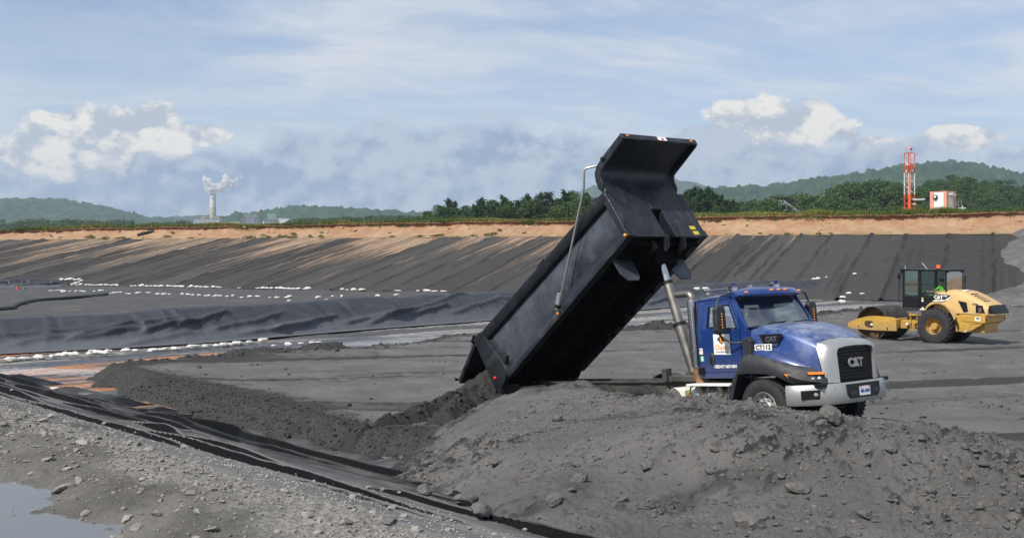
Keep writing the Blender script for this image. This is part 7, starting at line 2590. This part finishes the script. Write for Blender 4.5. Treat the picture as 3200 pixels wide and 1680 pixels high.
for sd in (-1, 1):
    MB().prism([(-.98, 1.86), (-1.33, 1.80), (-1.40, 1.42), (-1.22, 1.38)], 1, sd * .78, sd * .835).build('side_vent', MAT['black'], hd)
    vent2 = MB().prism([(-1.72, 1.70), (-1.98, 1.70), (-2.10, 1.38), (-1.72, 1.38)], 1, sd * .79, sd * .838).build('side_vent', MAT['black'], hd)
    MB().bx((-1.95, sd * .838, 1.42), (-1.84, sd * .842, 1.60)).build('vent_core', MAT['rust'], vent2)
    # badge panel
    bg_ = MB().prism([(.08, 2.12), (-.55, 2.08), (-.68, 2.02), (-.42, 1.86), (.08, 1.84)], 1, sd * .735, sd * .79).build('badge_panel', MAT['black_ink'], hd)
    ry = math.pi if sd > 0 else 0
    link('lettering', text_mesh('CAT', .20, bold=.008, depth=.004), MAT['white'], bg_, loc=(-.12, sd * .793, 1.975), rot=(R(90), 0, ry))
    MB().add([(-.07, sd * .800, 1.90), (-.17, sd * .800, 1.90), (-.12, sd * .800, 1.96)], [(0, 1, 2)]).build('logo_triangle', MAT['yellow_ink'], bg_)
    link('lettering', text_mesh('CS56', .075, bold=.004, depth=.004), MAT['white'], bg_, loc=(-.42, sd * .795, 2.03), rot=(R(90), 0, ry))
    MB().prism([(-.38, 1.86), (-.52, 1.86), (-.70, 2.01), (-.64, 2.02)], 1, sd * .785, sd * .797).build('badge_stripe', MAT['white'], bg_)
    link('lettering', text_mesh('CH324', .085, bold=.004, depth=.004), MAT['grey_ink'], hd, loc=(-1.70, sd * .832, 1.745), rot=(R(90), 0, ry))
for i in range(5):
    x = -1.42 - i * .13
    MB().box((x, .30, 2.13 - i * .068 + (.0)), (.055, .55, .03), (0, R(-27), 0)).build('hood_slot', MAT['black'], hd)
MB().box((-1.05, .30, 2.275), (.2, .16, .05)).build('filler_cap', MAT['white'], hd, .01)
MB().tube([(-.98, .28, 2.22), (-.98, .28, 2.80), (-1.03, .28, 2.90)], .068, 14).build('exhaust_pipe', MAT['plastic'], rol)
# fenders
for sd in (-1, 1):
    outp = [(.34, 1.52), (.28, 1.62), (.12, 1.75), (-.10, 1.83), (-.32, 1.83), (-.55, 1.74), (-.74, 1.56), (-.88, 1.36), (-.96, 1.17)]
    secs = []
    for x, z in outp:
        secs.append([(x, sd * .74, z), (x, sd * 1.02, z - .01), (x, sd * 1.07, z - .06), (x * .96, sd * 1.06, z - .12), (x * .96, sd * .74, z - .07)])
    fe = MB().loft(secs).build('fender', MAT['cat_pale'], rol, ang=45)
    lb = MB().box((-.22, sd * .96, 1.838), (.42, .26, .012), (sd * R(-12), 0, 0)).build('company_sticker', MAT['white'], fe)
    MB().box((-.24, sd * .96, 1.848), (.08, .08, .01), (sd * R(-12), 0, R(45))).build('logo_diamond', MAT['black_ink'], lb)
    link('lettering', text_mesh('Charah', .10, depth=.003), MAT['orange_ink'], lb, loc=(-.22, sd * 1.03, 1.838), rot=(R(10) if sd > 0 else R(-10), 0, math.pi if sd > 0 else 0))
    # rear tyre with bar tread
    w_ = rp('rear_wheel')
    yc = sd * .80
    prof = [(.34, -.27), (.42, -.30), (.60, -.31), (.70, -.28), (.735, -.20), (.745, 0), (.735, .20), (.70, .28), (.60, .31), (.42, .30), (.34, .27)]
    ty = MB().lathe(prof, (-.03, yc, .745), 1, 48)
    for i in range(26):
        for q in (-1, 1):
            a = 2 * math.pi * (i + (0 if q > 0 else .5)) / 26
            m_ = Matrix.Rotation(-a, 3, 'Y')
            for (x_, y_, ln, rz_) in ((.748, .13, .30, .55), (.742, -.13, .30, -.55)):
                c_ = m_ @ Vector((x_, y_, 0))
                e_ = (m_ @ Matrix.Rotation(rz_ * q, 3, 'X')).to_euler()
                if (q > 0) == (y_ > 0):
                    ty.box((c_.x - .03, c_.y + yc, c_.z + .745), (.035, .30, .035), e_)
    ty.build('tyre', MAT['rubber'], w_)
    so = sd
    MB().lathe([(.36, so * -.25), (.35, so * .22), (.385, so * .275), (.365, so * .28), (.33, so * .20), (.32, so * .05), (.20, so * .02), (.18, so * .02)], (-.03, yc, .745), 1, 36).build('rim', MAT['cat_yellow'], w_)
    MB().cyl((-.03, yc + so * -.05, .745), (-.03, yc + so * .24, .745), .17, .14, 22).build('hub', MAT['cat_yellow'], w_, .015)
    for i in range(8):
        a = i * .785
        MB().cyl((-.03 + .25 * math.cos(a), yc + so * .02, .745 + .25 * math.sin(a)), (-.03 + .25 * math.cos(a), yc + so * .06, .745 + .25 * math.sin(a)), .018, .018, 6).build('wheel_nut', MAT['steel'], w_)
MB().cyl((-.03, -.6, .745), (-.03, .6, .745), .14, .14, 14).build('rear_axle', MAT['black'], rol)
# ladder
ld = rp('ladder')
for x in (.76, 1.06):
    MB().bx((x - .015, .84, .50), (x + .015, .92, 1.30)).build('ladder_rail', MAT['cat_yellow'], ld)
for z in (.54, .86, 1.19):
    MB().bx((.76, .84, z - .025), (1.06, .98, z + .025)).build('rung', MAT['cat_yellow'], ld, .006)

# ---- operator cab
cbn = rp('operator_cab')
X0, X1, YC = -.44, 1.56, .76
MB().bx((.30, -YC, 1.36), (1.50, YC, 1.48)).build('cab_floor', MAT['plastic'], cbn, .02)
for sd in (-1, 1):
    MB().prism([(1.46, 1.48), (1.46, 1.96), (.02, 1.96), (.12, 1.62), (.34, 1.48)], 1, sd * .72, sd * YC).build('lower_panel', MAT['black'], cbn, .01)
    for x, z0, wd in ((1.48, 1.46, .07), (.74, 1.46, .13), (X0 + .02, 2.2, .05)):
        MB().bx((x - wd / 2, sd * .70, z0), (x + wd / 2, sd * YC, 3.07)).build('pillar', MAT['black'], cbn, .008)
    MB().add([(1.45, sd * .745, 1.97), (1.45, sd * .745, 3.05), (.80, sd * .745, 3.05), (.80, sd * .745, 1.97)], [(0, 1, 2, 3)]).build('door_glass', MAT['glass'], cbn)
    MB().add([(.68, sd * .745, 1.97), (.68, sd * .745, 3.05), (X0 + .04, sd * .745, 3.05), (X0 + .04, sd * .745, 2.25), (-.05, sd * .745, 2.2), (.05, sd * .745, 1.97)], [(0, 1, 2, 3, 4, 5)]).build('side_glass', MAT['glass'], cbn)
    MB().tube([(1.45, sd * .765, 2.45), (.80, sd * .765, 2.45)], .012, 5).build('window_bar', MAT['black'], cbn)
    MB().tube([(1.54, sd * .80, 3.0), (1.66, sd * .80, 2.5), (1.66, sd * .80, 1.75), (1.52, sd * .80, 1.62)], .016, 6).build('grab_rail', MAT['black'], cbn)
    MB().box((1.64, sd * .86, 2.82), (.05, .14, .24)).build('mirror', MAT['black'], cbn, .02)
    MB().tube([(1.5, sd * .74, 3.02), (1.64, sd * .86, 2.96)], .015, 5).build('mirror_arm', MAT['black'], cbn)
    MB().bx((.56, sd * YC, 1.86), (.64, sd * (YC + .006), 1.94)).build('sticker', MAT['yellow_ink'], cbn)
    MB().bx((.56, sd * YC, 1.76), (.64, sd * (YC + .006), 1.84)).build('sticker', MAT['white'], cbn)
    MB().bx((.50, sd * YC, 1.40), (.72, sd * (YC + .006), 1.46)).build('sticker', MAT['cream'], cbn)
    MB().bx((.54, sd * YC, 1.44), (.64, sd * (YC + .007), 1.52)).build('sticker', MAT['cream'], cbn)
    MB().box((X0 - .02, sd * .66, 3.06), (.08, .10, .10)).build('work_lamp', MAT['black'], cbn, .02)
    MB().box((1.58, sd * .66, 3.02), (.08, .12, .10)).build('work_lamp', MAT['black'], cbn, .02)
for x, nm in ((1.50, 'front_glass'), (X0, 'rear_glass')):
    MB().add([(x, -.70, 1.55 if x > 1 else 2.3), (x, .70, 1.55 if x > 1 else 2.3), (x, .70, 3.05), (x, -.70, 3.05)], [(0, 1, 2, 3)]).build(nm, MAT['glass'], cbn)
MB().bx((X0 - .06, -.82, 3.07), (1.64, .82, 3.15)).build('cab_roof', MAT['black'], cbn, .025)
MB().cyl((.10, .35, 3.15), (.10, .35, 3.18), .10, .10, 14).build('beacon_base', MAT['black'], cbn)
MB().cyl((.10, .35, 3.18), (.10, .35, 3.33), .095, .085, 16).build('beacon_lamp', MAT['beacon'], cbn, .02)
MB().tube([(.62, .3, 3.14), (.84, .34, 3.42)], .010, 5).build('aerial', MAT['white'], cbn)
MB().tube([(1.52, .5, 3.14), (1.52, .5, 3.30)], .010, 5).build('aerial', MAT['white'], cbn)
se = empty('seat', (.12, 0, 1.48))
se.parent = cbn
MB().bx((-.22, -.25, .28), (.26, .25, .42)).build('cushion', MAT['seat'], se, .05)
MB().box((-.27, 0, .74), (.12, .46, .72), (0, R(-8), 0)).build('backrest', MAT['seat'], se, .05)
MB().bx((-.18, -.2, 0), (.2, .2, .28)).build('pedestal', MAT['black'], se)
MB().bx((1.05, -.25, 1.48), (1.22, .25, 2.02)).build('console', MAT['seat'], cbn, .03)
sw_ = empty('steering_wheel', (.98, 0, 2.12), (0, R(-25), 0))
sw_.parent = cbn
MB().tube([(.19 * math.cos(a), .19 * math.sin(a), 0) for a in np.linspace(0, 2 * math.pi, 21)[:-1]], .014, 6, True).build('wheel_rim', MAT['black'], sw_)
MB().bx((-.18, -.015, -.01), (.18, .015, .01)).cyl((0, 0, -.3), (0, 0, .02), .025, .03, 8).build('wheel_spoke', MAT['black'], sw_)


# ================================================================== PEOPLE
def person(loc_m, label, hands, turn=0.0):
    """seated driver; +x forward, origin at the seat surface under the hips. hands: where the two hands rest"""
    J, E, Rr = [], [], []

    def add(p, r, par=None):
        J.append(p)
        Rr.append(r)
        if par is not None:
            E.append((par, len(J) - 1))
        return len(J) - 1
    pel = add((0, 0, .10), .145)
    w1 = add((-.02, 0, .25), .135, pel)
    ch = add((-.05, 0, .42), .155, w1)
    nk = add((-.05, 0, .55), .065, ch)
    n2_ = add((-.035, 0, .61), .055, nk)
    hd_ = add((-.01, 0, .70), .090, n2_)
    h2 = add((-.015, 0, .78), .088, hd_)
    h3 = add((-.02, 0, .83), .06, h2)
    nose = add((.09, 0, .70), .016, hd_)
    chin = add((.055, 0, .635), .035, hd_)
    for sd in (-1, 1):
        sh2 = add((-.05, sd * .19, .49), .070, ch)
        hx, hy, hz = hands[0 if sd < 0 else 1]
        el = add(((hx - .05) * .42 - .02, sd * .27 + (hy - sd * .2) * .3, .49 + (hz - .49) * .5 - .13), .045, sh2)
        wr = add((hx - .09, hy, hz), .030, el)
        pm_ = add((hx - .03, hy, hz), .036, wr)
        for k in range(4):
            f1 = add((hx + .02, hy + (k - 1.5) * .021, hz + .01), .0095, pm_)
            f2 = add((hx + .055 - abs(k - 1.4) * .006, hy + (k - 1.5) * .022, hz - .005), .0085, f1)
            add((hx + .06 - abs(k - 1.4) * .006, hy + (k - 1.5) * .022, hz - .035), .008, f2)
        t1 = add((hx - .03, hy - sd * .045, hz - .005), .011, pm_)
        add((hx + .01, hy - sd * .055, hz - .03), .010, t1)
        hp_ = add((.04, sd * .11, .07), .10, pel)
        kn = add((.46, sd * .14, .09), .068, hp_)
        an = add((.50, sd * .14, -.30), .045, kn)
        he = add((.47, sd * .14, -.36), .042, an)
        add((.62, sd * .15, -.365), .036, he)
        ear = add((-.01, sd * .092, .705), .018, hd_)
    me_ = bpy.data.meshes.new('person')
    me_.from_pydata(J, E, [])
    tmp = bpy.data.objects.new('tmp', me_)
    COL.objects.link(tmp)
    md_ = tmp.modifiers.new('skin', 'SKIN')
    md_.use_smooth_shade = True
    sk = me_.skin_vertices[0].data
    for i, r_2 in enumerate(Rr):
        sk[i].radius = (r_2, r_2)
        sk[i].use_root = (i == 0)
    ms = tmp.modifiers.new('sub', 'SUBSURF')
    ms.levels = ms.render_levels = 2
    dg = bpy.context.evaluated_depsgraph_get()
    bmesh_me = bpy.data.meshes.new_from_object(tmp.evaluated_get(dg))
    bpy.data.objects.remove(tmp)
    body = bmesh_me
    body.name = 'person'
    body.materials.clear()
    for k in ('skin', 'denim', 'hivis'):
        body.materials.append(MAT[k])
    for p in body.polygons:
        c_ = p.center
        arm = abs(c_.y) > .155 and c_.z > .05 and c_.z < .60
        if c_.z < .12 and not (arm and c_.x < .3 and c_.z > .13):
            p.material_index = 1
        elif c_.z < .555 and (abs(c_.y) < .2 or c_.z > .40):
            p.material_index = 2
    smooth(body, 80)
    o = bpy.data.objects.new('person', body)
    COL.objects.link(o)
    o.matrix_world = loc_m
    setp(o, label, 'person')
    # vest
    v_ = MB().loft([[( -.04 + .135 * s_ * math.cos(a), .195 * s_ * math.sin(a), z) for a in np.linspace(0, 2 * math.pi, 17)[:-1]] for z, s_ in ((.10, .93), (.22, .90), (.34, .98), (.46, 1.02), (.54, .72), (.57, .45))], False)
    vo = v_.build('safety_vest', MAT['hivis'], o, ang=60)
    hr = MB().sphere((-.025, 0, .765), .112, 14, 10, (1.05, .95, .95)).build('hair', MAT['hair'], o)
    for q in hr.data.vertices:
        if q.co.x > .03 and q.co.z < .79:
            q.co.x = .03 - (q.co.x - .03) * .2
        if q.co.z < .69:
            q.co.z = .69
    for sd in (-1, 1):
        MB().sphere((.082, sd * .033, .722), .011, 8, 6).build('eye', MAT['black_ink'], o)
    MB().box((.083, 0, .663), (.012, .045, .008)).build('mouth', MAT['redlens'], o)
    return o


bpy.context.view_layer.update()
tm = truck.matrix_world.copy()
person(tm @ Matrix.Translation((-1.20, .50, 1.57)), 'driver in a green safety vest behind the truck windscreen', [(.40, .36, .40), (.40, .64, .40)])
rm = rol.matrix_world.copy()
person(rm @ Matrix.Translation((.15, 0, 1.90)), 'operator in a bright green vest seated in the roller cab', [(.72, -.16, .28), (.72, .16, .28)])
# ================================================================== AIR
hz = MB().bx((-6500, -2200, -1.6), (6500, 5900, 400)).build('haze', None, label='pale summer haze over the whole valley', cat='haze', kind='stuff')
m = bpy.data.materials.new('haze')
m.use_nodes = True
n = NT(m.node_tree)
n.n.clear()
o_ = n.n.new('ShaderNodeOutputMaterial')
vp = n.n.new('ShaderNodeVolumePrincipled')
vp.inputs['Color'].default_value = (0.72, 0.87, 1.0, 1)
vp.inputs['Density'].default_value = 0.00013
vp.inputs['Anisotropy'].default_value = 0.1
n.l.new(vp.outputs[0], o_.inputs['Volume'])
hz.data.materials.append(m)
